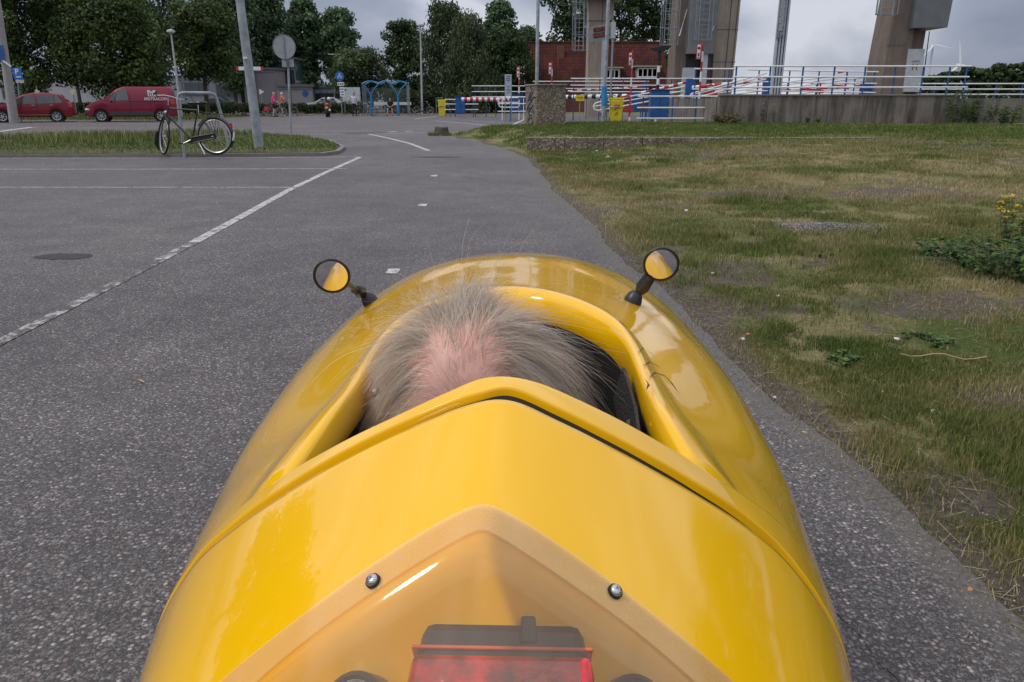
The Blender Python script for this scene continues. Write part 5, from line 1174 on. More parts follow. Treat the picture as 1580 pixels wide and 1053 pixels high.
# ---- warning lamp post, black and white
p = W(1014, 150, 38); rt = empty('signal_post', (p.x, 38, .2), 0, 'black and white banded post with a black lamp head above the large blue cabinet', 'signal post')
z0, z1 = .0, W(1014, 92, 38).z - .2; mb = MB()
for k in range(10): mb.cur = k % 2; mb.tube([(0, 0, z0 + (z1 - z0) * k / 10), (0, 0, z0 + (z1 - z0) * (k + 1) / 10)], .07, 10)
mb.build('banded_shaft', [M_WHITE, M_BLACK], rt, smooth=True)
mb = MB(); zt = z1; mb.box((0, 0, zt + .18), (.17, .2, .4)); mb.prism([(-.45, zt + .50), (.12, zt + .62), (.5, zt + .60), (.5, zt + .54), (.12, zt + .36), (-.30, zt + .36)], -.16, .16, 'y'); mb.build('lamp_head', M_BLACK, rt, bevel=.02)
# ---- poles with narrow signs
def sign_post(u, v0, vb, y, bu0, bu1, bv0, bv1, base, label, face='plain'):
    p = W(u, 150, y); rt = empty('sign_post', (p.x, y, base), 0, label, 'sign', 'narrow signs on striped posts'); zt = W(u, v0, y).z - base
    mb = MB(); n_ = 8
    for k in range(n_): mb.cur = k % 2; mb.tube([(0, 0, zt * k / n_), (0, 0, zt * (k + 1) / n_)], .045, 8)
    mb.build('banded_shaft', [M_WHITE, M_RED], rt, smooth=True)
    a_, b_ = W(bu0, bv1, y), W(bu1, bv0, y); c = Vector(((a_.x + b_.x) / 2 - p.x, -.07, (a_.z + b_.z) / 2 - base)); w_, h_ = b_.x - a_.x, b_.z - a_.z
    mb = MB(); mb.box(c, (w_, .03, h_)); o = mb.build('board', M_RED, rt); mb = MB(); mb.box(c + Vector((0, -.018, 0)), (w_ - .07, .012, h_ - .07)); mb.build('board_face', M_WHITE, o)
    mb = MB(); mb.lathe([(w_ * .3, 0), (w_ * .3, .006)], c + Vector((0, -.024, h_ * .22)), (0, -1, 0), 16); mb.box(c + Vector((0, -.028, -h_ * .2)), (w_ * .35, .008, h_ * .2)); mb.box(c + Vector((0, -.028, -h_ * .38)), (w_ * .6, .008, h_ * .03)); mb.build('pictogram', mat('dark_print', (.10, .03, .04), .6), o)
sign_post(1079, 64, 150, 36, 1073, 1082, 68, 92, .3, 'narrow red framed sign on a striped post before the broad pier')
sign_post(973, 77, 172, 44, 969, 975.5, 81, 102, 0, 'narrow sign on a striped post in front of the red roof')
sign_post(851, 95, 150, 50, 846, 851.5, 97, 115, 0, 'small tilted sign just above the pebble concrete block')
sign_post(801, 102, 150, 50, 797, 802, 104, 120, 0, 'small narrow sign left of the tall pole and pebble block')
# stop plate: yellow board
p = W(895, 151.5, 46); rt = empty('yellow_plate', (p.x, 46, 0), 0, 'small yellow plate with red lettering in front of the banded boom', 'sign')
mb = MB(); mb.box((0, 0, p.z), (.5, .03, .34)); mb.build('plate', M_YB, rt); mb = MB(); mb.tube([(0, .05, 0), (0, .05, p.z + .1)], .03, 6); mb.build('post', M_GREY, rt); text('plate_text', 'STOP', (0, -.02, p.z), .15, M_RED, rt)
p = W(783, 180, 44); rt = empty('information_board', (p.x, 44, 0), 0, 'narrow pale information board standing before the high white railing', 'board')
a_, b_ = W(779.5, 149, 44), W(789, 115, 44); w_ = b_.x - a_.x
mb = MB(); mb.box(((a_.x + b_.x) / 2 - p.x, 0, (a_.z + b_.z) / 2), (w_, .08, b_.z - a_.z)); o = mb.build('panel', mat('pale_blue_panel', (.36, .42, .47), .4), rt)
mb = MB()
for k, (s_, w2) in enumerate([(.4, .6), (.3, .7), (.22, .5), (-.05, .3), (-.2, .6), (-.33, .3)]): mb.box(((a_.x + b_.x) / 2 - p.x, -.045, (a_.z + b_.z) / 2 + s_ * (b_.z - a_.z)), (w_ * w2, .008, .035))
mb.build('print_lines', M_BLUED, o)
for s_ in (0, 1): mb = MB(); x_ = (a_.x if s_ == 0 else b_.x) - p.x; mb.tube([(x_, .02, 0), (x_, .02, b_.z)], .03, 6); mb.build('post', M_GREY, rt)
# ---- tall poles
def pole(name, u0, v0, u1, v1, y, base, r0, r1, label, cat, m=M_GREY, zt=None, lean=0.0, label2=None):
    """pole whose foot stands at pixel (u1, v1)"""
    p = W(u1, v1, y); rt = empty(name, (p.x, y, base), 0, label, cat); q_ = W(u0, v0, y); zz = q_.z - base
    mb = MB(); mb.tube([(0, 0, -.05), ((q_.x - p.x) * .5, 0, zz * .5), (q_.x - p.x, 0, zz)], [r0, (r0 + r1) / 2, r1], 14); mb.build('shaft', m, rt, smooth=True); return rt, Vector((q_.x - p.x, 0, zz))
M_POLE = mat('weathered_galvanised_pole', (.34, .37, .40), .55, .3, var=.25, scale=5)
pt = G(400, 229, .09); rt, tp = pole('steel_mast', 362, -60, 400, 229, pt.y, .09, .118, .095, 'thick pale grey steel mast on the grass island right of the parked bicycle', 'mast', M_POLE)
mb = MB(); mb.box((-.01 + tp.x * .5, -.13, 2.1), (.10, .02, .05)); mb.build('label_plate', M_WHITE, rt)
pt = G(84, 189.5); 
rt, tp = pole('lamp_post', -8, -20, 22, 190, 43, 0, .24, .17, 'thick leaning concrete lamp post in front of the red car at the left edge', 'lamp post', mat('pale_concrete_pole', (.30, .29, .28), .8, bump=.3))
q_ = W(3, 82, 43) - rt.location; mb = MB(); mb.box(q_ + Vector((.05, -.3, 0)), (.5, .04, .75)); mb.build('blue_sign', M_BLUE, rt)
mb = MB(); mb.box(q_ + Vector((.35, -.3, -.55)), (.5, .03, .08), (0, R(40), 0)); mb.build('small_arm', M_WHITE, rt)
rt, tp = pole('tall_pole', 831, -40, 827.5, 140, 33, 0, .075, .07, 'tall slender grey pole rising from behind the pebble concrete block', 'pole', M_POLE)
rt, tp = pole('tall_pole', 941, -50, 930.5, 187, 33.5, .28, .085, .07, 'tall grey pole with a blue band wrapped near its foot beside the yellow bin', 'pole', M_POLE)
for a_, b_, m_, nm in ((162, 134, mat('bright_blue_wrap', (.03, .22, .55), .4), 'blue_band'),):
    z0 = W(930, a_, 33.5).z - .28; z1 = W(930, b_, 33.5).z - .28; f = lambda z: tp.x * z / tp.z
    mb = MB(); mb.tube([(f(z0), 0, z0), (f(z1), 0, z1)], .125, 12); mb.build(nm, m_, rt, smooth=True)
M_BOARD = mat('grey_display_board', (.22, .23, .24), .5)
p = W(927, 52, 40); sg = empty('matrix_sign', (p.x, 40, 0), 0, 'grey display sign with two rows of red lettering fixed high between pier and pole', 'sign')
a_, b_ = W(908, 66, 40), W(947, 40, 40); w_ = b_.x - a_.x
mb = MB(); zc_ = p.z; mb.prism([(-w_ / 2, zc_ - .42), (w_ / 2 - .1, zc_ - .22), (w_ / 2 - .1, zc_ + .5), (-w_ / 2, zc_ + .28)], 0, .12, 'y'); mb.build('panel', M_BOARD, sg)
mb = MB(); mb.box((w_ / 2, .1, zc_ + .15), (.22, .3, .75)); mb.build('side_box', M_GWALL, sg)
for k, s_ in enumerate(('LET OP', 'SLAGBOOM')):
    mb = MB(); mb.box((.02, -.012, zc_ + .18 - k * .26 + .02), (.78, .02, .2), (0, -R(8), 0)); mb.build('display_row', M_BLACK, sg)
    o = text('display_text', s_, (.02, -.03, zc_ + .18 - k * .26 + .02), .17 if k else .19, mat('red_display', (.5, .09, .03), .5), sg); o.rotation_euler = (math.pi / 2, -R(8), 0)
mb = MB(); mb.tube([(w_ / 2, .05, 0), (w_ / 2, .05, zc_ + .6)], .05, 8); mb.build('post', M_GREY, sg)
def lantern(u0, v0, u1, v1, y, label, head=.5):
    rt, tp = pole('street_lamp', u0, v0, u1, v1, y, 0, .09, .05, label, 'street lamp', mat('pale_lamp_shaft', (.42, .42, .42), .6))
    mb = MB(); mb.lathe([(0, .28), (head * .5, .2), (head * .55, .1), (head * .35, .0)], tp, (0, 0, 1), 14); mb.build('lamp_head', M_GWALL, rt, smooth=True)
lantern(264, 52, 280, 178, 54, 'street lamp with small white head between the van and the right lime tree'); lantern(648.5, 42, 651.5, 177, 66, 'slim street lamp standing right of the blue shelter', .45)
rt, tp = pole('street_lamp', 516, 84, 516, 170, 82, 0, .06, .05, 'far twin armed lamp above the small green tree', 'street lamp'); mb = MB(); mb.box(tp, (1.2, .2, .09)); mb.build('lamp_head', M_GWALL, rt)
rt, tp = pole('street_lamp', 546, 76, 547, 160, 90, 0, .06, .05, 'faint far lamp post beside the gap of sky', 'street lamp'); mb = MB(); mb.box(tp + Vector((.3, 0, 0)), (.7, .2, .09)); mb.build('lamp_head', M_GWALL, rt)
# round sign seen from behind
pt = G(449, 209); rt, tp = pole('round_sign', 443, 58, 449, 209, pt.y, 0, .04, .038, 'grey back of a round traffic sign with a small plate below, on a thin pole', 'sign', M_POLE)
k_ = pt.y * 1.0 / F; q_ = W(439.5, 73, pt.y) - rt.location
mb = MB(); mb.lathe([(0, 0), (16.2 * k_, 0), (16.6 * k_, .015), (16.6 * k_, .03), (0, .03)], q_ + Vector((0, -.06, 0)), (0, -1, 0), 40); o = mb.build('sign_disc', mat('grey_sign_back', (.33, .35, .37), .5, .2), rt, smooth=True)
mb = MB(); mb.tube([q_ + Vector((16.5 * k_ * math.cos(a_), -.09, 16.5 * k_ * math.sin(a_))) for a_ in np.linspace(0, 2 * math.pi, 40, endpoint=False)], .012, 6, closed=True); mb.build('disc_rim', M_DGREY, o, smooth=True)
mb = MB(); mb.box(q_ + Vector((0, -.1, 0)), (.05, .02, .72)); mb.build('bracket', M_GREY, rt)
mb = MB(); q2 = W(445, 98, pt.y) - rt.location; mb.box(q2 + Vector((0, -.06, 0)), (.42, .02, .26)); mb.build('lower_plate', mat('grey_sign_back', (.33, .35, .37), .5, .2), rt); mb = MB(); mb.box(q2 + Vector((0, -.085, 0)), (.08, .03, .26)); mb.build('plate_clamp', M_DGREY, rt)
# direction arm sign behind the mast
p = W(385, 106, 46); rt = empty('direction_sign', (p.x, 46, 0), 0, 'white direction arm with red edge sticking out behind the grey mast', 'sign'); mb = MB(); mb.box((0, 0, p.z), (1.5, .04, .2)); o = mb.build('arm', M_WHITE, rt); 
for s_ in (-.7, .72): mb = MB(); mb.box((s_, -.025, p.z), (.14, .012, .2)); mb.build('red_edge', M_RED, o)
mb = MB(); mb.tube([(.1, .05, 0), (.1, .05, p.z + .2)], .035, 6); mb.build('post', M_GREY, rt)
# parking sign
p = W(30, 178, 45.5); rt = empty('parking_sign', (p.x, 45.5, 0), 0, 'blue parking sign with white P above the red car', 'sign')
q_ = W(27, 113.5, 45.5) - rt.location; mb = MB(); mb.box(q_, (.5, .03, .62), (0, -R(3), 0)); o = mb.build('blue_panel', mat('sign_blue', (.02, .13, .48), .4), rt); text('letter_p', 'P', q_ + Vector((-.02, -.02, .08)), .42, M_WHITE, o, bold=True)
mb = MB(); mb.box(q_ + Vector((.03, -.02, -.19)), (.28, .01, .06)); mb.build('small_legend', M_WHITE, o)
mb = MB(); mb.box(q_ + Vector((.05, 0, -.43)), (.45, .03, .18)); mb.build('lower_plate', M_GWALL, rt); mb = MB(); mb.tube([(0, .04, 0), (q_.x, .04, q_.z + .3)], .035, 6); mb.build('post', M_GREY, rt)
for (u, v, l) in ((57, 143, 'pale yellow diamond marker behind the roof of the red car'), (112, 142, 'pale yellow diamond marker between the red car and the red van')):
    p = W(u, v, 50); rt = empty('diamond_sign', (p.x, 50, 0), 0, l, 'sign'); mb = MB(); mb.box((0, 0, p.z), (.26, .02, .32), (0, R(45 if False else 30), 0)); mb.build('plate', mat('pale_yellow_plate', (.5, .47, .3), .5), rt); mb = MB(); mb.tube([(.02, .04, 0), (0, .04, p.z + .4)], .025, 6); mb.build('post', M_GREY, rt)
# blue cycle sign
p = W(528, 178, 60); rt = empty('cycle_sign', (p.x, 60, 0), 0, 'round blue sign with white bicycle above two white plates left of the shelter', 'sign'); q_ = W(524, 118, 60) - rt.location
mb = MB(); mb.lathe([(0, 0), (.33, 0), (.33, .03), (0, .03)], q_, (0, -1, 0), 32); o = mb.build('blue_disc', mat('sign_blue', (.02, .13, .48), .4), rt)
mb = MB()
for s_ in (-.1, .11): mb.tube([q_ + Vector((s_ + .075 * math.cos(a_), -.045, -.07 + .075 * math.sin(a_))) for a_ in np.linspace(0, 6.283, 16, endpoint=False)], .012, 4, closed=True)
mb.tube([q_ + Vector(v) for v in ((-.1, -.045, -.07), (-.04, -.045, .06), (.07, -.045, .06), (.11, -.045, -.07))], .012, 4); mb.tube([q_ + Vector((-.04, -.045, .06)), q_ + Vector((.02, -.045, -.07)), q_ + Vector((.07, -.045, .06))], .012, 4); mb.box(q_ + Vector((0, -.045, .15)), (.1, .01, .08)); mb.build('bicycle_symbol', M_WHITE, o)
mb = MB(); mb.box(q_ + Vector((.05, 0, -.55)), (.52, .02, .26)); o = mb.build('white_plate', M_WHITE, rt); mb = MB(); [mb.box(q_ + Vector((.05 + s_, -.015, -.55)), (.1, .01, .12)) for s_ in (-.16, 0, .16)]; mb.build('plate_symbols', M_DGREY, o)
mb = MB(); mb.box(q_ + Vector((.12, 0, -1.12)), (.36, .02, .68)); o = mb.build('white_plate', M_WHITE, rt); mb = MB(); [mb.box(q_ + Vector((.12, -.015, -1.12 + s_)), (.24, .01, .07)) for s_ in (-.2, 0, .2)]; mb.build('plate_symbols', M_DGREY, o)
mb = MB(); mb.tube([(0, .05, 0), (q_.x, .05, q_.z)], .04, 6); mb.build('post', M_GREY, rt)
for (u, v, r_, l, m_, n3) in ((496 - 23 + 0, 145, .3, 'far small blue sign on a pole behind the grass verge', M_BLUE, 20), (405, 142, .3, 'tiny far give way sign left of the cyclists', M_WHITE, 3), (287, 112, .28, 'narrow blue banner on a pole beside the small street lamp', M_BLUE, 4)):
    p = W(u, 165, 74); rt = empty('far_sign', (p.x, 74, 0), 0, l, 'sign'); z_ = W(u, v, 74).z; mb = MB(); mb.lathe([(0, 0), (r_, 0), (r_, .03), (0, .03)], (0, 0, z_), (0, -1, 0), n3); mb.build('sign_face', m_, rt); mb = MB(); mb.tube([(0, .04, 0), (0, .04, z_)], .04, 6); mb.build('post', M_GREY, rt)
# map board
p = W(543, 160, 64); rt = empty('map_board', (p.x, 64, 0), 0, 'large white map board on dark legs left of the standing man', 'board'); a_, b_ = W(530, 157, 64), W(556, 135, 64)
mb = MB(); mb.box((0, 0, (a_.z + b_.z) / 2), (b_.x - a_.x, .08, b_.z - a_.z)); o = mb.build('panel', mat('pale_map_panel', (.5, .54, .56), .3, var=.15, scale=3), rt); mb = MB(); mb.box((0, -.05, (a_.z + b_.z) / 2), (b_.x - a_.x - .15, .01, b_.z - a_.z - .15)); mb.build('map', mat('map_print', (.52, .55, .55), .4, col2=(.35, .42, .45), scale=5), o)
mb = MB(); mb.box((-.55, -.06, b_.z - .2), (.3, .01, .18)); mb.build('map_inset', M_DGREY, o)
for s_ in (-.6, .6): mb = MB(); mb.box((s_, 0, a_.z / 2), (.09, .09, a_.z + .05)); mb.build('leg', M_DGREY, rt)
# ---- blue shelter
sy = 61; a_, b_ = W(561, 178, sy), W(629, 178, sy); L = b_.x - a_.x; zt = W(595, 125.5, sy).z; ze = W(595, 130, sy).z
M_SB = mat('bright_blue_steel', (.015, .20, .42), .4)
sh = empty('bicycle_shelter', ((a_.x + b_.x) / 2, sy, 0), 0, 'bright blue steel waiting shelter with three arched glass bays', 'shelter')
mb = MB(); glass_ = MB(); bays = 3; BE = (-.5, -.14, .17, .5)
for yy_ in (0, 1.5):
    for k in range(bays):
        x0, x1 = BE[k] * L, BE[k + 1] * L
        mb.tube([(x0 + (x1 - x0) * t, yy_, ze + (zt - ze) * math.sin(math.pi * t)) for t in np.linspace(0, 1, 9)], .055, 6)
mb.build('roof_arches', M_SB, sh, smooth=True)
for k in range(bays):
    x0, x1 = BE[k] * L, BE[k + 1] * L; P_ = [(x0 + (x1 - x0) * t, ze + (zt - ze) * math.sin(math.pi * t) + .03) for t in np.linspace(0, 1, 9)]
    mb = MB(); vs = [(x, 0, z) for x, z in P_] + [(x, 1.5, z) for x, z in P_]; mb.add(vs, [(i, i + 1, i + 10, i + 9) for i in range(8)]); mb.build('roof_panel', mat('shelter_glass', (.35, .42, .42), .1, alpha=.45), sh)
for k, xq in enumerate((-.31 * L, .30 * L)):
    mb = MB(); mb.tube([(xq, 0, 0), (xq, 0, ze - .95)], .075, 8)
    for s_ in (-1, 1): mb.tube([(xq, 0, ze - 1.0), (xq + s_ * .06, 0, ze - .75), (xq + s_ * .24, 0, ze - .38), (xq + s_ * .64, 0, ze - .02)], .045, 6)
    mb.build('branching_post', M_SB, sh, smooth=True)
for x_ in (-L / 2, L / 2):
    mb = MB(); mb.box((x_, .75, ze / 2 + .1), (.02, 1.5, ze - .3)); mb.build('side_glass', mat('shelter_glass', (.35, .42, .42), .1, alpha=.45), sh)
    mb = MB(); mb.tube([(x_, 1.5, 0), (x_, 1.5, ze)], .03, 6); mb.build('rear_post', M_GREY, sh)
mb = MB(); mb.box((0, 1.5, ze / 2), (L - .1, .02, ze - .5)); mb.build('rear_glass', mat('clear_rear_glass', (.4, .45, .45), .08, alpha=.07), sh)
p = W(588, 170, sy + .8); rt = empty('bench', (p.x, sy + .8, 0), 0, 'blue bench inside the shelter left of the seated person', 'bench'); mb = MB(); mb.box((.25, 0, .46), (2.4, .36, .07)); mb.build('seat', M_SB, rt)
for s_ in (-.8, 1.3): mb = MB(); mb.box((s_, 0, .22), (.06, .3, .44)); mb.build('leg', M_SB, rt)
# ---- pebble concrete block
by = 29.5; X = lambda u, v: W(u, v, by); a_, b_ = X(812, 197), X(874, 131); w_ = b_.x - a_.x; zb_ = W(840, 197, by).z; zt = W(840, 131, by).z
rt = empty('concrete_block', ((a_.x + b_.x) / 2, by, zb_ - .02), 0, 'tall square block of pebble concrete with graffiti on its narrow side', 'concrete block')
mb = MB(); mb.prism([(-w_ / 2 - .02, 1.0), (-w_ / 2 + .38, 0), (w_ / 2, .12), (w_ / 2 + .0, 1.5), (-w_ / 2, 1.6)], 0, zt - zb_, 'z'); mb.build('body', M_PEB, rt, bevel=.02)
mb = MB(); mb.prism([(-w_ / 2 - .06, 1.0), (-w_ / 2 + .36, -.05), (w_ / 2 + .04, .06), (w_ / 2 + .04, 1.55), (-w_ / 2 - .04, 1.65)], zt - zb_, zt - zb_ + .05, 'z'); mb.build('cap', concrete_mat('coping_concrete2', (.28, .27, .24), (.2, .19, .17), False), rt)
M_GR = mat('faded_graffiti', (.05, .07, .16), .7); fa = Vector((-w_ / 2 - .02, 1.0, 0)); fb = Vector((-w_ / 2 + .38, 0, 0)); fn = Vector((fb.y - fa.y, -(fb.x - fa.x), 0)).normalized()
for k, (cu_, cz, rr) in enumerate([(.5, .55, .2), (.55, .85, .28), (.45, 1.15, .17), (.5, .3, .18), (.6, 1.4, .10)]):
    mb = MB(); c = fa.lerp(fb, cu_) + fn * .012; tt = (fb - fa).normalized(); mb.tube([c + tt * rr * 1.2 * math.cos(q) * (1 + .3 * math.sin(3 * q)) + Vector((0, 0, cz + rr * math.sin(q + k))) for q in np.linspace(0, 5.2, 18)], .018, 5); mb.build('graffiti', M_GR, rt)
# ---- yellow bins
def bin_(u, v0, v1, wpx, y, z, label, face):
    p = W(u, v1, y); k_ = y / F; w_ = wpx * k_; h_ = W(u, v0, y).z - z; rt = empty('wheeled_bin', (p.x, y, z), 0, label, 'bin', 'yellow wheeled bins')
    mb = MB(); b0 = len(mb.v); vs = [(-w_ * .4, 0, 0), (w_ * .4, 0, 0), (w_ * .4, w_ * .9, 0), (-w_ * .4, w_ * .9, 0), (-w_ * .5, -.04, h_ * .9), (w_ * .5, -.04, h_ * .9), (w_ * .5, w_, h_ * .9), (-w_ * .5, w_, h_ * .9)]
    mb.add(vs, [(3, 2, 1, 0), (4, 5, 6, 7), (0, 1, 5, 4), (1, 2, 6, 5), (2, 3, 7, 6), (3, 0, 4, 7)]); mb.build('body', M_YB, rt, bevel=.02)
    mb = MB(); mb.box((0, w_ / 2, h_ * .95), (w_ * 1.1, w_ * 1.1, h_ * .09)); mb.build('lid', M_YB, rt, bevel=.02)
    for s_ in (-1, 1): mb = MB(); mb.lathe([(.10, -.03), (.10, .03)], (s_ * w_ * .4, w_ * .9, .1), (1, 0, 0), 14); mb.build('wheel', M_BLACK, rt)
    mb = MB(); 
    for k in range(face): 
        x_, z_ = rng.uniform(-.22, .22) * w_, h_ * rng.uniform(.2, .75); mb.tube([(x_ + .05 * math.cos(q) , -.045 + .04 * (1 - z_ / h_), z_ + .07 * math.sin(1.3 * q)) for q in np.linspace(0, 5, 9)], .012, 4)
    mb.build('sticker', M_RED if face > 1 else M_BLACK, rt)
    mb = MB(); x_ = -w_ * .75; mb.tube([(x_, .1, 0), (x_, .1, h_ * 1.1), (w_ * .0, .1 + w_, h_ * 1.1)], .025, 6); mb.tube([(x_, -.06, h_ * .62), (w_ * .55, -.06, h_ * .62)], .018, 6); mb.build('holder_frame', M_GREY, rt)
bin_(951, 151, 186.5, 19, 33.5, .30, 'larger yellow wheeled bin with red stickers beside the pole with the blue band', 6)
bin_(682, 154, 176.5, 11, 60, 0, 'small yellow wheeled bin at the far left end of the low white railing', 1)
# ---- low kerb wall in the lawn, stump
kx0 = G(813, 237).x; mb = MB(); xs_ = [kx0 + i * 1.0 for i in range(10)]
rt = empty('low_concrete_kerb', (kx0, KERB_Y, 0), 0, 'low weathered concrete edging wall crossing the lawn', 'edging')
for i in range(9):
    mb = MB(); L_ = .985; mb.box((i + .5, 0, .115 + rng.uniform(-.006, .006)), (L_, .24, .40)); mb.build('edging_block', M_PEB, rt, bevel=.012)
p = on_terr(681, 210); rt = empty('tree_stump', (p.x, p.y, p.z), 0, 'weathered tree stump at the corner of the path', 'stump')
mb = MB(); k_ = 22; prof = [(.34, -.05), (.27, .06), (.23, .22), (.215, .30)]; vs = []
for r_, z_ in prof:
    for k in range(k_): q = 2 * math.pi * k / k_; rr = r_ * (1 + .1 * math.sin(3 * q) + .06 * math.sin(7 * q)); vs.append((rr * math.cos(q), rr * math.sin(q), z_ + (.03 * math.sin(2 * q) if z_ > .2 else 0)))
fs = [(i * k_ + k, i * k_ + (k + 1) % k_, (i + 1) * k_ + (k + 1) % k_, (i + 1) * k_ + k) for i in range(3) for k in range(k_)]; fs.append(tuple(range(3 * k_, 4 * k_))); mb.add(vs, fs)
mb.build('bark', mat('grey_brown_stump', (.10, .085, .06), .95, bump=.8, bscale=14, col2=(.05, .05, .03)), rt)
tx = rng.uniform(-.45, .35, 500) + p.x; ty = rng.uniform(-.3, .3, 500) + p.y; blades('stump_grass', tx, ty, terr(tx, ty), rng.uniform(.05, .18, 500), np.full(500, .35), .016, 'tuft of grass round the tree stump')
# ---- wind turbines on the far bank
for (u, v, y, l, a0) in ((1480, 100, 900, 'white wind turbine far off at the right, one blade raised', -12), (1440, 70, 1100, 'far white wind turbine half hidden by the right pier', 100)):
    p = W(u, v, y); rt = empty('wind_turbine', (p.x, y, 0), 0, l, 'wind turbine'); mb = MB(); mb.tube([(0, 0, 0), (0, 0, p.z)], [2.2, 1.2], 10); mb.build('tower', M_GWALL, rt, smooth=True); mb = MB(); mb.box((0, 1, p.z), (2.4, 6, 2.6)); mb.build('nacelle', M_WHITE, rt)
    for k in range(3):
        q = R(90 - a0 + 120 * k); mb = MB(); mb.tube([(0, -2.5, p.z), (5 * math.cos(q), -2.5, p.z + 5 * math.sin(q)), (26 * math.cos(q), -2.5, p.z + 26 * math.sin(q))], [.8, 1.2, .25], 6); mb.build('blade', M_WHITE, rt, smooth=True)
# ================================================================== VEHICLES, BICYCLES, PEOPLE
def car_paint(name, col):
    m = mat(name, col, .45, coat=.45, var=.05, scale=.5, spec=.25); return m
M_TYRE = mat('tyre_rubber', (.015, .015, .015), .85); M_ALLOY = mat('alloy_rim', (.55, .55, .56), .35, .8)
M_CG = mat('car_glass', (.05, .065, .065), .05, spec=1.0, var=.3, scale=1.2); M_TRIM = mat('grey_bumper_plastic', (.045, .045, .05), .6)
def car(name, loc, rz, st, paint, label, cat, side_win, screen, rear_screen, wheels, wr, W2, group=None, sill=.28, rub=None, flip=None):
    """lofted shell: st = stations (x, roof z, belt z, half width), nose at x=0, driving towards -x"""
    root = empty(name, loc, rz, label, cat, group); L = st[-1][0]; x0 = -L / 2
    S = [np.array(s_, float) for s_ in st]; xs_ = np.linspace(0, L, 60); T_ = np.array(S)
    zr_ = np.interp(xs_, T_[:, 0], T_[:, 1]); zb_ = np.interp(xs_, T_[:, 0], T_[:, 2]); hw = np.interp(xs_, T_[:, 0], T_[:, 3])
    def sec(i, x=None):
        x = xs_[i] if x is None else x
        r_, b_, w_ = (float(np.interp(x, T_[:, 0], T_[:, j])) for j in (1, 2, 3)); b_ = min(b_, r_ - .02); g_ = r_ - b_
        tum = min(.20, g_ * .34); lo = sill + (.12 if x < .15 or x > L - .15 else 0)
        arch = 0
        for wx in wheels:
            d_ = abs(x - wx); 
            if d_ < wr + .07: arch = max(arch, math.sqrt(max(0, (wr + .07) ** 2 - d_ ** 2)) + wr - .0)
        lo2 = max(lo, arch) if arch else lo
        return [(0, lo), (w_ * .93, min(lo2, b_ - .1) if arch else lo), (w_ * .985, min(max(lo2, lo + .04), b_ - .08)), (w_, max((lo + b_) / 2, min(lo2 + .03, b_ - .05))), (w_ * .985, b_), (w_ * .985 - tum * .85, r_ - g_ * .14), (w_ * .985 - tum - .08, r_ - .015), (0, r_)]
    V = []; n8 = 8
    for i in range(60):
        s_ = sec(i); V += [(x0 + xs_[i], -a_, b_) for a_, b_ in s_] + [(x0 + xs_[i], a_, b_) for a_, b_ in s_[::-1]]
    fs = [(i * 16 + k, i * 16 + (k + 1) % 16, (i + 1) * 16 + (k + 1) % 16, (i + 1) * 16 + k) for i in range(59) for k in range(16)] + [tuple(range(16))[::-1], tuple(range(59 * 16, 60 * 16))]
    mb = MB(); mb.add(V, fs); body = mb.build('body', paint, root, smooth=True)
    def pt(x, t, s_, off=.012):
        q = sec(0, x); a_, b_ = q[4], q[5]; return Vector((x0 + x, s_ * (a_[0] + (b_[0] - a_[0]) * t + off), a_[1] + (b_[1] - a_[1]) * t + .0))
    for s_ in (-1, 1):
        for (xa, xb, xc, xd) in side_win:       # lower front, lower rear, upper rear, upper front
            mb = MB(); n_ = 8; lo = [pt(xa + (xb - xa) * k / n_, .06, s_) for k in range(n_ + 1)]; hi = [pt(xd + (xc - xd) * k / n_, .95, s_) for k in range(n_ + 1)]
            mb.add(lo + hi, [(k, k + 1, n_ + 2 + k, n_ + 1 + k) for k in range(n_)]); mb.build('side_window', M_CG, root)
    for (xa, xb, nm) in ((screen[0], screen[1], 'windscreen'), (rear_screen[0], rear_screen[1], 'rear_window')):
        mb = MB(); vs = []
        for k in range(7):
            x = xa + (xb - xa) * k / 6; q = sec(0, x); vs += [(x0 + x, -q[6][0] * .97, q[6][1] + .012), (x0 + x, 0, q[7][1] + .014), (x0 + x, q[6][0] * .97, q[6][1] + .012)]
        mb.add(vs, [(3 * k + j, 3 * k + j + 1, 3 * k + j + 4, 3 * k + j + 3) for k in range(6) for j in (0, 1)]); mb.build(nm, M_CG, root)
    for wx in wheels:
        for s_ in (-1, 1):
            c = Vector((x0 + wx, s_ * (W2 - .10), wr)); mb = MB(); mb.lathe([(wr - .10, -.10), (wr - .02, -.10), (wr, -.07), (wr, .07), (wr - .02, .10), (wr - .10, .10)], c, (0, s_, 0), 28, False); o = mb.build('wheel', M_TYRE, root, smooth=True)
            mb = MB(); mb.lathe([(wr - .10, .0), (wr - .095, .095), (wr - .13, .085), (wr - .145, .05)], c, (0, s_, 0), 24, False); mb.lathe([(.075, .04), (.06, .085), (0, .09)], c, (0, s_, 0), 12)
            for k in range(7):
                q = 2 * math.pi * k / 7; mb.box(c + Vector((math.cos(q) * wr * .38, s_ * .075, math.sin(q) * wr * .38)), (wr * .62, .03, .04), (0, -q, 0))
            mb.build('rim', M_ALLOY, o)
            mb = MB(); mb.lathe([(wr - .10, .02), (0, .02)], c, (0, s_, 0), 20); mb.build('spoke_shade_disc', M_BLACK, o)  # black backing disc: the shade between the spokes is put into its colour
            mb = MB(); mb.lathe([(wr + .06, -.1), (wr + .065, -.02), (wr + .055, -.02), (.0, -.02)], c, (0, s_, 0), 28); mb.build('wheel_well', M_BLACK, root)
    hb = S[1][1] * .78
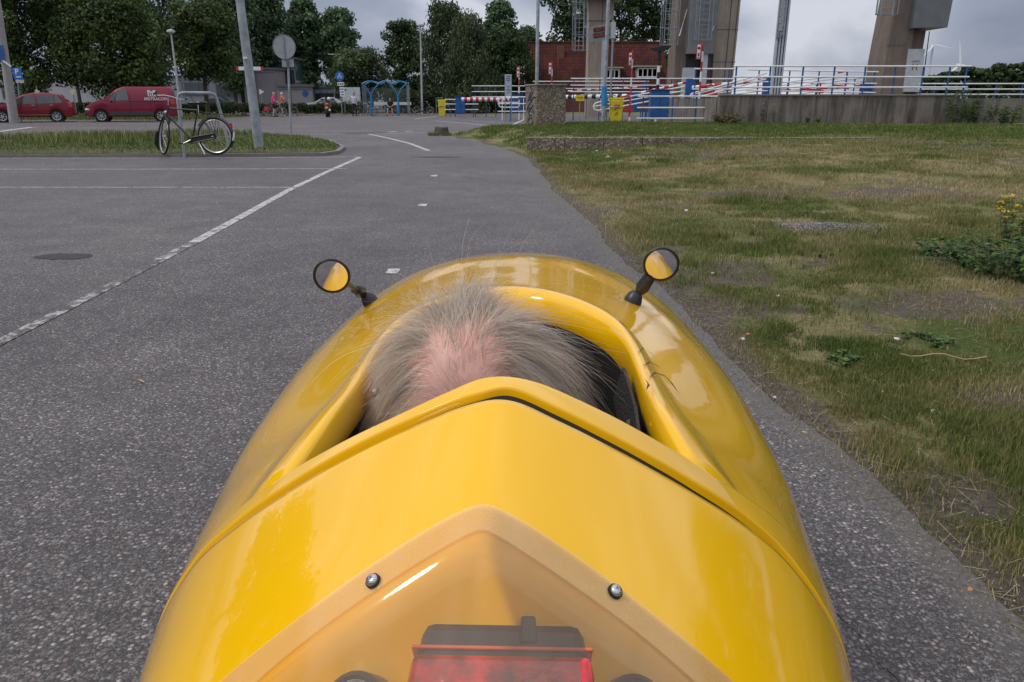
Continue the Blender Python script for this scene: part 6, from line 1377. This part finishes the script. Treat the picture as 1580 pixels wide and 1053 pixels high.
    for s_ in (-1, 1):
        w_ = float(np.interp(.2, T_[:, 0], T_[:, 3])); mb = MB(); mb.ell((x0 + .22, s_ * w_ * .86, hb), (.20, .14, .09), 14, 8); mb.build('headlight', mat('headlight_glass', (.6, .62, .64), .1), root, smooth=True)
        w_ = float(np.interp(L - .12, T_[:, 0], T_[:, 3])); z_ = float(np.interp(L - .2, T_[:, 0], T_[:, 2])); mb = MB(); mb.box((x0 + L - .22, s_ * w_ * .93, z_ - .02), (.24, .14, .30), (0, -.25, 0)); mb.build('tail_light', mat('red_tail_light', (.55, .015, .01), .15, coat=1), root, bevel=.03)
        mb = MB(); q = pt(screen[0] + .25, .1, s_, .1); mb.ell(q, (.06, .11, .08), 10, 6); mb.build('door_mirror', paint, root, smooth=True)
    for x in (x0 + .03, x0 + L - .03): mb = MB(); mb.box((x, 0, sill + .16), (.14, W2 * 1.72, .2)); mb.build('bumper', rub or paint, root, bevel=.04)
    return root, pt, x0
MR = car_paint('dark_red_car_paint', (.19, .006, .015)); VR = car_paint('crimson_van_paint', (.20, .008, .03))
p = G(53, 188.5); r1, pt, x0 = car('parked_car', (p.x, p.y, 0), R(26), [(0, .62, .5, .62), (.12, .80, .66, .76), (.5, .93, .8, .84), (.95, 1.02, .9, .87), (1.15, 1.08, .93, .88), (1.9, 1.50, .96, .88), (2.4, 1.61, .97, .88), (3.3, 1.60, 1.0, .88), (3.75, 1.54, 1.03, .87), (4.08, 1.20, 1.02, .85), (4.25, .95, .88, .82), (4.36, .62, .5, .74)], MR,
    'dark red hatchback parked side on at the left edge behind the leaning lamp post', 'car', [(1.28, 1.72, 1.95, 1.86), (1.76, 2.5, 2.46, 2.0), (2.62, 3.42, 3.38, 2.58), (3.47, 3.78, 3.62, 3.43)], (1.18, 1.86), (3.82, 4.05), (.78, 3.42), .32, .88)
for x in (1.75, 2.56, 3.43):
    mb = MB(); mb.box((x0 + x, -.893, .66), (.012, .01, .62)); mb.build('door_gap', M_BLACK, r1)
for x in (2.35, 3.25): mb = MB(); mb.box((x0 + x, -.90, .93), (.16, .02, .03)); mb.build('door_handle', M_ALLOY, r1)
mb = MB(); mb.box((x0 + 2.2, -.888, .40), (2.1, .012, .012)); mb.build('side_moulding', M_ALLOY, r1)
p = G(208, 187.5); r2, pt, x0 = car('delivery_van', (p.x, p.y, 0), R(21), [(0, .62, .5, .72), (.10, .88, .7, .86), (.45, 1.08, .9, .93), (.95, 1.25, 1.08, .95), (1.15, 1.33, 1.12, .95), (1.75, 1.80, 1.14, .95), (2.15, 1.95, 1.15, .95), (4.5, 1.96, 1.15, .95), (4.72, 1.92, 1.12, .94), (4.86, 1.2, 1.0, .92), (4.9, .62, .5, .88)], VR,
    'crimson delivery van with white lettering and emblem on its side, behind the parked bicycle', 'van', [(1.32, 1.62, 1.78, 1.74), (1.66, 2.36, 2.32, 1.82)], (1.2, 1.76), (4.74, 4.8), (.84, 3.98), .33, .95, rub=M_TRIM)
mb = MB(); mb.box((x0 + 2.45, -.955, .45), (2.3, .03, .20)); mb.build('side_skirt', M_TRIM, r2, bevel=.01)
for (x, z, w_, h_) in ((1.64, .95, .012, .9), (2.42, 1.05, .012, 1.25), (3.5, 1.05, .012, 1.25), (4.55, 1.2, .012, .9)): mb = MB(); mb.box((x0 + x, -.962, z), (w_, .01, h_)); mb.build('door_gap', M_BLACK, r2)
mb = MB(); mb.box((x0 + 3.3, -.958, 1.13), (1.9, .012, .018)); mb.build('door_rail', M_BLACK, r2)
M_WL = mat('white_lettering', (.75, .74, .74), .5)
yl = -.955
text('lettering', 'MISTRACON', (x0 + 3.82, yl - .02, 1.26), .22, M_WL, r2, bold=True)
mb = MB(); ex_, ez = x0 + 3.62, 1.40
mb.prism([(ex_ - .2, ez), (ex_ + .2, ez), (ex_ + .22, ez + .34), (ex_ + .1, ez + .36), (ex_ + .07, ez + .28), (ex_ - .05, ez + .28), (ex_ - .09, ez + .36), (ex_ - .22, ez + .34)], -.80, -.92, 'y'); em = mb.build('emblem', M_WL, r2); em.rotation_euler = (0, 0, 0)
mb = MB()
for s_ in (-.1, 0, .1): mb.box((ex_ + s_, -.925, ez + .12), (.035, .01, .18))
mb.build('emblem_lines', VR, em)
WV = car_paint('white_van_paint', (.55, .56, .57)); p = W(577, 160, 112)
car('white_van', (p.x, 112, 0), R(75), [(0, .62, .5, .72), (.10, .88, .7, .86), (.45, 1.08, .9, .93), (1.15, 1.33, 1.12, .95), (1.75, 1.86, 1.14, .95), (4.5, 2.05, 1.15, .95), (4.8, 1.2, 1.0, .92), (4.9, .62, .5, .88)], WV, 'white van seen head on through the left half of the blue shelter', 'van', [(1.66, 2.36, 2.32, 1.82)], (1.2, 1.76), (4.74, 4.8), (.84, 3.98), .33, .95)
for (u, y, l) in ((503, 76, 'small pale car parked far behind the motorcycle'), (533, 78, 'small silver car parked far behind the white map board'), (329, 74, 'dark grey car parked far away behind the bicycle rack')):
    p = W(u, 165, y); car('parked_car', (p.x, y, 0), R(4), [(0, .62, .5, .62), (.12, .80, .66, .76), (.5, .93, .8, .84), (1.15, 1.0, .93, .85), (1.9, 1.40, .96, .85), (3.0, 1.43, .97, .85), (3.7, 1.1, 1.0, .84), (4.1, .95, .88, .8), (4.2, .6, .5, .7)], car_paint('silver_paint', (.42, .43, .45)) if u != 329 else car_paint('dark_grey_paint_car', (.06, .065, .08)), l, 'car', [(1.4, 2.3, 2.2, 1.9), (2.36, 3.3, 3.0, 2.3)], (1.18, 1.86), (3.05, 3.6), (.78, 3.3), .31, .85)

def bicycle(loc, rz, label, frame_m, steer=0.0, roll=0.0, scale=1.0, rimm=None, gent=True, tn=28, pannier=None, bag=None, group='bicycles', guard=None, flap=False):
    root = empty('bicycle', loc, rz, label, 'bicycle', group); root.scale = (scale,) * 3; root.rotation_euler = (roll, 0, rz)
    r = .35; RW = Vector((.54, 0, r)); FW = Vector((-.55, 0, r)); BB = Vector((.08, 0, .28)); ST = Vector((.25, 0, .88)); HT = Vector((-.34, 0, .90)); HB = Vector((-.37, 0, .74))
    if not gent: HT = Vector((-.33, 0, .88))
    wheel(root, 'rear_wheel', RW, r, .038, (0, 1, 0), 20, M_TYRE, rimm or M_ALLOY, tn=tn, pr=.008)
    ax = (HT - HB).normalized(); Rm = Matrix.Rotation(steer, 3, ax); tf = lambda q: HB + Rm @ (Vector(q) - HB)
    fa = Rm @ Vector((0, 1, 0)); wheel(root, 'front_wheel', tf(FW), r, .038, tuple(fa), 20, M_TYRE, rimm or M_ALLOY, tn=tn, pr=.008)
    mb = MB(); mb.tube([HT + ax * .02, HB - ax * .02], .021, 8); mb.tube([BB, ST], .017, 8); mb.tube([HB, BB], .019, 8)
    if gent: mb.tube([HT - ax * .03, ST - (ST - BB).normalized() * .05], .016, 8)
    else: mb.tube([HT - ax * .05, BB.lerp(ST, .35)], .016, 8)
    for s_ in (-.05, .05): mb.tube([BB, RW + Vector((0, s_, 0))], .010, 6); mb.tube([ST - Vector((0, 0, .12)), RW + Vector((0, s_, 0))], .009, 6)
    mb.build('frame', frame_m, root, smooth=True)
    mb = MB()
    for s_ in (-.055, .055): mb.tube([tf(HB + Vector((-.0, s_, -.02))), tf(FW + Vector((.07, s_, .18))), tf(FW + Vector((0, s_, 0)))], .011, 6)
    mb.tube([tf(HB + Vector((0, -.06, -.02))), tf(HB + Vector((0, .06, -.02)))], .015, 6); mb.build('fork', frame_m, root, smooth=True)
    mb = MB(); t_ = HT + ax * .17; mb.tube([tf(HT), tf(t_)], .014, 8)
    hb = [(.22, -.27, .02), (.10, -.28, .0), (-.03, -.2, .0), (-.05, -.07, .03), (-.05, .07, .03), (-.03, .2, .0), (.10, .28, .0), (.22, .27, .02)]; mb.tube([tf(t_ + Vector(q)) for q in hb], .0115, 8); h_ = mb.build('handlebar', M_STEEL, root, smooth=True)
    for a_, b_ in ((hb[0], hb[1]), (hb[7], hb[6])): mb = MB(); mb.tube([tf(t_ + Vector(a_)), tf(t_ + Vector(a_).lerp(Vector(b_), .9))], .018, 8); mb.build('grip', M_BLACK, h_)
    mb = MB(); sp_ = ST + Vector((.01, 0, .055)); mb.tube([ST - Vector((0, 0, .1)), sp_], .013, 8); mb.build('seat_post', M_STEEL, root)
    mb = MB(); mb.ell(sp_ + Vector((.06, 0, .03)), (.12, .10, .045), 14, 8); mb.ell(sp_ + Vector((-.08, 0, .03)), (.14, .035, .028), 12, 8); mb.build('saddle', M_BP, root, smooth=True)
    for nm, c, a0, a1, f_ in (('mudguard', RW, -35, 150, lambda q: q), ('mudguard', FW, 45, 175, tf)):
        mb = MB(); P_ = []; n_ = 14
        for k in range(n_ + 1):
            q = R(a0 + (a1 - a0) * k / n_); d = Vector((math.cos(q), 0, math.sin(q)))
            P_ += [f_(c + d * (r + .018) + Vector((0, -.026, 0))), f_(c + d * (r + .03)), f_(c + d * (r + .018) + Vector((0, .026, 0)))]
        mb.add(P_, [(3 * k + j, 3 * k + j + 1, 3 * k + j + 4, 3 * k + j + 3) for k in range(n_) for j in (0, 1)]); mb.build(nm, guard or M_BLACK, root, smooth=True)
    mb = MB(); mb.tube([BB + Vector((0, -.05, .03)), BB + Vector((-.06, -.05, 0)), BB + Vector((0, -.05, -.06)), RW + Vector((0, -.05, -.04)), RW + Vector((.05, -.05, 0)), RW + Vector((0, -.05, .05)), BB + Vector((.05, -.05, .055))], .014, 6, closed=True)
    mb.add([BB + Vector((-.07, -.052, -.06)), BB + Vector((-.07, -.052, .05)), RW + Vector((.04, -.052, .05)), RW + Vector((.04, -.052, -.05))], [(0, 1, 2, 3)]); mb.build('chain_guard', M_BLACK, root)
    mb = MB(); mb.tube([BB + Vector((0, -.08, 0)), BB + Vector((-.15, -.09, -.07))], .010, 6); mb.tube([BB + Vector((0, .08, 0)), BB + Vector((.15, .09, .07))], .010, 6); mb.tube([BB + Vector((0, -.08, 0)), BB + Vector((0, .08, 0))], .012, 6)
    c_ = mb.build('crank', M_STEEL, root)
    for q in ((-.15, -.14, -.07), (.15, .14, .07)): mb = MB(); mb.box(BB + Vector(q), (.09, .09, .022)); mb.build('pedal', M_BLACK, c_)
    mb = MB()
    for s_ in (-.06, .06): mb.tube([ST + Vector((.06, s_, -.08)), RW + Vector((.22, s_, r + .05))], .006, 5); mb.tube([RW + Vector((.0, s_, 0)), RW + Vector((.1, s_, r + .06))], .005, 5); mb.tube([RW + Vector((.0, s_, 0)), RW + Vector((-.10, s_, r + .08))], .005, 5)
    for k in range(4): mb.tube([RW + Vector((-.08 + .09 * k, -.06, r + .062)), RW + Vector((-.08 + .09 * k, .06, r + .062))], .005, 5)
    mb.build('carrier', M_BLACK, root)
    mb = MB(); mb.lathe([(0, -.03), (.035, -.01), (.04, .03), (0, .035)], tf(HB + Vector((-.09, 0, .06))), tuple(Rm @ Vector((-1, 0, 0))), 14); mb.build('headlamp', M_STEEL, root)
    mb = MB(); mb.box(RW + Vector((.33, 0, .20)), (.03, .06, .09)); mb.build('tail_lamp', M_RED, root); mb = MB(); mb.box(RW + Vector((.37, 0, .0)), (.02, .05, .16), (0, .2, 0)); mb.build('white_mudguard_end', M_WHITE, root)
    mb = MB(); mb.tube([BB + Vector((.12, -.03, 0)), BB + Vector((.30, -.16, -.27))], .008, 5); mb.build('kick_stand', M_STEEL, root)
    if flap: mb = MB(); q = [tf(FW + Vector(v)) for v in ((-.39, -.06, .12), (-.39, .06, .12), (-.47, .10, -.14), (-.42, -.0, -.24), (-.40, -.09, -.12))]; mb.add(q, [(0, 1, 2, 3, 4)]); o = mb.build('mud_flap', M_BLACK, root); o.modifiers.new('t', 'SOLIDIFY').thickness = .01
    if pannier:
        for s_ in (-.13, .13): mb = MB(); mb.box(RW + Vector((.05, s_, .20)), (.34, .13, .32)); mb.build('pannier', pannier, root, bevel=.03)
    if bag: mb = MB(); mb.ell(tf(HB + Vector((-.15, 0, .16))), (.16, .2, .17), 14, 8); mb.build('handlebar_bag', bag, root, smooth=True)
    return root
M_FR = mat('worn_black_brown_frame', (.035, .022, .020), .45, coat=.3, var=.5, scale=20)
yb_ = 16.9; pb = W(291, 225, yb_)
bicycle((pb.x, yb_, .085), R(-4), 'old black city bicycle leaning against the grey steel rack on the grass island', M_FR, steer=R(-48), roll=R(-4), scale=1.13, tn=48, flap=True, group='bicycles in the scene')
p0 = W(283, 238, 17.2); rt = empty('bicycle_rack', (p0.x, 17.25, .08), 0, 'bent grey steel tube rack holding up the old black bicycle', 'bicycle rack'); zt = W(290, 143.5, 17.25).z - .08; x0_ = W(274, 160, 17.25).x - p0.x; x1_ = x0_ + .64
mb = MB(); mb.tube([(0.0, 0, -.1), (x0_ * .35, .02, zt * .55), (x0_, .04, zt - .12), (x0_ + .04, .05, zt - .03), (x0_ + .12, .06, zt), (x1_ - .12, .55, zt), (x1_ - .03, .60, zt - .04), (x1_, .62, zt - .14), (x1_ + .08, .66, zt * .5), (x1_ + .14, .7, -.1)], .034, 12); mb.build('bent_tube', M_POLE, rt, smooth=True)
def offs(J, b, a=0.0):
    c, s_ = math.cos(a), math.sin(a); return {k: (b[0] + v[0] * c - v[1] * s_, b[1] + v[0] * s_ + v[1] * c, b[2] + v[2]) for k, v in J.items()}
STAND = dict(pelvis=(0, 0, .95), chest=(0, 0, 1.30), neck=(0, .0, 1.50), head=(0, .02, 1.62), Ls=(-.17, 0, 1.42), Rs=(.17, 0, 1.42), Le=(-.24, .03, 1.15), Re=(.24, .03, 1.15), Lw=(-.20, .16, .98), Rw=(.20, .16, .98), Lh=(-.09, 0, .92), Rh=(.09, 0, .92), Lk=(-.10, .04, .50), Rk=(.12, .02, .50), La=(-.11, 0, .10), Ra=(.14, 0, .10), Lt=(-.12, .14, .04), Rt=(.16, .14, .04))
def dress(o, J, top, bottom, hairc, cap=None, shorts=False, sleeve=.55, facing=(0, 1, 0)):
    V_ = {k: Vector(v) for k, v in J.items()}
    ms = (V_['Rs'] - V_['Ls']).normalized(); segs = [(V_['pelvis'] + ms * .06 * k, .122, V_['chest'] + ms * .072 * k, .125) for k in (-1, 0, 1)] + [(V_['chest'] + ms * .072 * k, .125, V_['neck'] - (V_['neck'] - V_['chest']) * .35 + ms * .06 * k, .09) for k in (-1, 0, 1)] + [(V_['Ls'], .066, V_['Rs'], .066)] + [(V_[s_ + 's'], .066, V_[s_ + 's'].lerp(V_[s_ + 'e'], sleeve), .056) for s_ in 'LR']
    garment(o, 'shirt', segs, top, .014)
    k = .95 if not shorts else .75
    segs = [(V_['pelvis'] + ms * .06 * k + Vector((0, 0, -.04)), .12, V_['pelvis'] + ms * .06 * k + Vector((0, 0, .04)), .12) for k in (-1, 0, 1)] + [(V_[s_ + 'h'], .098, V_[s_ + 'h'].lerp(V_[s_ + 'k'], k), .068) for s_ in 'LR'] + ([] if shorts else [(V_[s_ + 'k'], .068, V_[s_ + 'a'], .05) for s_ in 'LR'])
    garment(o, 'shorts' if shorts else 'trousers', segs, bottom, .014)
    f = Vector(facing).normalized(); mb = MB(); c = V_['head']; mb.ell(c + Vector((0, 0, .045)) - f * .018, (.094, .104, .098), 16, 10); mb.ell(c - f * .05 + Vector((0, 0, -.02)), (.08, .06, .09), 14, 8); mb.build('cap' if cap else 'hair', cap or hairc, o, smooth=True)
    for s_ in 'LR': mb = MB(); d = (V_[s_ + 't'] - V_[s_ + 'a']); d.z = 0; d.normalize(); c = V_[s_ + 'a'] + d * .06; c.z = V_[s_ + 'a'].z - .055; mb.ell(c, (.055 + abs(d.x) * .08, .055 + abs(d.y) * .08, .045), 12, 8); mb.build('shoe', M_BLACK, o, smooth=True)
M_BLOND = mat('blond_hair', (.42, .30, .15), .6); M_DH = mat('dark_hair', (.03, .02, .015), .6)
def person(b, a, J, label, top, bottom, hairc, cap=None, shorts=False, fac=(0, 1, 0), sleeve=.55):
    J2 = offs(J, b, a); c, s_ = math.cos(a), math.sin(a); f = (fac[0] * c - fac[1] * s_, fac[0] * s_ + fac[1] * c, fac[2])
    o = figure(J2, vox=.011, facing=f); tag(o, label, 'person'); dress(o, J2, top, bottom, hairc, cap, shorts, sleeve, f); return o
ASTRIDE = dict(STAND); ASTRIDE.update(Lw=(-.22, .36, .98), Rw=(.22, .36, .98), Le=(-.27, .16, 1.14), Re=(.27, .16, 1.14), La=(-.20, .02, .10), Ra=(.20, -.02, .10), Lk=(-.16, .06, .5), Rk=(.16, .04, .5), Lt=(-.22, .16, .04), Rt=(.22, .12, .04), chest=(0, .04, 1.30), neck=(0, .08, 1.49), head=(0, .11, 1.61), Ls=(-.17, .06, 1.41), Rs=(.17, .06, 1.41))
p = W(423.5, 180, 58)
person((p.x, 58, 0), R(-90), ASTRIDE, 'blond person in a pink shirt standing astride a bicycle with red panniers', mat('pink_shirt', (.62, .05, .20), .8), mat('black_cycling_shorts', (.015, .015, .02), .8), M_BLOND, shorts=True)
bicycle((p.x - .05 + .15, 58, 0), R(180), 'pale bicycle with red panniers under the person in pink', mat('pale_grey_frame', (.4, .42, .42), .4), pannier=mat('red_pannier', (.45, .03, .05), .7), group='bicycles in the scene')
p = W(434.5, 179.5, 60)
PH = dict(ASTRIDE); PH.update(Rw=(.10, .24, 1.42), Re=(.24, .18, 1.22), Lw=(-.08, .24, 1.40), Le=(-.24, .18, 1.22))
person((p.x, 60.2, 0), R(-70), PH, 'person in an orange vest and white cap astride a dark bicycle, hands raised', mat('orange_vest', (.70, .22, .06), .8), mat('black_cycling_shorts', (.015, .015, .02), .8), M_DH, cap=mat('white_cap', (.7, .7, .7), .8), shorts=True)
bicycle((p.x + .35, 60.2, 0), R(180), 'dark bicycle under the person in the orange vest', mat('dark_frame', (.02, .02, .025), .4), group='bicycles in the scene')
p = W(548.5, 178, 61); MJ = dict(STAND); MJ.update(Rw=(.50, .02, 1.03), Re=(.36, -.02, 1.20), Lw=(-.22, .10, .95))
person((p.x, 60.8, 0), R(180), {k: (-v[0], v[1], v[2]) for k, v in MJ.items()} if False else MJ, 'dark haired man in a white printed T-shirt standing with a bicycle by the map board', mat('white_tshirt', (.62, .62, .66), .8, col2=(.35, .36, .45), scale=12), mat('dark_jeans', (.02, .025, .04), .9), M_DH)
bicycle((p.x + .70, 61.6, 0), R(180), 'dark bicycle with a large black bag held beside the man in white', mat('dark_frame', (.02, .02, .025), .4), bag=M_BP, group='bicycles in the scene')
p = W(603, 177, 61.6); SIT = dict(pelvis=(0, -.02, .56), chest=(0, .06, .90), neck=(0, .10, 1.09), head=(0, .13, 1.22), Ls=(-.17, .08, 1.01), Rs=(.17, .08, 1.01), Le=(-.22, .18, .78), Re=(.22, .18, .78), Lw=(-.04, .38, .68), Rw=(.04, .38, .68), Lh=(-.09, 0, .54), Rh=(.09, 0, .54), Lk=(-.16, .42, .54), Rk=(.16, .42, .54), La=(-.19, .42, .10), Ra=(.22, .46, .10), Lt=(-.20, .56, .04), Rt=(.24, .60, .04))
person((p.x, 61.7, 0), R(180), SIT, 'person in a dark top and shorts sitting on the bench in the blue shelter', mat('dark_top', (.02, .015, .025), .9), mat('dark_shorts', (.03, .03, .035), .9), mat('reddish_hair', (.12, .05, .03), .6), shorts=True)
p = W(655, 176.5, 66); bicycle((p.x, 65.4, 0), R(180), 'dark bicycle parked against the slim street lamp right of the shelter', mat('dark_frame', (.02, .02, .025), .4), group='bicycles in the scene')
# motorcycle seen from behind
p = W(505, 181, 57); rt = empty('motorcycle', (p.x, 57, 0), R(8), 'black and red motorcycle seen from behind, parked at the far edge of the road', 'motorcycle')
for y_, nm in ((0, 'rear_wheel'), (1.4, 'front_wheel')):
    mb = MB(); mb.lathe([(.18, -.09), (.27, -.09), (.31, -.05), (.32, 0), (.31, .05), (.27, .09), (.18, .09)], (0, y_, .32), (1, 0, 0), 24, False); o = mb.build(nm, M_TYRE, rt, smooth=True); mb = MB(); mb.lathe([(.19, -.05), (.19, .05)], (0, y_, .32), (1, 0, 0), 16); mb.build('rim', M_ALLOY, o)
mb = MB(); mb.prism([(-.28, .78), (-.1, .70), (.5, .72), (.9, .6), (1.1, .9), (.85, 1.02), (.5, .86), (.1, .88), (-.28, .92)], -.14, .14, 'x'); mb.build('tail_and_tank', mat('black_red_fairing', (.03, .012, .015), .3, coat=.8), rt, bevel=.04)
mb = MB(); mb.box((0, .7, .5), (.36, .5, .4)); mb.build('engine', M_DGREY, rt, bevel=.05)
for s_ in (-1, 1): mb = MB(); mb.prism([(.8, .7), (1.5, .75), (1.45, 1.12), (.95, 1.0)], s_ * .16, s_ * .24, 'x'); mb.build('side_fairing', M_RED, rt, bevel=.03); mb = MB(); mb.tube([(s_ * .12, .9, .98), (s_ * .38, .82, 1.02)], .016, 6); mb.tube([(s_ * .2, 1.0, 1.0), (s_ * .36, 1.02, 1.2)], .01, 5); mb.box((s_ * .40, 1.02, 1.24), (.16, .04, .09)); mb.build('handlebar_and_mirror', M_BLACK, rt)
mb = MB(); mb.tube([(.2, .5, .4), (.22, -.2, .52)], [.05, .07], 10); mb.build('exhaust', M_STEEL, rt); mb = MB(); mb.box((0, -.30, .84), (.2, .03, .08)); mb.build('tail_light', M_RED, rt); mb = MB(); mb.box((.02, -.33, .68), (.2, .02, .15)); mb.build('number_plate', mat('yellow_plate_paint', (.75, .45, .05), .5), rt)
mb = MB(); mb.prism([(1.25, 1.0), (1.45, 1.0), (1.2, 1.38)], -.18, .18, 'x'); mb.build('windscreen', M_CG, rt); mb = MB(); mb.ell((.12, .9, 1.28), (.13, .14, .12), 12, 8); mb.build('white_topcase_cover', M_WHITE, rt, smooth=True)
# white rail behind the shelter
a_, b_ = W(570, 160, 63.4), W(634, 160, 63.4); rt = empty('guard_rail', ((a_.x + b_.x) / 2, 63.6, 0), 0, 'long flat white guard rail just behind the blue shelter', 'guard rail'); mb = MB(); mb.box((0, 0, a_.z), (b_.x - a_.x, .08, .22)); mb.build('rail', M_WHITE, rt)
for k in range(4): mb = MB(); mb.box((-1.5 + k, .06, a_.z / 2), (.07, .07, a_.z)); mb.build('post', M_GREY, rt)
# ---- litter, stick, leaves
M_PAP = mat('white_litter', (.62, .62, .62), .7); M_WOOD = mat('dry_wood', (.45, .30, .17), .8)
def scrap(u, v, s_, label, m=M_PAP, road=False, cat='litter', name='paper_scrap', long=1.0):
    p = G(u, v, .006) if road else on_terr(u, v); a_ = rng.uniform(0, 6.28); mb = MB(); n_ = 7; s_ = s_ * .5
    top = [(s_ * long * math.cos(q) * rng.uniform(.7, 1.1), s_ * math.sin(q) * rng.uniform(.7, 1.1), s_ * rng.uniform(.15, .5)) for q in np.linspace(0, 2 * math.pi, n_, endpoint=False)]
    bot = [(x * .9, y * .9, -.004) for x, y, z in top]; mb.add(top + bot + [(0, 0, s_ * .7)], [(k, (k + 1) % n_, n_ * 2) for k in range(n_)] + [(k, k + n_, (k + 1) % n_ + n_, (k + 1) % n_) for k in range(n_)])
    o = mb.build(name, m); o.location = p + Vector((0, 0, .008)); o.rotation_euler = (0, 0, a_); tag(o, label, cat)
for (u, v, s_, l) in ((1383, 527, .035, 'crumpled white paper scrap beside the leafy weed'), (1440, 639, .03, 'flat white paper scrap low on the right of the lawn'), (1200, 460, .035, 'small white scrap at the trodden edge of the lawn'), (938, 245, .16, 'crumpled white bag in front of the low concrete edging'), (893, 229, .12, 'grey white wrapper leaning at the low concrete edging'), (921, 234, .08, 'small white scrap between the two wrappers by the edging'), (1146, 527, .03, 'thin white scrap on the bare soil at the path edge'), (1059, 327, .06, 'small white scrap near the path edge far up the lawn'), (1362, 607, .014, 'tiny white fleck in the grass above the flat paper scrap'), (1194, 617, .02, 'tiny pale scrap on the gravelly path edge'), (1100, 424, .035, 'small white scrap in line with the right mirror')): scrap(u, v, s_, l)
scrap(1154, 519, .028, 'small pink scrap on the bare soil at the path edge', mat('pink_litter', (.55, .16, .18), .7))
scrap(1495, 918, .018, 'orange brown dry leaf on the soil near the lower right corner', mat('orange_leaf', (.50, .20, .08), .8), name='dry_leaf', long=1.6); scrap(1240, 672, .016, 'pale orange dry leaf beside the path edge', mat('pale_orange_leaf', (.55, .33, .16), .8), name='dry_leaf', long=2)
scrap(248, 229, .01, 'x') if False else None
p = G(219, 588, .012); mb = MB(); mb.box((0, 0, 0), (.045, .007, .004), (0, .05, 0)); o = mb.build('wood_splinter', M_WOOD); o.location = p; o.rotation_euler = (0, 0, R(-38)); tag(o, 'thin pale wood splinter lying on the asphalt at left', 'splinter')
pa, pbb = on_terr(1388, 555), on_terr(1520, 562); mb = MB(); P_ = [pa.lerp(pbb, t) for t in np.linspace(0, 1, 9)]; P_ = [Vector((q.x, q.y, float(terr(q.x, q.y)) + .03 + .012 * math.sin(5 * i))) for i, q in enumerate(P_)]; mb.tube(P_, .0035, 5); tag(mb.build('dry_stalk', M_WOOD), 'long dry brown stalk lying across the grass at right', 'stalk')
# yellow flowers dotted at the wall foot and weeds
for (u, v, h_, l) in ((1175, 186, .95, 'tall yellow flowering weed against the long wall, leftmost'), (1192, 187, .75, 'yellow flowering weed second from the left at the long wall'), (1246, 189, .35, 'short yellow flowering weed at the foot of the long wall'), (1262, 189, .4, 'yellow flowering weed right beside the shortest one at the wall')):
    y_ = 31.75; b_ = W(u, v, y_); clump_plant('wall_weed', (b_.x, y_, float(terr(b_.x, y_))), 5, h_, .12, GREENS, .09, l, 'weed', (M_FLY, .9, 5, .05))
for (u, l, h_) in ((1478, 'dark leafy bush overgrowing the right end of the long wall', 1.45), (1510, 'lower bush just right of the end of the long wall', 1.0), (1552, 'scrubby bush near the right edge of the view, beyond the lawn', .8), (1120, 'dry straw coloured weed clump at the left end of the long wall', .5)):
    b_ = W(u, 188, 31.2); clump_plant('wall_bush', (b_.x, 31.2, float(terr(b_.x, 31.2))), 42, h_, .75, GREENS if u > 1400 else [(.2, .17, .07), (.12, .12, .05)], .13, l, 'bush', (M_FLY, .08, 3, .05))
a_ = W(1470, 160, 33.5); mb = MB(); mb.box((a_.x + 6, 34.5, .55), (12, .5, 1.05)); mb.box((a_.x + 6, 33.6, .75), (12, 1.5, .12)); o = mb.build('bridge_abutment', M_BROWN); tag(o, 'low dark concrete ledge beyond the right end of the long wall', 'ledge')
